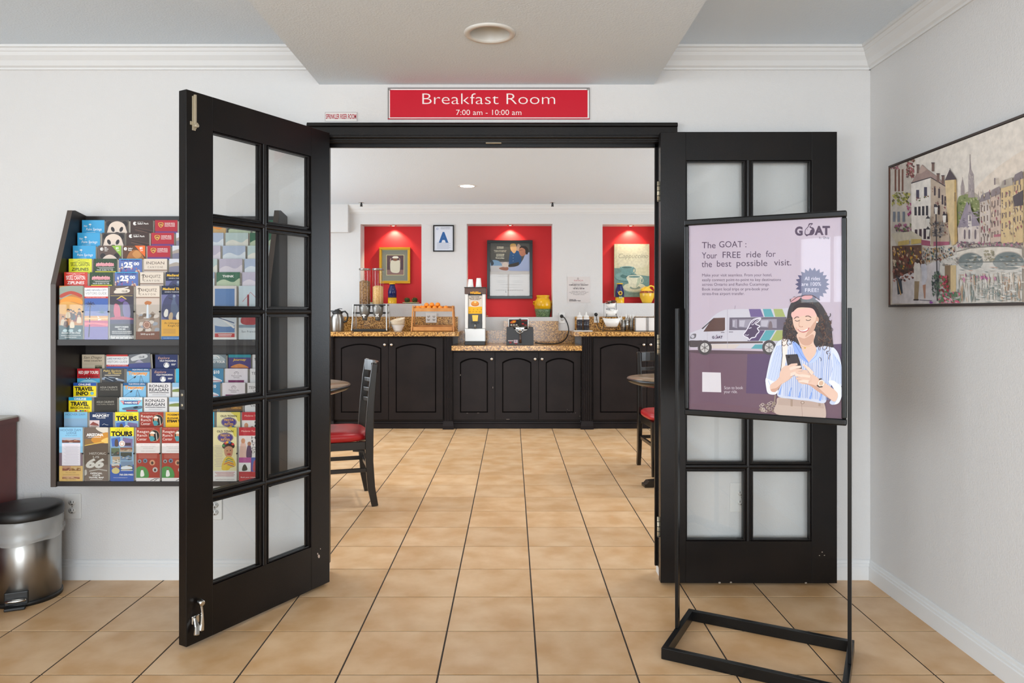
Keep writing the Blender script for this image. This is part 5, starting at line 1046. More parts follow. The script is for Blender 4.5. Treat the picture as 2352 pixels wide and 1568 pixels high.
P.rect(1000, 1490, 1105, 1515, '#c9ab88')
# continuation of the canvas beyond the frame edge
for k in range(9): Q(0.83+k*0.04, 0.18+0.01*(k % 3), 0.862+k*0.04, 0.42-0.02*(k % 4), ('#d8c39a', '#cbb5a6', '#cfc2b8')[k % 3]); Q(0.84+k*0.04, 0.24, 0.848+k*0.04, 0.29, '#7c6f76'); Q(0.84+k*0.04, 0.33, 0.848+k*0.04, 0.37, '#7c6f76')
P.build('painted_surface', pa, (0, -0.0262, 0))

# ================================================================ breakfast room: cabinets and counters
YC = 7.50                                   # cabinet faces
ZU, ZL = 1.004, 0.862                       # counter heights
def cabinet(label, x0, x1, ztop, doors, knobs, group=None):
    """doors = door edges in metres; knobs = x of each knob"""
    t = thing('base_cabinet', label, 'cabinet', ((x0+x1)/2, YK, 0), group=group); c = (x0+x1)/2
    Y0 = YC+0.02-YK
    bx('carcass', x0-c, x1-c, Y0, -0.002, 0.088, ztop, CAB, t)
    bx('toe_kick', x0-c, x1-c, Y0+0.012, -0.01, 0.001, 0.087, CAB, t)
    m = MB(); m.prism([(Y0+0.012, 0.004), (Y0-0.004, 0.004), (Y0-0.004, 0.05), (Y0+0.004, 0.056), (Y0+0.006, 0.07), (Y0+0.012, 0.074)], x0-c, x1-c, CAB, 'x'); ob('plinth_moulding', m, t)
    for (a, b), k in zip(doors, knobs):
        a += 0.002; b -= 0.002; z0, z1 = 0.094, ztop-0.012; a_, b_ = a-c, b-c
        d = ob('cabinet_door', MB().box(a_, b_, Y0-0.02, Y0-0.001, z0, z1, CAB), t, bevel=0.0025)
        # arched panel line: flat ring, the groove's shade put into its colour
        ox, oz0, oz1, rise = 0.072, z0+0.075, z1-0.105, 0.045
        pts = [(a_+ox, oz0)]; n = 14; w = (b_-ox)-(a_+ox)
        pts += [(a_+ox+w*i/n, oz1+rise*math.sin(PI*i/n)**0.8 if 0 < i < n else oz1) for i in range(n+1)]; pts += [(b_-ox, oz0)]
        cx, cz = (a_+b_)/2, (oz0+oz1)/2
        g = MB(); inner = [(cx+(p[0]-cx)*(1-0.012/w*2), cz+(p[1]-cz)*(1-0.012/(oz1-oz0)*2)) for p in pts]
        N_ = len(pts); vs = [(p[0], Y0-0.0205, p[1]) for p in pts]+[(p[0], Y0-0.0205, p[1]) for p in inner]
        g.add(vs, [(i, (i+1) % N_, N_+(i+1) % N_, N_+i) for i in range(N_)], CABG); ob('groove_shade_ring', g, d)
        p = MB().prism(inner, Y0-0.0208, Y0-0.0190, CAB, 'y'); ob('raised_panel', p, d)
        kn = MB().lathe([(0.0, 0.026), (0.009, 0.026), (0.0145, 0.021), (0.015, 0.016), (0.010, 0.011), (0.006, 0.008), (0.006, 0.0), (0.0, 0.0)], NICKEL, 20, Matrix.Translation((k-c, Y0-0.02, ztop-0.083)) @ Matrix.Rotation(PI/2, 4, 'X'))
        ob('knob', kn, d, label='round satin nickel knob')
    return t, c, Y0
def xs(*p): return [X(v, YC-0.01) for v in p]
a, b, c_, d_ = xs(766, 892, 1018, 1019)
tcab, cc_, Y0 = cabinet('dark wooden base cabinet with two arched doors under the left raised counter', -2.39, c_, ZU-0.049, [(a-0.0, b), (b, c_)], [b-0.037, b+0.033])
a, b, c2, e = xs(1040, 1137, 1237, 1335)
mcab, mcc, _ = cabinet('dark wooden base cabinet with three arched doors under the low middle counter', a+0.002, e, ZL-0.055, [(a, b), (b, c2), (c2, e)], [b-0.034, c2-0.036, c2+0.036])
P = Print(dz=5e-5)
for (x, z, w, h) in ((-0.535, 0.55, .004, .02), (-0.63, 0.38, .004, .022), (-0.20, 0.42, .005, .022), (0.57, 0.2, .004, .004), (0.59, 0.19, .003, .004), (0.565, 0.175, .003, .003), (0.61, 0.165, .003, .004), (0.655, 0.165, .006, .004), (0.70, 0.13, .007, .006), (-0.06, 0.10, .05, .003), (-0.47, 0.163, .02, .002), (-0.36, 0.165, .03, .002)): P.rect(x-mcc, z, x-mcc+w*.7, z+h*.8, '#9a8f86')
P.build('paint_scuffs', mcab, (0, Y0-0.0240, 0))
f, g_, h_ = xs(1362, 1486, 1610)
rcab, rcc, _ = cabinet('dark wooden base cabinet with two arched doors under the right raised counter', f-0.0, 2.6, ZU-0.049, [(f, g_), (g_, h_)], [g_-0.033, g_+0.038])
def pilaster(p0, p1, ztop, label):
    x0, x1 = X(p0, YC-0.03), X(p1, YC-0.03); t = thing('fluted_pilaster', label, 'pilaster', ((x0+x1)/2, YC-0.001, 0), group=None); w = (x1-x0)/2
    pr = [(-w, 0.0195), (-w, -0.026)]
    n = 5; step = 2*w/n
    for k in range(n):
        xa = -w+k*step
        pr += [(xa+step*0.22, -0.026), (xa+step*0.34, -0.017), (xa+step*0.66, -0.017), (xa+step*0.78, -0.026)]
    pr += [(w, -0.026), (w, 0.0195)]
    ob('fluted_shaft', MB().prism(pr, 0.085, ztop, CAB, 'z'), t)
    m = MB(); m.box(-w-0.012, w+0.012, -0.040, 0.014, 0.001, 0.035, CAB); m.add([(-w-0.012, -0.040, 0.035), (w+0.012, -0.040, 0.035), (w+0.012, 0.014, 0.035), (-w-0.012, 0.014, 0.035), (-w-0.004, -0.032, 0.085), (w+0.004, -0.032, 0.085), (w+0.004, 0.014, 0.085), (-w-0.004, 0.014, 0.085)], [(4, 5, 6, 7), (0, 1, 5, 4), (1, 2, 6, 5), (2, 3, 7, 6), (3, 0, 4, 7)], CAB)
    ob('plinth_block', m, t)
pilaster(745, 765, ZU-0.049, 'dark fluted pilaster at the far left next to the open left door')
pilaster(1019.5, 1039.5, ZU-0.049, 'dark fluted pilaster on a plinth left of the low middle counter')
pilaster(1336.5, 1360.5, ZU-0.049, 'dark fluted pilaster on a plinth right of the low middle counter')
def counter(name, label, x0, x1, ztop, th, chl=0, chr_=0, yf=YC-0.045):
    c = (x0+x1)/2; ch = 0.05
    poly = [(x0-c+(ch if chl else 0), yf-YK)]+([(x0-c, yf-YK+ch)] if chl else [])+[(x0-c, -0.001), (x1-c, -0.001)]+([(x1-c, yf-YK+ch)] if chr_ else [])+[(x1-c-(ch if chr_ else 0), yf-YK)]
    o = ob(name, MB().prism(poly, ztop-th, ztop, GRAN, 'z'), loc=(c, YK, 0), bevel=0.008, seg=3, label=label, cat='worktop'); return o
XUL, XUR = X(1054, YC-0.045), X(1318, YC-0.045)
cL = counter('granite_counter', 'golden speckled granite raised counter on the left, under the carafe and cereal dispenser', -2.4, XUL, ZU, 0.044, 0, 1)
cR = counter('granite_counter', 'golden speckled granite raised counter on the right, under the syrup bottles', XUR, 2.7, ZU, 0.044, 1, 0)
cM = counter('granite_counter', 'low golden granite counter in the middle, under the waffle iron', X(1037, YC-0.045)+0.0, X(1337, YC-0.045), ZL, 0.05)
def splash(label, x0, x1, z0, z1, dy=0.02): return bx('granite_backsplash', x0, x1, YK-dy, YK-0.0005, z0+0.0005, z1, GRAN, label=label, cat='backsplash')
splash('granite backsplash strip behind the carafe and wooden fruit stand', -2.4, X(1052, YK), ZU, Z(727, YK))
splash('granite backsplash strip behind the syrup bottles and napkins', X(1320, YK), 2.7, ZU, Z(727, YK))
splash('granite backsplash strip behind the batter dispenser and waffle iron', X(1052, YK)+0.001, X(1320, YK)-0.001, ZL, Z(759, YK))
splash('raised granite splash panel on the wall behind the waffle iron', X(1157, YK), X(1282, YK), Z(759, YK), Z(737, YK))

# ---- tables and chairs
def chair(name, label, loc, rz, group=None):
    t = thing(name, label, 'chair', loc, rz, group)
    for s in (-1, 1):
        path = [(s*0.205, 0.235, 0.0), (s*0.205, 0.212, 0.12), (s*0.205, 0.200, 0.28), (s*0.205, 0.200, 0.46), (s*0.205, 0.208, 0.62), (s*0.205, 0.222, 0.78), (s*0.205, 0.234, 0.885), (s*0.205, 0.236, 0.895)]
        ob('back_post', MB().sweep(path, [0.030, 0.030, 0.032, 0.034, 0.032, 0.030, 0.026, 0.018], [0.040, 0.046, 0.048, 0.050, 0.044, 0.040, 0.034, 0.024], BWOOD, (1, 0, 0)), t, bevel=0.004)
        ob('front_leg', MB().sweep([(s*0.200, -0.195, 0.0), (s*0.200, -0.195, 0.405)], [0.026, 0.040], [0.026, 0.040], BWOOD, (1, 0, 0)), t, bevel=0.003)
        ob('side_rail', MB().box(s*0.200-0.011, s*0.200+0.011, -0.174, 0.176, 0.355, 0.405, BWOOD), t, bevel=0.002)
        ob('side_stretcher', MB().box(s*0.200-0.009, s*0.200+0.009, -0.177, 0.183, 0.215, 0.240, BWOOD), t, bevel=0.002)
        br = MB(); br.sweep([(s*0.200, 0.178, 0.30), (s*0.200, 0.165, 0.345), (s*0.200, 0.10, 0.352)], 0.016, 0.012, BWOOD, (1, 0, 0)); ob('corner_brace', br, t, bevel=0.002)
    ob('front_rail', MB().box(-0.178, 0.178, -0.206, -0.184, 0.355, 0.405, BWOOD), t, bevel=0.002); ob('rear_rail', MB().box(-0.186, 0.186, 0.188, 0.210, 0.355, 0.405, BWOOD), t, bevel=0.002)
    ob('front_stretcher', MB().box(-0.184, 0.184, -0.204, -0.188, 0.28, 0.305, BWOOD), t, bevel=0.002); ob('rear_stretcher', MB().box(-0.186, 0.186, 0.196, 0.212, 0.215, 0.240, BWOOD), t, bevel=0.002)
    # seat cushion: rounded square
    def sq(r, z, n=40, e=4.0):
        out = []
        for i in range(n):
            a = 2*PI*i/n; ca, sa = math.cos(a), math.sin(a); k = (abs(ca)**e+abs(sa)**e)**(-1/e); out.append((r*ca*k, r*sa*k*0.98, z))
        return out
    m = MB(); n = 40; rings = [(0.212, 0.408), (0.222, 0.418), (0.226, 0.432), (0.222, 0.448), (0.205, 0.460), (0.15, 0.467), (0.07, 0.470)]
    vs = []
    for r, z in rings: vs += sq(r, z)
    fs = [(q*n+i, q*n+(i+1) % n, (q+1)*n+(i+1) % n, (q+1)*n+i) for q in range(len(rings)-1) for i in range(n)]
    fs += [tuple(reversed(range(n))), tuple((len(rings)-1)*n+i for i in range(n))]
    m.add(vs, fs, VINYL, True, Matrix.Translation((0, -0.012, 0))); ob('seat', m, t, label='red vinyl seat cushion')
    def slat(nm, z0, h, yy, bow, th):
        m = MB(); n = 10; pts = []
        for i in range(n+1): u = -0.19+0.38*i/n; pts.append((u, yy+bow*(1-(u/0.19)**2), z0+h/2))
        m.sweep(pts, h, th, BWOOD, (0, 0, 1)); ob(nm, m, t, bevel=0.003)
    slat('crest_rail', 0.820, 0.072, 0.222, 0.050, 0.020)
    for z, yy in ((0.745, 0.216), (0.680, 0.210), (0.615, 0.206)): slat('back_slat', z, 0.028, yy, 0.046, 0.012)
    return t
def place(px, py, Y): return (X(px, Y), Y)
dvec = Vector((-0.952, -0.306)); cen = Vector((-0.918, 4.715))+dvec*0.235
c1 = chair('dining_chair', 'black wooden slat-back chair with red seat in the left of the doorway, seen side-on', (cen.x, cen.y, 0), math.atan2(-0.952, 0.306)+0.0, 'red seated dining chairs')
# right chair faces the viewer, slightly turned
c2_ = copy_tree(c1); c2_['label'] = 'black wooden chair with red seat behind the right table, cut off by the right jamb'
th = math.radians(4); pl_ = Vector((1.005, 5.705)); ofs = Vector((-0.205, 0.2))
c2_.rotation_euler = (0, 0, th); c2_.location = (pl_.x-(ofs.x*math.cos(th)-ofs.y*math.sin(th)), pl_.y-(ofs.x*math.sin(th)+ofs.y*math.cos(th)), 0)
def table(label, x, y, r, rz):
    t = thing('round_table', label, 'table', (x, y, 0), rz, 'round breakfast tables')
    ob('tabletop', MB().lathe([(0, 0.7498), (r-0.012, 0.7498), (r-0.012, 0.7492), (0, 0.7492)], TOPW, 64), t)
    ob('table_edge', MB().lathe([(r-0.012, 0.7490), (r-0.004, 0.7485), (r, 0.742), (r-0.001, 0.730), (r-0.02, 0.718), (r-0.075, 0.700), (0.0, 0.698)], BWOOD, 64), t)
    ob('column', MB().lathe([(0.0, 0.06), (0.05, 0.06), (0.038, 0.08), (0.038, 0.66), (0.09, 0.697), (0.0, 0.697)], BWOOD, 24), t)
    for k in range(4):
        m = MB(); M_ = Matrix.Rotation(k*PI/2, 4, 'Z'); m.prism([(0.0, 0.03), (0.0, 0.075), (0.10, 0.062), (0.22, 0.045), (0.27, 0.042), (0.285, 0.025), (0.30, 0.022), (0.30, 0.001), (0.24, 0.001), (0.22, 0.012), (0.05, 0.02)], -0.035, 0.035, BWOOD, 'y', M_)
        ob('base_foot', m, t, bevel=0.004)
    return t
table('round brown laminate table at the left edge of the doorway behind the open door', -1.50, 4.56, 0.475, 0.0)
table('round brown laminate table at the right jamb in front of the chair', 1.205, 5.06, 0.40, 0.15)

# ---- ceiling fittings
BLX, BLY = X(1073, 6.81), 6.81
bl = thing('ceiling_downlight', 'lit round downlight in the breakfast room ceiling', 'light', (BLX, BLY, CZ))
ob('trim_ring', MB().lathe([(0.066, 0), (0.068, -0.005), (0.082, -0.006), (0.088, 0.0)], TRIMW, 40, cap=False), bl)
ob('lens', MB().lathe([(0.0, -0.003), (0.067, -0.003)], mat('lit_lens', '#fff6e8', 0.5, emit=('#fff8ee', 5.0)), 40), bl)
def spot(loc, e, r=0.07, size=math.radians(150), col=(1, .97, .92), blend=1.0):
    d = bpy.data.lights.new('downlight_lamp', 'SPOT'); d.energy = e; d.spot_size = size; d.spot_blend = blend; d.shadow_soft_size = r; d.color = col
    o = bpy.data.objects.new('downlight_lamp', d); C.objects.link(o); o.location = loc; return o
spot((BLX, BLY, CZ-0.02), 28)
for x, y, wh in ((-2.0, 4.6, 'above the left table'), (-0.42, 4.6, 'just inside the doorway'), (2.0, 4.6, 'above and right of the right table'), (-2.2, 6.8, 'above the left carafe'), (2.0, 6.8, 'at the far right end of the counter')):  # unseen downlights added to even out the room's light
    q = copy_tree(bl); q.location = (x, y, CZ); q['label'] = 'added unseen downlight in the breakfast room ceiling '+wh; spot((x, y, CZ-0.02), 28)
for px in (830, 1269):
    x = X(px, 7.86); s = thing('fire_sprinkler', 'small pendant sprinkler head on the breakfast room ceiling, %s of the downlight' % ('left' if px < 1000 else 'right'), 'sprinkler', (x, 7.86, CZ), group='ceiling sprinklers')
    ob('escutcheon', MB().lathe([(0, -0.004), (0.028, -0.004), (0.034, 0.0)], CHROME, 24), s, recalc=False)
    m = MB().cyl((0, 0, -0.034), (0, 0, -0.003), 0.008, SLOT); m.cyl((0, 0, -0.040), (0, 0, -0.036), 0.015, SLOT); m.box(-0.012, -0.009, -0.003, 0.003, -0.037, -0.012, SLOT); m.box(0.009, 0.012, -0.003, 0.003, -0.037, -0.012, SLOT); ob('sprinkler_head', m, s)
# niche spots
for px, (a, b, c, d), side in ((903, N[0], 'left'), (1172, N[1], 'middle'), (1449, N[2], 'right')):
    x = X(px, YK+0.1); s = thing('niche_spotlight', 'small lit halogen spotlight in the top of the %s red niche' % side, 'light', (x, YK+0.11, d), group='niche spotlights')
    ob('bezel', MB().lathe([(0.022, 0), (0.024, -0.008), (0.032, -0.008), (0.036, 0.0)], CHROME, 28, cap=False), s, recalc=False)
    ob('bulb', MB().lathe([(0, -0.004), (0.022, -0.004)], mat('halogen_bulb', '#fff0d8', 0.5, emit=('#fff1da', 9.0)), 24), s, recalc=False)
    l = spot((x, YK+0.135, d-0.015), 8, 0.012, math.radians(112), (1, .80, .52), 0.6); l.rotation_euler = (math.radians(14), 0, 0); l.name = 'niche_lamp'

# ---- pictures on the rear wall
def framed(label, px0, px1, py0, py1, Y, fw, fm, cat='picture', th=0.02, name='wall_picture'):
    x0, x1, z0, z1 = X(px0, Y), X(px1, Y), Z(py1, Y), Z(py0, Y); w, h = x1-x0, z1-z0
    t = thing(name, label, cat, (x0, Y, z0))
    for a, b, c, d in ((0, w, h-fw, h), (0, w, 0, fw)): bx('frame_rail', a, b, -th, -0.0005, c, d, fm, t, bevel=0.002)
    for a, b in ((0, fw), (w-fw, w)): bx('frame_stile', a, b, -th, -0.0005, fw, h-fw, fm, t, bevel=0.002)
    bx('backing', fw*0.5, w-fw*0.5, -th*0.5, -0.001, fw*0.5, h-fw*0.5, PAPER, t)
    return t, w, h, x0, z0
PGL = glass('picture_glass', '#fafbfb', 0.01, 1.28)
# grade certificate
t, w, h, *_ = framed('black framed certificate with a large blue letter A on the rear wall', 995, 1043, 517, 578, YK-0.001, 0.013, BLACKG, 'certificate', 0.016, 'framed_certificate')
P = Print(dz=1.2e-4); P.rect(.01, .01, w-.01, h-.01, '#d4d8e2'); P.text('A', w/2, h*.37, h*.34, '#2f5f9a', w*.46, 'c', .06); P.ring(w*.2, h*.86, .011, .011, .003, '#4a5f9a', 14)
P.text('COUNTY OF SAN BERNARDINO', w*.36, h*.90, .008, '#39415f', w*.46); P.text('DEPARTMENT OF PUBLIC HEALTH', w*.36, h*.85, .007, '#39415f', w*.46)
for k in range(7): P.rect(w*.18, h*.33-k*.0105, w*(.84 if k % 2 else .76), h*.33-k*.0105+.0028, '#8a90a6')
P.build('certificate_print', t, (0, -0.0085, 0))
# large poster in the middle niche
YN = NY-0.001
t, w, h, x0, z0 = framed('black framed poster of two people at a desk in the middle red niche', 1119, 1223, 552, 686, YN, 0.033, BLACKG, 'poster', 0.03, 'niche_poster')
def nm(x, y): # zoom frame of the photo (4.61 px per photo px)
    px, py = 1040+x/4.61, 480+y/4.61; u, v = X(px, YN)-x0, Z(py, YN)-z0
    return (min(max(u, .03), w-.03), min(max(v, .03), h-.03))
P = Print(fn=nm, dz=1.2e-4)
P.rect(390, 360, 820, 930, '#c9bfb8'); P.rect(390, 360, 820, 660, '#54524e'); P.rect(400, 560, 820, 660, '#b9aeb0'); P.blob([(400, 560), (440, 540), (500, 560), (520, 620), (400, 640)], '#7fa0c0'); P.rect(398, 600, 600, 656, '#cfc8c8'); P.blob([(400, 540), (420, 545), (435, 580), (410, 600)], '#3c4450')
P.blob([(690, 370), (720, 400), (700, 460), (670, 440)], '#b99a88'); P.blob([(604, 470), (620, 450), (660, 440), (700, 450), (725, 500), (710, 590), (600, 600)], '#27507f'); P.blob([(612, 380), (640, 372), (670, 385), (672, 440), (650, 470), (625, 450), (610, 420)], '#d8a878'); P.blob([(608, 400), (614, 372), (650, 366), (670, 380), (640, 385)], '#c9a05a')
for y in (490, 520, 550): P.ell(640, y, 3, 3, '#c9d6e6', 8)
P.poly([(586, 590), (700, 560), (700, 610), (590, 615)], '#3b342f')
P.blob([(580, 625), (690, 600), (740, 540), (770, 480), (820, 470), (820, 640), (760, 655), (600, 650)], '#aab4d6'); P.blob([(700, 430), (712, 405), (750, 395), (780, 420), (785, 470), (740, 500), (715, 490), (702, 460)], '#b5765c'); P.blob([(705, 420), (720, 396), (770, 395), (800, 430), (790, 480), (770, 470), (765, 430), (730, 410)], '#2c211f'); P.line([(702, 440), (740, 432)], 3, '#221a18'); P.blob([(490, 625), (560, 610), (590, 625), (575, 650), (520, 645)], '#a8705c'); P.blob([(525, 580), (560, 560), (590, 590), (570, 615), (530, 610)], '#dcc8bc')
for t_, y, hh, ww in (('WYNDHAM', 408, 10, 70), ('REWARDS', 420, 8, 70), ("Whether you're staying for", 444, 8, 134), ('a night or a month, the', 456, 8, 120), ('WYNDHAM', 487, 12, 86), ('REWARDS', 503, 12, 82), ('Everyday.', 525, 14, 92)): P.text(t_, 502, y, hh, '#e8e0cc', ww, 'c', .02, up=-1)
for k, (y, a_, b_) in enumerate(((695, 480, 715), (712, 460, 745), (760, 470, 560), (775, 470, 570), (760, 640, 740), (775, 640, 745), (800, 500, 720), (828, 520, 700))): P.rect(a_, y, b_, y+3, '#a19890')
for k in range(12): P.rect(455+k*25, 855, 468+k*25, 863, '#8f867e')
P.ell(562, 877, 5, 5, '#1f1c1a', 8); P.build('poster_print', t, (0, -0.0165, 0)); bx('picture_glazing', .03, w-.03, -0.0225, -0.0215, .03, h-.03, PGL, t)
# gold framed print, left niche
GOLD = mat('gilt_frame', '#c9962e', 0.3, 0.85)
t, w, h, x0, z0 = framed('gilt framed print of a white-dressed figure on grey mat in the left red niche', 872, 943, 568, 651, YN, 0.026, GOLD, 'picture', 0.028, 'niche_picture')
P = Print(dz=1.2e-4); P.rect(.02, .02, w-.02, h-.02, '#e8c95a'); P.rect(.032, .032, w-.032, h-.032, '#8f8d7c'); a_, b_, c_, d_ = w*.24, w*.78, h*.24, h*.78; P.rect(a_-.006, c_-.006, b_+.006, d_+.006, '#e0d29c'); P.rect(a_, c_, b_, d_, '#5d4248'); P.rect(a_, c_, b_, c_+h*.14, '#94706a')
cx, W_2 = (a_+b_)/2, (b_-a_); P.blob([(cx-W_2*.26, c_+h*.1), (cx-W_2*.3, c_+h*.3), (cx-W_2*.22, c_+h*.4), (cx, c_+h*.38), (cx+W_2*.25, c_+h*.4), (cx+W_2*.3, c_+h*.26), (cx+W_2*.24, c_+h*.08), (cx, c_+h*.05)], '#e6dcc4'); P.ell(cx, c_+h*.43, W_2*.13, h*.045, '#8a5c44'); P.blob([(cx-W_2*.16, c_+h*.46), (cx-W_2*.1, c_+h*.51), (cx+W_2*.14, c_+h*.51), (cx+W_2*.18, c_+h*.46)], '#efe8d8')
for k in (-1, 1): P.line([(cx+k*W_2*.3, c_+h*.36), (cx+k*W_2*.26, c_+h*.46)], .006, '#e0b49c')
P.build('art_print', t, (0, -0.0148, 0)); bx('picture_glazing', .025, w-.025, -0.0205, -0.0195, .025, h-.025, PGL, t)
# cappuccino canvas, right niche
x0, x1, z0, z1 = X(1410, YN), X(1490, YN), Z(682, YN), Z(561, YN); w, h = x1-x0, z1-z0
t = thing('canvas_picture', 'pale canvas of two coffee cups lettered Cappuccino in the right red niche', 'picture', (x0, YN, z0))
bx('stretched_canvas', 0, w, -0.04, -0.001, 0, h, mat('canvas_cream', '#cdc8a4', 0.7), t, bevel=0.003)
def cm_(x, y): return (min(max((x-638)/392*w, 0), w), min(max((985-y)/590*h, 0), h))
P = Print(fn=cm_, dz=1.2e-4, rough=0.7); P.rect(638, 395, 1030, 985, '#d3cfae'); P.blob([(680, 400), (760, 400), (960, 400), (1010, 470), (1000, 640), (700, 640)], '#dcd8bc'); P.poly([(638, 664), (700, 664), (900, 740), (1030, 752), (1030, 985), (638, 985)], '#6f918c'); P.poly([(638, 820), (1030, 880), (1030, 985), (638, 985)], '#7c9486')
P.text('Cappuccino', 686, 552, 50, '#8f8d76', 330, 'l', -.01, .25, up=-1)
P.ell(770, 762, 130, 58, '#5a827f', 30); P.ell(766, 755, 122, 50, '#7ba3a0', 30); P.ell(800, 752, 95, 30, '#4e7674', 24)
P.blob([(708, 650), (710, 690), (730, 730), (760, 745), (800, 745), (835, 720), (848, 690), (848, 650)], '#6f9896'); P.ell(778, 655, 70, 14, '#8fb4b0', 24); P.ell(778, 657, 58, 9, '#4f6f6c', 20); P.ring(856, 688, 20, 30, 9, '#6f9896', 18)
P.ell(865, 885, 130, 52, '#a8b8a0', 30); P.ell(862, 876, 126, 50, '#dad8b8', 30); P.ell(870, 880, 60, 20, '#8fa090', 20)
P.blob([(782, 760), (790, 810), (815, 860), (850, 885), (890, 880), (925, 840), (940, 790), (942, 758)], '#dedcc0'); P.poly([(900, 770), (942, 760), (920, 840), (880, 880)], '#b4c0a6'); P.ell(862, 758, 80, 18, '#e6e4ca', 26); P.ell(862, 760, 66, 12, '#6f908a', 22); P.ring(945, 798, 17, 32, 8, '#cfd0b2', 18)
P.build('painted_surface', t, (0, -0.0402, 0))
# breakfast notice
t = thing('breakfast_notice', 'pale printed notice taped to the rear wall above the syrup bottles', 'notice', (X(1303, YK), YK, Z(695, YK)))
w, h = X(1355, YK)-X(1303, YK), Z(635, YK)-Z(695, YK); bx('acrylic_sheet', 0, w, -0.004, -0.0005, 0, h, mat('notice_sheet', '#d3cdca', 0.4), t)
P = Print(dz=1e-4); P.rect(.003, .003, w-.003, h-.003, '#d0c9c6'); P.ring(w*.47, h*.92, .009, .010, .003, '#5a4644', 14); P.text('RAMADA', w/2, h*.82, .016, '#b0606a', w*.4, 'c')
for s_, y, hh, ww, o in (('Welcome to enjoy our', .73, .009, .6, 0), ('COMPLIMENTARY BREAKFAST', .66, .012, .86, .04), ('SERVED DAILY', .58, .008, .4, 0), ('7:00 AM to 10:00 AM', .52, .012, .5, .04), ('Hotel guests receive', .43, .007, .6, 0), ('one breakfast voucher each', .39, .007, .84, 0), ('at the reception desk', .345, .007, .68, 0), ('Thank you', .30, .007, .5, 0)): P.text(s_, w/2, h*y, hh, '#4a4448', w*ww, 'c', o)
P.text('THANK YOU', w*.08, h*.10, .009, '#4a4448', w*.3, 'l', .04); P.text('MANAGEMENT TEAM', w*.08, h*.06, .009, '#4a4448', w*.5, 'l', .04); P.build('notice_print', t, (0, -0.0041, 0))

# ---- outlets on the rear wall
outlet(978, 1003, 718, 741, YK-0.02, 'double white outlet in the left backsplash behind the wooden fruit stand', kind='quad')
oA = outlet(1284, 1298, 717, 742, YK, 'white outlet with a thick black plug right of the middle niche')
oB = outlet(1364, 1376, 718, 741, YK-0.021, 'white outlet with a black plug behind the syrup bottles')
def cable(label, pts, r, plug):
    t = thing('power_cord', label, 'cord', pts[0]); q = [Vector(p)-Vector(pts[0]) for p in pts]
    s3 = []
    for i in range(len(q)-1):
        p0, p1, p2, p3 = q[max(0, i-1)], q[i], q[i+1], q[min(len(q)-1, i+2)]
        for k in range(8):
            u = k/8; s3.append(0.5*(2*p1+(p2-p0)*u+(2*p0-5*p1+4*p2-p3)*u*u+(3*p1-p0-3*p2+p3)*u**3))
    s3.append(q[-1]); ob('cable', MB().tube(s3, r, PLASB, 10), t)
    ob('plug', MB().lathe([(0, -0.012), (0.010, -0.012), (0.019, -0.004), (0.019, 0.012), (0.0, 0.012)], PLASB, 20, Matrix.Rotation(PI/2, 4, 'X')), t)
YO = YK-0.022
cable('thick black power cord curving from the wall outlet down to the waffle iron', [(X(1290, YO), YO, Z(726, YO)), (X(1297, YO), YO-0.03, Z(731, YO)), (X(1304, YO), YO-0.05, Z(748, YO)), (X(1304, YO), YO-0.08, Z(764, YO)), (X(1294, YO), YO-0.12, 0.90), (X(1278, 7.8), 7.80, ZL+0.0085), (X(1250, 7.75), 7.75, ZL+0.0085), (X(1229, 7.72), 7.72, ZL+0.02)], 0.0065, True)
cable('thin black power cord running from the outlet along the right counter', [(X(1369, 7.99), 8.0, Z(722, 8.0)), (X(1371, 7.98), 7.97, Z(735, 8.0)), (X(1375, 7.95), 7.94, ZU+0.03), (X(1392, 7.9), 7.9, ZU+0.006), (X(1425, 7.93), 7.93, ZU+0.004), (X(1452, 7.95), 7.95, ZU+0.004)], 0.0035, True)

# ================================================================ things on the counters and in the niches
YI = 7.74; SI = YI/FPX                      # usual depth of counter items, metres per photo pixel there
def at(px, Y=YI, z=ZU): return (X(px, Y), Y, z+0.0005)
# carafes
def carafe(label, px):
    t = thing('thermal_carafe', label, 'carafe', at(px), math.radians(-8), 'steel coffee carafes')
    ob('body', MB().lathe([(0, 0), (0.066, 0), (0.070, 0.006), (0.070, 0.13), (0.066, 0.155), (0.052, 0.18), (0.048, 0.186), (0, 0.186)], STEEL, 40), t)
    m = MB().lathe([(0, 0.187), (0.054, 0.187), (0.056, 0.196), (0.050, 0.21), (0.034, 0.222), (0.022, 0.232), (0, 0.236)], PLASB, 32); m.sweep([(-0.03, 0, 0.198), (-0.055, 0, 0.214), (-0.072, 0, 0.216)], [0.045, 0.03, 0.018], [0.03, 0.02, 0.010], PLASB, (0, 1, 0)); m.sweep([(0.0, 0, 0.234), (0.025, 0, 0.242), (0.05, 0, 0.240)], 0.022, 0.007, PLASB, (0, 1, 0)); ob('lid', m, t, label='black plastic lid with spout and thumb lever')
    ob('handle', MB().tube([(0.045, 0, 0.205), (0.085, 0, 0.212), (0.112, 0, 0.185), (0.116, 0, 0.145), (0.104, 0, 0.108), (0.076, 0, 0.098), (0.066, 0, 0.100)], 0.009, PLASB, 10), t)
carafe('brushed steel coffee carafe with black handle, beside the cereal dispenser', 775)
carafe('steel coffee carafe mostly hidden by the left door, only its black handle showing', 732)
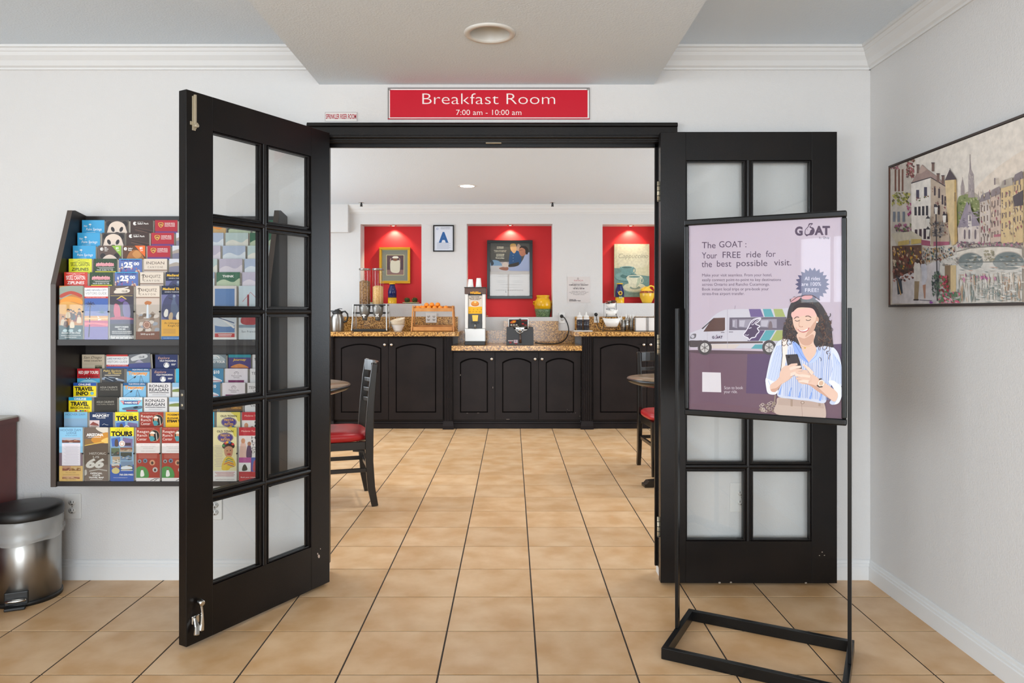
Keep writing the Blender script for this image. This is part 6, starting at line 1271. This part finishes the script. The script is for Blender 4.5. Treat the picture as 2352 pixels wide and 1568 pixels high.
# cereal dispenser
t = thing('cereal_dispenser', 'double cereal dispenser with two clear canisters of cereal', 'dispenser', at(853)); s = SI
W2 = 40*s
m = MB(); m.box(-W2+0.012, W2-0.016, -0.11, 0.10, 0, 0.024, PLASB); ob('tray', m, t, bevel=0.004)
for sg_ in (-1, 1):
    m = MB(); x = sg_*(W2-0.012)
    m.sweep([(x+sg_*0.010, -0.10, 0.006), (x, -0.06, 0.285)], 0.010, 0.04, CHROME, (1, 0, 0)); m.sweep([(x+sg_*0.010, 0.10, 0.006), (x, 0.07, 0.285)], 0.010, 0.03, CHROME, (1, 0, 0)); ob('frame_leg', m, t, bevel=0.002)
    ob('side_window', MB().add([(x+sg_*0.009, -0.08, 0.02), (x+sg_*0.009, 0.08, 0.02), (x, 0.05, 0.28), (x, -0.05, 0.28)], [(0, 1, 2, 3)], ACRYL), t)
m = MB(); m.box(-W2+0.01, W2-0.01, -0.055, 0.065, 0.272, 0.286, PLASB); m.box(-W2+0.01, W2-0.01, 0.03, 0.05, 0.185, 0.205, PLASB); ob('top_plate', m, t, bevel=0.002)
CER = [(mat('granola_cereal', '#a8804f', 0.9, vary=(90, '#5d3c24', 1.0, 3), bump=(110, 1.0, 0.006)), 0.53), (mat('puffed_cereal', '#dcb478', 0.9, vary=(120, '#c0924c', 1.0, 3), bump=(140, 0.8, 0.004)), 0.475)]
for k, x in enumerate((-15.2*s, 15.2*s)):
    M_ = Matrix.Translation((x, 0, 0)); r = 12.6*s
    ob('canister', MB().lathe([(r, 0.288), (r, 0.652)], ACRYL, 40, M_, cap=False), t, recalc=False, label='clear canister')
    ob('canister_lid', MB().lathe([(0, 0.652), (r+0.003, 0.652), (r+0.004, 0.662), (r+0.002, 0.670), (0, 0.674)], STEEL, 40, M_), t)
    ob('cereal', MB().lathe([(0, 0.29), (r-0.004, 0.29), (r-0.004, CER[k][1]), (r*0.5, CER[k][1]+0.012), (0, CER[k][1]+0.006)], CER[k][0], 36, M_), t, kind='stuff')
    ob('hopper', MB().lathe([(0, 0.115), (0.026, 0.115), (0.027, 0.14), (0.036, 0.16), (0.052, 0.185), (r-0.003, 0.215), (r+0.001, 0.24), (r+0.001, 0.287), (0, 0.287)], mat('grey_hopper', '#7f7d78', 0.35, 0.6), 40, M_), t)
    m = MB(); aa = 0.0 if k == 0 else 0.8
    for q in range(2 if k else 2):
        a_ = aa+q*PI/2; c, s_ = math.cos(a_)*0.022, math.sin(a_)*0.022
        if k == 0 and q == 1: m.sweep([(x, -0.045, 0.17), (x, -0.045, 0.145)], 0.012, 0.012, PLASW, (1, 0, 0))
        else: m.sweep([(x-c, -0.045, 0.17-s_), (x+c, -0.045, 0.17+s_)], 0.012, 0.012, PLASW, (0, 1, 0))
    m.cyl((x, -0.05, 0.17), (x, -0.02, 0.17), 0.012, PLASW); ob('portion_knob', m, t, bevel=0.002, label='white turning knob')
# stacked bowls, leaning
t = thing('paper_bowls', 'stack of pale disposable bowls leaning beside the cereal dispenser', 'bowls', at(914, 7.72))
ob('bowl', MB().lathe([(0, 0.0), (0.042, 0.0), (0.045, 0.01), (0.058, 0.04), (0.072, 0.062), (0.074, 0.066)], CERW, 36), t, sub=0)
for k in range(5):
    M_ = Matrix.Translation((0.004*k-0.004, 0, 0.010+k*0.011)) @ Matrix.Rotation(math.radians(-3*k), 4, 'Y') @ Matrix.Rotation(math.radians(2.5*k), 4, 'X')
    ob('bowl', MB().lathe([(0.045, 0.012), (0.058, 0.04), (0.074, 0.066), (0.080, 0.072), (0.082, 0.074), (0.080, 0.0755), (0.070, 0.066), (0.055, 0.042), (0.040, 0.016), (0, 0.014)], mat('cream_bowl', '#ddcfb8', 0.4), 36, M_), t, recalc=False)
# wooden two-tier stand with oranges
ws = (1045-947)*SI; Yw = 7.76
t = thing('fruit_stand', 'two-tier honey bamboo stand holding oranges', 'stand', at(996, Yw)); h2 = ws/2
for sg_ in (-1, 1):
    for yy in (-0.10, 0.10): m = MB().sweep([(sg_*(h2-0.006), yy*1.05, 0), (sg_*(h2-0.018), yy*0.75, 0.272)], 0.014, 0.024, LWOOD, (1, 0, 0)); ob('leg', m, t, bevel=0.002)
    for z, dd in ((0.0, 0.088), (0.205, 0.07)): bx('side_board', sg_*(h2-0.013)-0.006, sg_*(h2-0.013)+0.006, -dd, dd, z+0.008, z+0.05, LWOOD, t)
for z, dd, hh in ((0.0, 0.098, 0.042), (0.205, 0.078, 0.036)):
    bx('front_board', -h2+0.02, h2-0.02, -dd-0.006, -dd+0.004, z+0.006, z+0.006+hh, LWOOD, t, bevel=0.002); bx('back_board', -h2+0.02, h2-0.02, dd-0.004, dd+0.006, z+0.012, z+0.065, LWOOD, t, bevel=0.002)
    for k in range(5): y = -dd+0.012+k*(2*dd-0.024)/4; bx('slat', -h2+0.02, h2-0.02, y-0.011, y+0.011, z+0.008, z+0.014, LWOOD, t)
ORG = mat('orange_peel', '#e8871e', 0.45, bump=(160, 0.4, 0.001))
OL = ['front row, '+n_+' from the left' for n_ in ('first', 'second', 'third', 'fourth', 'fifth', 'sixth')]+['rear row, '+n_+' from the left' for n_ in ('first', 'second', 'third', 'fourth', 'fifth')]+['heaped on top, middle one', 'heaped on top, rightmost', 'heaped on top, leftmost']
x0_, y0_, z0_ = at(996, Yw); k = 0
for (dx, dy, dz) in ((-0.165, -0.04, 0), (-0.105, -0.035, 0), (-0.045, -0.04, 0), (0.015, -0.035, 0), (0.075, -0.04, 0), (0.135, -0.038, 0), (-0.135, 0.025, 0.004), (-0.07, 0.03, 0.004), (0.0, 0.03, 0.006), (0.065, 0.03, 0.004), (0.13, 0.03, 0.003), (-0.018, -0.005, 0.036), (0.045, -0.005, 0.036), (-0.075, -0.002, 0.033)):
    r = 0.027
    pr = [(max(0, r*math.sin(PI*i/12)) if 0 < i < 12 else 0, r-r*math.cos(PI*i/12)*0.95) for i in range(13)]
    o = ob('orange', MB().lathe(pr, ORG, 20), loc=(x0_+dx, y0_+dy, z0_+0.219+dz), label='orange in the upper tray of the wooden stand, '+OL[k], cat='fruit', group='oranges in the wooden stand'); k += 1
# niche ledge things
def bottle_vase(label, px, py0, py1, Y, sun=False):
    z = Z(py1, YK); H_ = (py1-py0)/FPX*Y
    t = thing('bottle_vase', label, 'vase', (X(px, Y), Y, z+0.0006), group='blue and yellow bottle vases'); b = H_
    ob('lower_body', MB().lathe([(0, 0), (0.048, 0), (0.049, 0.004), (0.049, b*0.29), (0, b*0.29)], mat('yellow_glaze', '#e0b020', 0.2), 32), t)
    ob('upper_body', MB().lathe([(0, b*.291), (0.048, b*.291), (0.048, b*.6), (0.042, b*.72), (0.031, b*.84), (0.028, b*.94), (0, b*.94)], mat('cobalt_glaze', '#16235c', 0.15), 32), t)
    ob('rim', MB().lathe([(0, b*.941), (0.030, b*.941), (0.034, b*.96), (0.034, b*.99), (0.028, b), (0, b)], mat('yellow_glaze', '#e0b020', 0.2), 32), t)
    if sun:
        P = Print(dz=1e-4); cz = b*.5; pts = [((.026 if i % 2 else .021)*math.cos(2*PI*i/24), cz+(.026 if i % 2 else .021)*math.sin(2*PI*i/24)) for i in range(24)]
        P.poly(pts, '#e8c02c'); P.ell(0, cz, .012, .012, '#5a2f18'); P.ring(0, cz, .012, .012, .002, '#2b1a10')
        for q in (-1, 0, 1): P.line([(q*.012, cz-.026), (q*.016, b*.2)], .004, '#7f9a4a'); P.ell(q*.014+.004, cz-.05, .004, .011, '#c9d4c0', 8)
        # wrap the decal around the body
        P.v = [(0.0495*math.sin(v[0]/0.049), -(0.0495)*math.cos(v[0]/0.049)+v[1], v[2]) for v in P.v]; P.build('sunflower_decal', t)
bottle_vase('cobalt and yellow bottle vase on the ledge of the left niche', 901, 650, 697, YK+0.11)
bottle_vase('cobalt and yellow bottle vase with painted sunflower in the right niche', 1423.5, 650, 696, YK+0.08, True)
def topiary(label, px, Y, z, n):
    t = thing('topiary_dish', label, 'dish', (X(px, Y), Y, z+0.0006))
    ob('dish', MB().lathe([(0, 0.0), (0.045, 0.0), (0.09, 0.008), (0.096, 0.014), (0.094, 0.016), (0.05, 0.006), (0, 0.006)], mat('sage_dish', '#a8a87c', 0.35), 36, sx=1.0, sy=0.6), t, recalc=False)
    r_ = random.Random(5)
    for k in range(n):
        m = MB(); cx = (k-(n-1)/2)*0.088
        for q in range(150):
            u, v = r_.uniform(-1, 1), r_.uniform(0, 2*PI); s_ = math.sqrt(1-u*u); R = 0.034*r_.uniform(.9, 1.08); p = Vector((cx+R*s_*math.cos(v), R*s_*math.sin(v)*.9, 0.04+R*.85*u)); d = 0.0065
            m.add([p+Vector((r_.uniform(-d, d), r_.uniform(-d, d), r_.uniform(-d, d))) for _ in range(3)], [(0, 1, 2)], (mat('moss_green', '#4f5c1e', 0.8), mat('moss_dark', '#2c3814', 0.8), mat('moss_gold', '#a39a34', 0.8))[q % 3])
        m.lathe([(0.03*math.sin(PI*i/8) if 0 < i < 8 else 0, 0.040-0.027*math.cos(PI*i/8)) for i in range(9)], mat('moss_dark', '#2c3814', 0.8), 14, Matrix.Translation((cx, 0, 0)))
        ob('moss_ball', m, t, recalc=False)
topiary('small dish with two round moss balls, right of the blue bottle in the left niche', 944, YK+0.1, N[0][2], 2)
topiary('small dish with moss balls behind the cereal canisters in the left niche', 853, YK+0.1, N[0][2], 2)
topiary('small dish with moss balls behind the batter dispenser in the middle niche', 1102, YK+0.1, N[1][2], 2)
# yellow-green jar
Yj = YK+0.08; q = Yj/FPX; jz = Z(728, YK)
t = thing('glazed_jar', 'large jar glazed yellow above and speckled green below in the middle niche', 'jar', (X(1247, Yj), Yj, jz+0.0006))
SPG = mat('speckled_green_glaze', '#7f9a68', 0.35, vary=(130, '#20302a', 1.0, 4)); YG = mat('jar_yellow_glaze', '#e3ae14', 0.22, vary=(20, '#d09510', 0.6))
ob('lower_body', MB().lathe([(0, 0), (15.5*q, 0), (16*q, 1.5*q), (18*q, 12*q), (19.3*q, 18.5*q), (0, 18.5*q)], SPG, 40), t)
ob('upper_body', MB().lathe([(0, 18.5*q), (19.4*q, 18.5*q), (20.2*q, 27*q), (19.6*q, 34*q), (16*q, 40.5*q), (14*q, 42.5*q), (14*q, 44.5*q), (15*q, 47*q), (15.2*q, 49.5*q), (13.8*q, 50*q), (13*q, 47*q), (12*q, 42*q), (0, 40*q)], YG, 40), t, recalc=False)
for sg_ in (-1, 1): ob('lug_handle', MB().tube([(sg_*18.6*q, 0, 36*q), (sg_*21.5*q, 0, 35*q), (sg_*21.8*q, 0, 31*q), (sg_*20*q, 0, 28*q)], 1.6*q, YG, 8), t)
# pitcher in the right niche
Yp = YK+0.08; t = thing('glazed_pitcher', 'round yellow pitcher with painted fruit band in the right niche', 'pitcher', (X(1486, Yp), Yp, Z(696, YK)+0.0006))
ob('body', MB().lathe([(0, 0), (9*q, 0), (11*q, 2*q), (16*q, 13*q), (16.8*q, 22*q), (15.5*q, 27*q), (8*q, 33*q), (6.5*q, 36*q), (7*q, 38*q), (0, 38*q)], mat('pale_yellow_glaze', '#e6bb3c', 0.25), 40), t)
ob('painted_band', MB().lathe([(16.9*q, 23*q), (16.6*q, 25*q), (15.3*q, 27.8*q)], mat('fruit_band', '#b5602c', 0.3, vary=(40, '#5f2a1c', 1.0)), 40, cap=False), t, recalc=False)
ob('handle', MB().tube([(3*q, 0, 37*q), (9*q, 0, 40*q), (15*q, 0, 38*q), (18*q, 0, 31*q), (17.5*q, 0, 24*q), (16*q, 0, 20*q)], 1.9*q, mat('pale_yellow_glaze', '#e6bb3c', 0.25), 10), t)
m = MB().sweep([(-5*q, 0, 36*q), (-12*q, 0, 32*q), (-14*q, 0, 30*q)], [7*q, 5*q, 3*q], 4*q, mat('pale_yellow_glaze', '#e6bb3c', 0.25), (0, 1, 0)); ob('spout', m, t, bevel=0.003)
# batter dispenser
Yb = 7.70; q = Yb/FPX; zb = ZL+0.0005
t = thing('batter_dispenser', 'tall white and steel batter dispenser with brown header on the low counter', 'dispenser', (X(1092.5, Yb), Yb, zb))
bx('drip_base', -23*q, 23*q, -0.14, 0.10, 0, 8*q, PLASB, t, bevel=0.004)
bx('lower_housing', -23.5*q, 23*q, -0.10, 0.10, 8*q, 37.5*q, mat('silver_panel', '#bdbcb9', 0.35, 0.4), t, bevel=0.006)
for sg_ in (-1, 1): bx('side_column', sg_*23*q-(0 if sg_ < 0 else 7*q), sg_*23*q+(7*q if sg_ < 0 else 0), -0.10, 0.10, 37.6*q, 116*q, mat('white_housing', '#d3d1cd', 0.35), t, bevel=0.004)
bx('back_shell', -16*q, 16*q, -0.04, 0.10, 37.6*q, 116*q, PLASB, t)
bx('header', -24*q, 24*q, -0.11, 0.105, 116*q, 130*q, mat('brown_header', '#4a3024', 0.4), t, bevel=0.003); bx('lid', -25*q, 25*q, -0.115, 0.11, 130*q, 131.5*q, PLASB, t, bevel=0.002)
bx('graphic_panel', -15*q, 15*q, -0.085, -0.041, 38*q, 114*q, mat('dark_panel', '#2c2a2a', 0.35), t)
def bm_(x, y): return ((x-236)/4.61*q, (1440-y)/4.61*q)
P = Print(fn=bm_, dz=1.2e-4); P.rect(166, 922, 308, 1040, '#cfc4b8'); P.rect(164, 1038, 308, 1112, '#e0a81c'); P.ell(232, 1018, 52, 24, '#d8d0c6', 24); P.ell(234, 1010, 42, 26, '#c9782c', 22); P.ell(234, 1000, 38, 22, '#dc9440', 22); P.ell(236, 992, 14, 9, '#ecd08a', 14)
for k_ in range(5): P.line([(200+k_*16, 990), (206+k_*16, 1030)], 3, '#a85c20')
for s_, y, w_ in (('LIGHT & FLUFFY', 940, 90), ('MALTED WAFFLES', 954, 126), ('POUR & ENJOY', 968, 100)): P.text(s_, 236, y, 9, '#5a4634', w_, 'c', .03, up=-1)
for k_ in range(4): P.text(str(k_+1), 176+k_*40, 1072, 9, '#5a4420', None, 'l', .03, up=-1); P.rect(172+k_*34, 1090, 190+k_*34, 1094, '#8a6414')
P.build('graphic_print', t, (0, -0.0852, 0))
P = Print(fn=bm_, dz=1.2e-4); P.text('CARBONS GOLDEN MALTED', 240, 884, 7, '#c98a2c', 70, 'c', .02, up=-1); P.text('Waffles', 240, 904, 20, '#e0a02c', 112, 'c', .05, .2, up=-1); P.build('header_print', t, (0, -0.1102, 0))
m = MB(); m.add([(-7*q, -0.10, 68*q), (7*q, -0.10, 68*q), (5.5*q, -0.10, 54*q), (-5.5*q, -0.10, 54*q), (-7*q, -0.08, 68*q), (7*q, -0.08, 68*q), (5.5*q, -0.08, 54*q), (-5.5*q, -0.08, 54*q)], [(0, 1, 2, 3), (4, 7, 6, 5), (0, 4, 5, 1), (1, 5, 6, 2), (2, 6, 7, 3), (3, 7, 4, 0)], mat('yellow_button', '#e3b21c', 0.3)); ob('push_button', m, t, bevel=0.002, label='yellow push button')
m = MB(); m.box(-9*q, 9*q, -0.12, -0.086, 49*q, 53*q, PLASB); m.cyl((0, -0.105, 38.6*q), (0, -0.105, 49*q), 3*q, mat('grey_hopper', '#7f7d78', 0.35, 0.6), 2.2*q); ob('nozzle', m, t)
cups = [(1081, 1), (1099.5, 1)]
for i_, (px, _) in enumerate(cups):
    x = X(px, Yb); t = thing('paper_cups', 'upside-down stack of white cups on the batter dispenser, %s one' % ('left' if i_ == 0 else 'right, slightly taller'), 'cups', (x, Yb-0.01, zb+131.5*q+0.0006), group='cup stacks')
    hh = (18.5+2.5*i_)*q
    ob('cup_stack', MB().lathe([(7*q, 0), (7.2*q, 1.2*q), (6.7*q, 1.3*q), (6.7*q, 2.2*q), (6.9*q, 2.3*q), (6.6*q, 3.4*q), (5*q, hh-0.002), (4.8*q, hh), (0, hh-0.001)], CERW, 28), t)
ob('portion_cup', MB().lathe([(0, 0), (0.020, 0), (0.026, 0.036), (0.024, 0.036), (0.018, 0.003), (0, 0.003)], ACRYL, 20), loc=(X(1063, 7.62), 7.62, ZL+0.0006), label='small clear portion cup left of the batter dispenser', cat='cup', recalc=False)
# waffle iron
Yf = 7.66; q = Yf/FPX
t = thing('waffle_iron', 'black rotating waffle iron with upright handle on the low counter', 'waffle iron', (X(1194, Yf), Yf, zb))
m = MB().prism([(-31*q, 0), (31*q, 0), (31.5*q, 2*q), (30.5*q, 41*q), (22*q, 41*q), (17*q, 33*q), (8*q, 31*q), (-8*q, 31*q), (-12*q, 35*q), (-16*q, 41*q), (-30.5*q, 41*q)], -0.06, 0.12, mat('charcoal_shell', '#29292b', 0.45), 'y'); ob('housing', m, t, bevel=0.004)
ob('waffle_plates', MB().cyl((0, 0.02, 36*q), (0, 0.02, 44*q), 0.085, mat('cast_metal', '#5a534c', 0.35, 0.8), n=32), t)
m = MB(); m.sweep([(0, -0.09, 42*q), (0, -0.11, 60*q)], 0.026, 0.026, PLASB, (1, 0, 0)); ob('upright_handle', m, t, bevel=0.008)
m = MB(); m.box(-9*q, 9*q, -0.10, -0.06, 37*q, 40*q, CHROME); m.tube([(-7*q, -0.09, 37*q), (-6*q, -0.10, 30*q), (0, -0.10, 27*q), (6*q, -0.10, 30*q), (7*q, -0.09, 37*q)], 0.006, CHROME, 8); m.cyl((0, -0.10, 39*q), (0, -0.10, 30*q), 0.012, CHROME, 0.008); ob('hinge_bracket', m, t)
ob('front_handle', MB().cyl((0.5*q, -0.105, 27*q), (1*q, -0.115, 5*q), 0.009, mat('bronze_grip', '#4a3a32', 0.3, 0.4), 0.014), t)
P = Print(dz=1e-4)
P.rect(-27*q, 9*q, -15*q, 11*q, '#c9b4b0'); P.rect(-24*q, 4*q, -19*q, 8*q, '#8a2f2f'); P.rect(-14*q, 5*q, -5*q, 12*q, '#b9a4ac'); P.rect(-12*q, 2*q, -6*q, 5*q, '#7a2a2a'); P.ell(-10*q, 9*q, 2*q, 2*q, '#8f7f88', 10); P.build('warning_labels', t, (0, -0.0602, 0))
t = thing('instruction_card', 'black instruction card with pictures standing behind the waffle iron', 'card', (X(1190.5, 7.93), 7.93, zb)); q = 7.93/FPX
bx('card_holder', -23*q, 23*q, 0, 0.004, 0, 58*q, CERW, t); P = Print(dz=1e-4); P.rect(-21.5*q, 38*q, 21.5*q, 56*q, '#2a2422'); P.blob([(-19*q, 49*q), (-12*q, 54*q), (-5*q, 53*q), (-8*q, 48*q), (-16*q, 47*q)], '#d8641e'); P.blob([(-14*q, 49*q), (-10*q, 52*q), (-7*q, 50*q)], '#e8c02c'); P.text('HOW TO MAKE', 7*q, 52*q, 2*q, '#c9332a', 13*q, 'l', .03)
for k_ in range(3): P.ell((-16+k_*6)*q, 43*q, 2.4*q, 2*q, '#c9c0b0', 12)
P.rect(8*q, 44*q, 13*q, 48*q, '#b0302c'); P.rect(14*q, 41*q, 19*q, 44*q, '#b0302c'); P.build('card_print', t, (0, -0.0002, 0))
# syrup bottles on a tray
Ys_ = 7.72; q = Ys_/FPX
t = thing('serving_tray', 'small white tray under the two syrup bottles', 'tray', at(1339, Ys_)); ob('tray', MB().box(-21*q, 21*q, -0.06, 0.06, 0, 0.009, PLASW), t, bevel=0.003)
for i_, px in enumerate((1339-7.5, 1339+7.5)):
    t = thing('syrup_bottle', 'squeeze bottle of dark syrup with white cone cap, %s of the pair' % ('left' if i_ == 0 else 'right'), 'bottle', (X(px, Ys_), Ys_, ZU+0.0105), group='syrup bottles')
    ob('bottle', MB().lathe([(0, 0), (6.6*q, 0), (7*q, 1*q), (7*q, 28*q), (6*q, 30*q), (0, 30*q)], mat('translucent_white', '#d0cbc6', 0.3), 28), t); ob('syrup', MB().lathe([(0, 0.5*q), (7.15*q, 0.6*q), (7.15*q, 25*q), (0, 25*q)], mat('dark_syrup', '#2c2a30', 0.15), 28), t)
    ob('cap', MB().lathe([(0, 30*q), (6.3*q, 30*q), (6.3*q, 33*q), (2.4*q, 35.5*q), (1*q, 42*q), (0, 42*q)], PLASW, 24), t)
# tiered bowl stand
Yt = 7.76; q = Yt/FPX
t = thing('bowl_stand', 'black wire stand with three tiered white bowls of condiments', 'stand', at(1404, Yt)); Tz = lambda py: (760-py)*q
def boat(nm, w, z0, z1, dy):
    m = MB(); n = 40; vs = []; rings = [(0.45, z0), (0.62, z0+0.004), (1.0, z1), (0.96, z1), (0.58, z0+0.010), (0.0, z0+0.010)]
    for k_, z in rings:
        for i in range(n):
            a_ = 2*PI*i/n; ca, sa = math.cos(a_), math.sin(a_); up_ = 0.010*abs(ca)**3 if z == z1 else 0; vs.append((w*k_*ca, dy+w*0.55*k_*sa, z+up_))
    m.add(vs, [(r*n+i, r*n+(i+1) % n, (r+1)*n+(i+1) % n, (r+1)*n+i) for r in range(len(rings)-1) for i in range(n)]+[tuple(reversed(range(n)))], CERW, True); return ob(nm, m, t, recalc=False)
boat('bowl', 21.5*q, Tz(750), Tz(731), -0.03); boat('bowl', 16.5*q, Tz(725), Tz(712), 0.01); boat('bowl', 13*q, Tz(707), Tz(696), 0.04)
wm = MB()
for sg_ in (-1, 1):
    wm.tube([(sg_*22*q, -0.09, 0.003), (sg_*19*q, -0.05, Tz(750)), (sg_*11*q, -0.01, Tz(722)), (sg_*9*q, 0.06, Tz(708))], 0.0028, PLASB, 8); wm.tube([(sg_*22*q, -0.09, 0.003), (sg_*16*q, 0.10, 0.003), (sg_*14*q, 0.09, Tz(690))], 0.0028, PLASB, 8); wm.tube([(-16*q, -0.03+0.02*sg_, Tz(752)), (16*q, -0.03+0.02*sg_, Tz(752))], 0.0025, PLASB, 8)
wm.tube([(-11*q, 0.01, Tz(727)), (11*q, 0.01, Tz(727))], 0.0025, PLASB, 8); wm.tube([(-9*q, 0.04, Tz(709)), (9*q, 0.04, Tz(709))], 0.0025, PLASB, 8); ob('wire_frame', wm, t)
xx, yy, zz = at(1404, Yt)
r_ = random.Random(8); m = MB()
for k_ in range(14):
    M_ = Matrix.Translation((r_.uniform(-9, 9)*q, 0.04+r_.uniform(-.03, .03), Tz(697)+k_*0.0022)) @ Matrix.Rotation(r_.uniform(0, 3), 4, 'Z') @ Matrix.Rotation(r_.uniform(-.3, .3), 4, 'X'); m.box(-0.022, 0.022, -0.014, 0.014, 0, 0.006, (mat('tea_packet_red', '#a83a2c', 0.5), mat('tea_packet_dark', '#2f2a24', 0.5), mat('tea_packet_green', '#5a6a4a', 0.5), mat('packet_white', '#cfc8c0', 0.5))[k_ % 4], M_)
ob('tea_packets', m, loc=(xx, yy, zz), label='pile of tea packets in the top bowl of the wire stand', cat='packets', kind='stuff')
m = MB()
for k_ in range(9):
    M_ = Matrix.Translation((r_.uniform(-9, 9)*q, 0.01+r_.uniform(-.03, .03), Tz(715)+k_*0.0022)) @ Matrix.Rotation(r_.uniform(0, 3), 4, 'Z') @ Matrix.Rotation(r_.uniform(-.4, .4), 4, 'X'); m.box(-0.026, 0.026, -0.011, 0.011, 0, 0.006, (PLASW, mat('packet_grey', '#8f8c8c', 0.5))[k_ % 2], M_)
ob('creamer_packets', m, loc=(xx, yy, zz), label='pile of white and grey packets in the middle bowl of the wire stand', cat='packets', kind='stuff')
# cutlery cylinders with lids and spoons
Yc = 7.80; q = Yc/FPX
for i_, (px, hpx, r0, ml) in enumerate(((1431, 26, 5.2, STEEL), (1440, 30, 4.6, CHROME), (1449.5, 29, 4.6, STEEL))):
    t = thing('utensil_cylinder', ('perforated steel cutlery cylinder holding white spoons, nearest the bowl stand', 'bright steel cup-lid tube in the middle of the cutlery set', 'perforated steel cylinder beside the napkin holder')[i_], 'container', (X(px, Yc), Yc-0.01*i_, ZU+0.0006), group='cutlery cylinders')
    ob('cylinder', MB().lathe([(0, 0), (r0*q, 0), (r0*q, hpx*q), (r0*q-0.002, hpx*q), (r0*q-0.002, 0.004), (0, 0.004)], ml, 28), t, recalc=False)
    m = MB()
    for a_ in range(14):
        for z_ in range(5):
            an = 2*PI*a_/14; M_ = Matrix.Rotation(an, 4, 'Z') @ Matrix.Translation((r0*q+0.0004, 0, (4+z_*4.6)*q)); m.box(-0.0004, 0.0006, -0.0022, 0.0022, 0, 1.8*q, SLOT, M_)
    ob('perforations', m, t)
    m = MB()
    for k_ in range(6 if i_ == 0 else 4):
        an = k_*1.1; r2 = r0*q*.5; lean = -0.22 if i_ == 0 else 0.03
        p0 = Vector((r2*math.cos(an), r2*math.sin(an), 0.03)); p1 = p0+Vector((lean*0.15+0.004*math.cos(an), 0.0, (hpx+9-3*(k_ % 3))*q-0.03)); m.sweep([p0, (p0+p1)/2, p1-Vector((0, 0, 0.02)), p1], [0.006, 0.006, 0.014, 0.010], 0.003, PLASW, (1, 0, 0))
    ob('plastic_cutlery', m, t, label='white plastic spoons')
# napkin holder
Yn = 7.78; q = Yn/FPX
t = thing('napkin_holder', 'black wire holder packed with white napkins', 'napkin holder', at(1480, Yn))
m = MB()
for sg_ in (-0.07, 0.05):
    m.tube([(-23*q, sg_, 0.004), (-23*q, sg_, 32*q), (23*q, sg_, 32*q), (23*q, sg_, 0.004)], 0.003, PLASB, 8, closed=True)
m.tube([(3*q, -0.073, 0.004), (3*q, -0.073, 33*q)], 0.0025, PLASB, 8); m.tube([(6*q, -0.073, 0.004), (6*q, -0.073, 33*q)], 0.0025, PLASB, 8); m.box(-24*q, 24*q, -0.07, 0.05, 0.0, 0.004, PLASB)
for sx_ in (-22, 18): m.tube([(sx_*q, -0.07, 32*q), (sx_*q, -0.078, 34*q), (sx_*q, -0.07, 35.5*q), (sx_*q, -0.06, 33*q)], 0.003, CHROME, 8)
ob('wire_frame', m, t)
m = MB()
for k_ in range(22):
    y = -0.066+k_*0.005; m.box(-22*q+r_.uniform(0, .003), 22*q-r_.uniform(0, .003), y, y+0.0042, 0.0045, (30.5+r_.uniform(-1, .6))*q, mat('napkin_white', '#dcd8d4', 0.8, bump=(60, 0.6, 0.002)))
ob('napkin_bundle', m, t, kind='stuff', recalc=False)
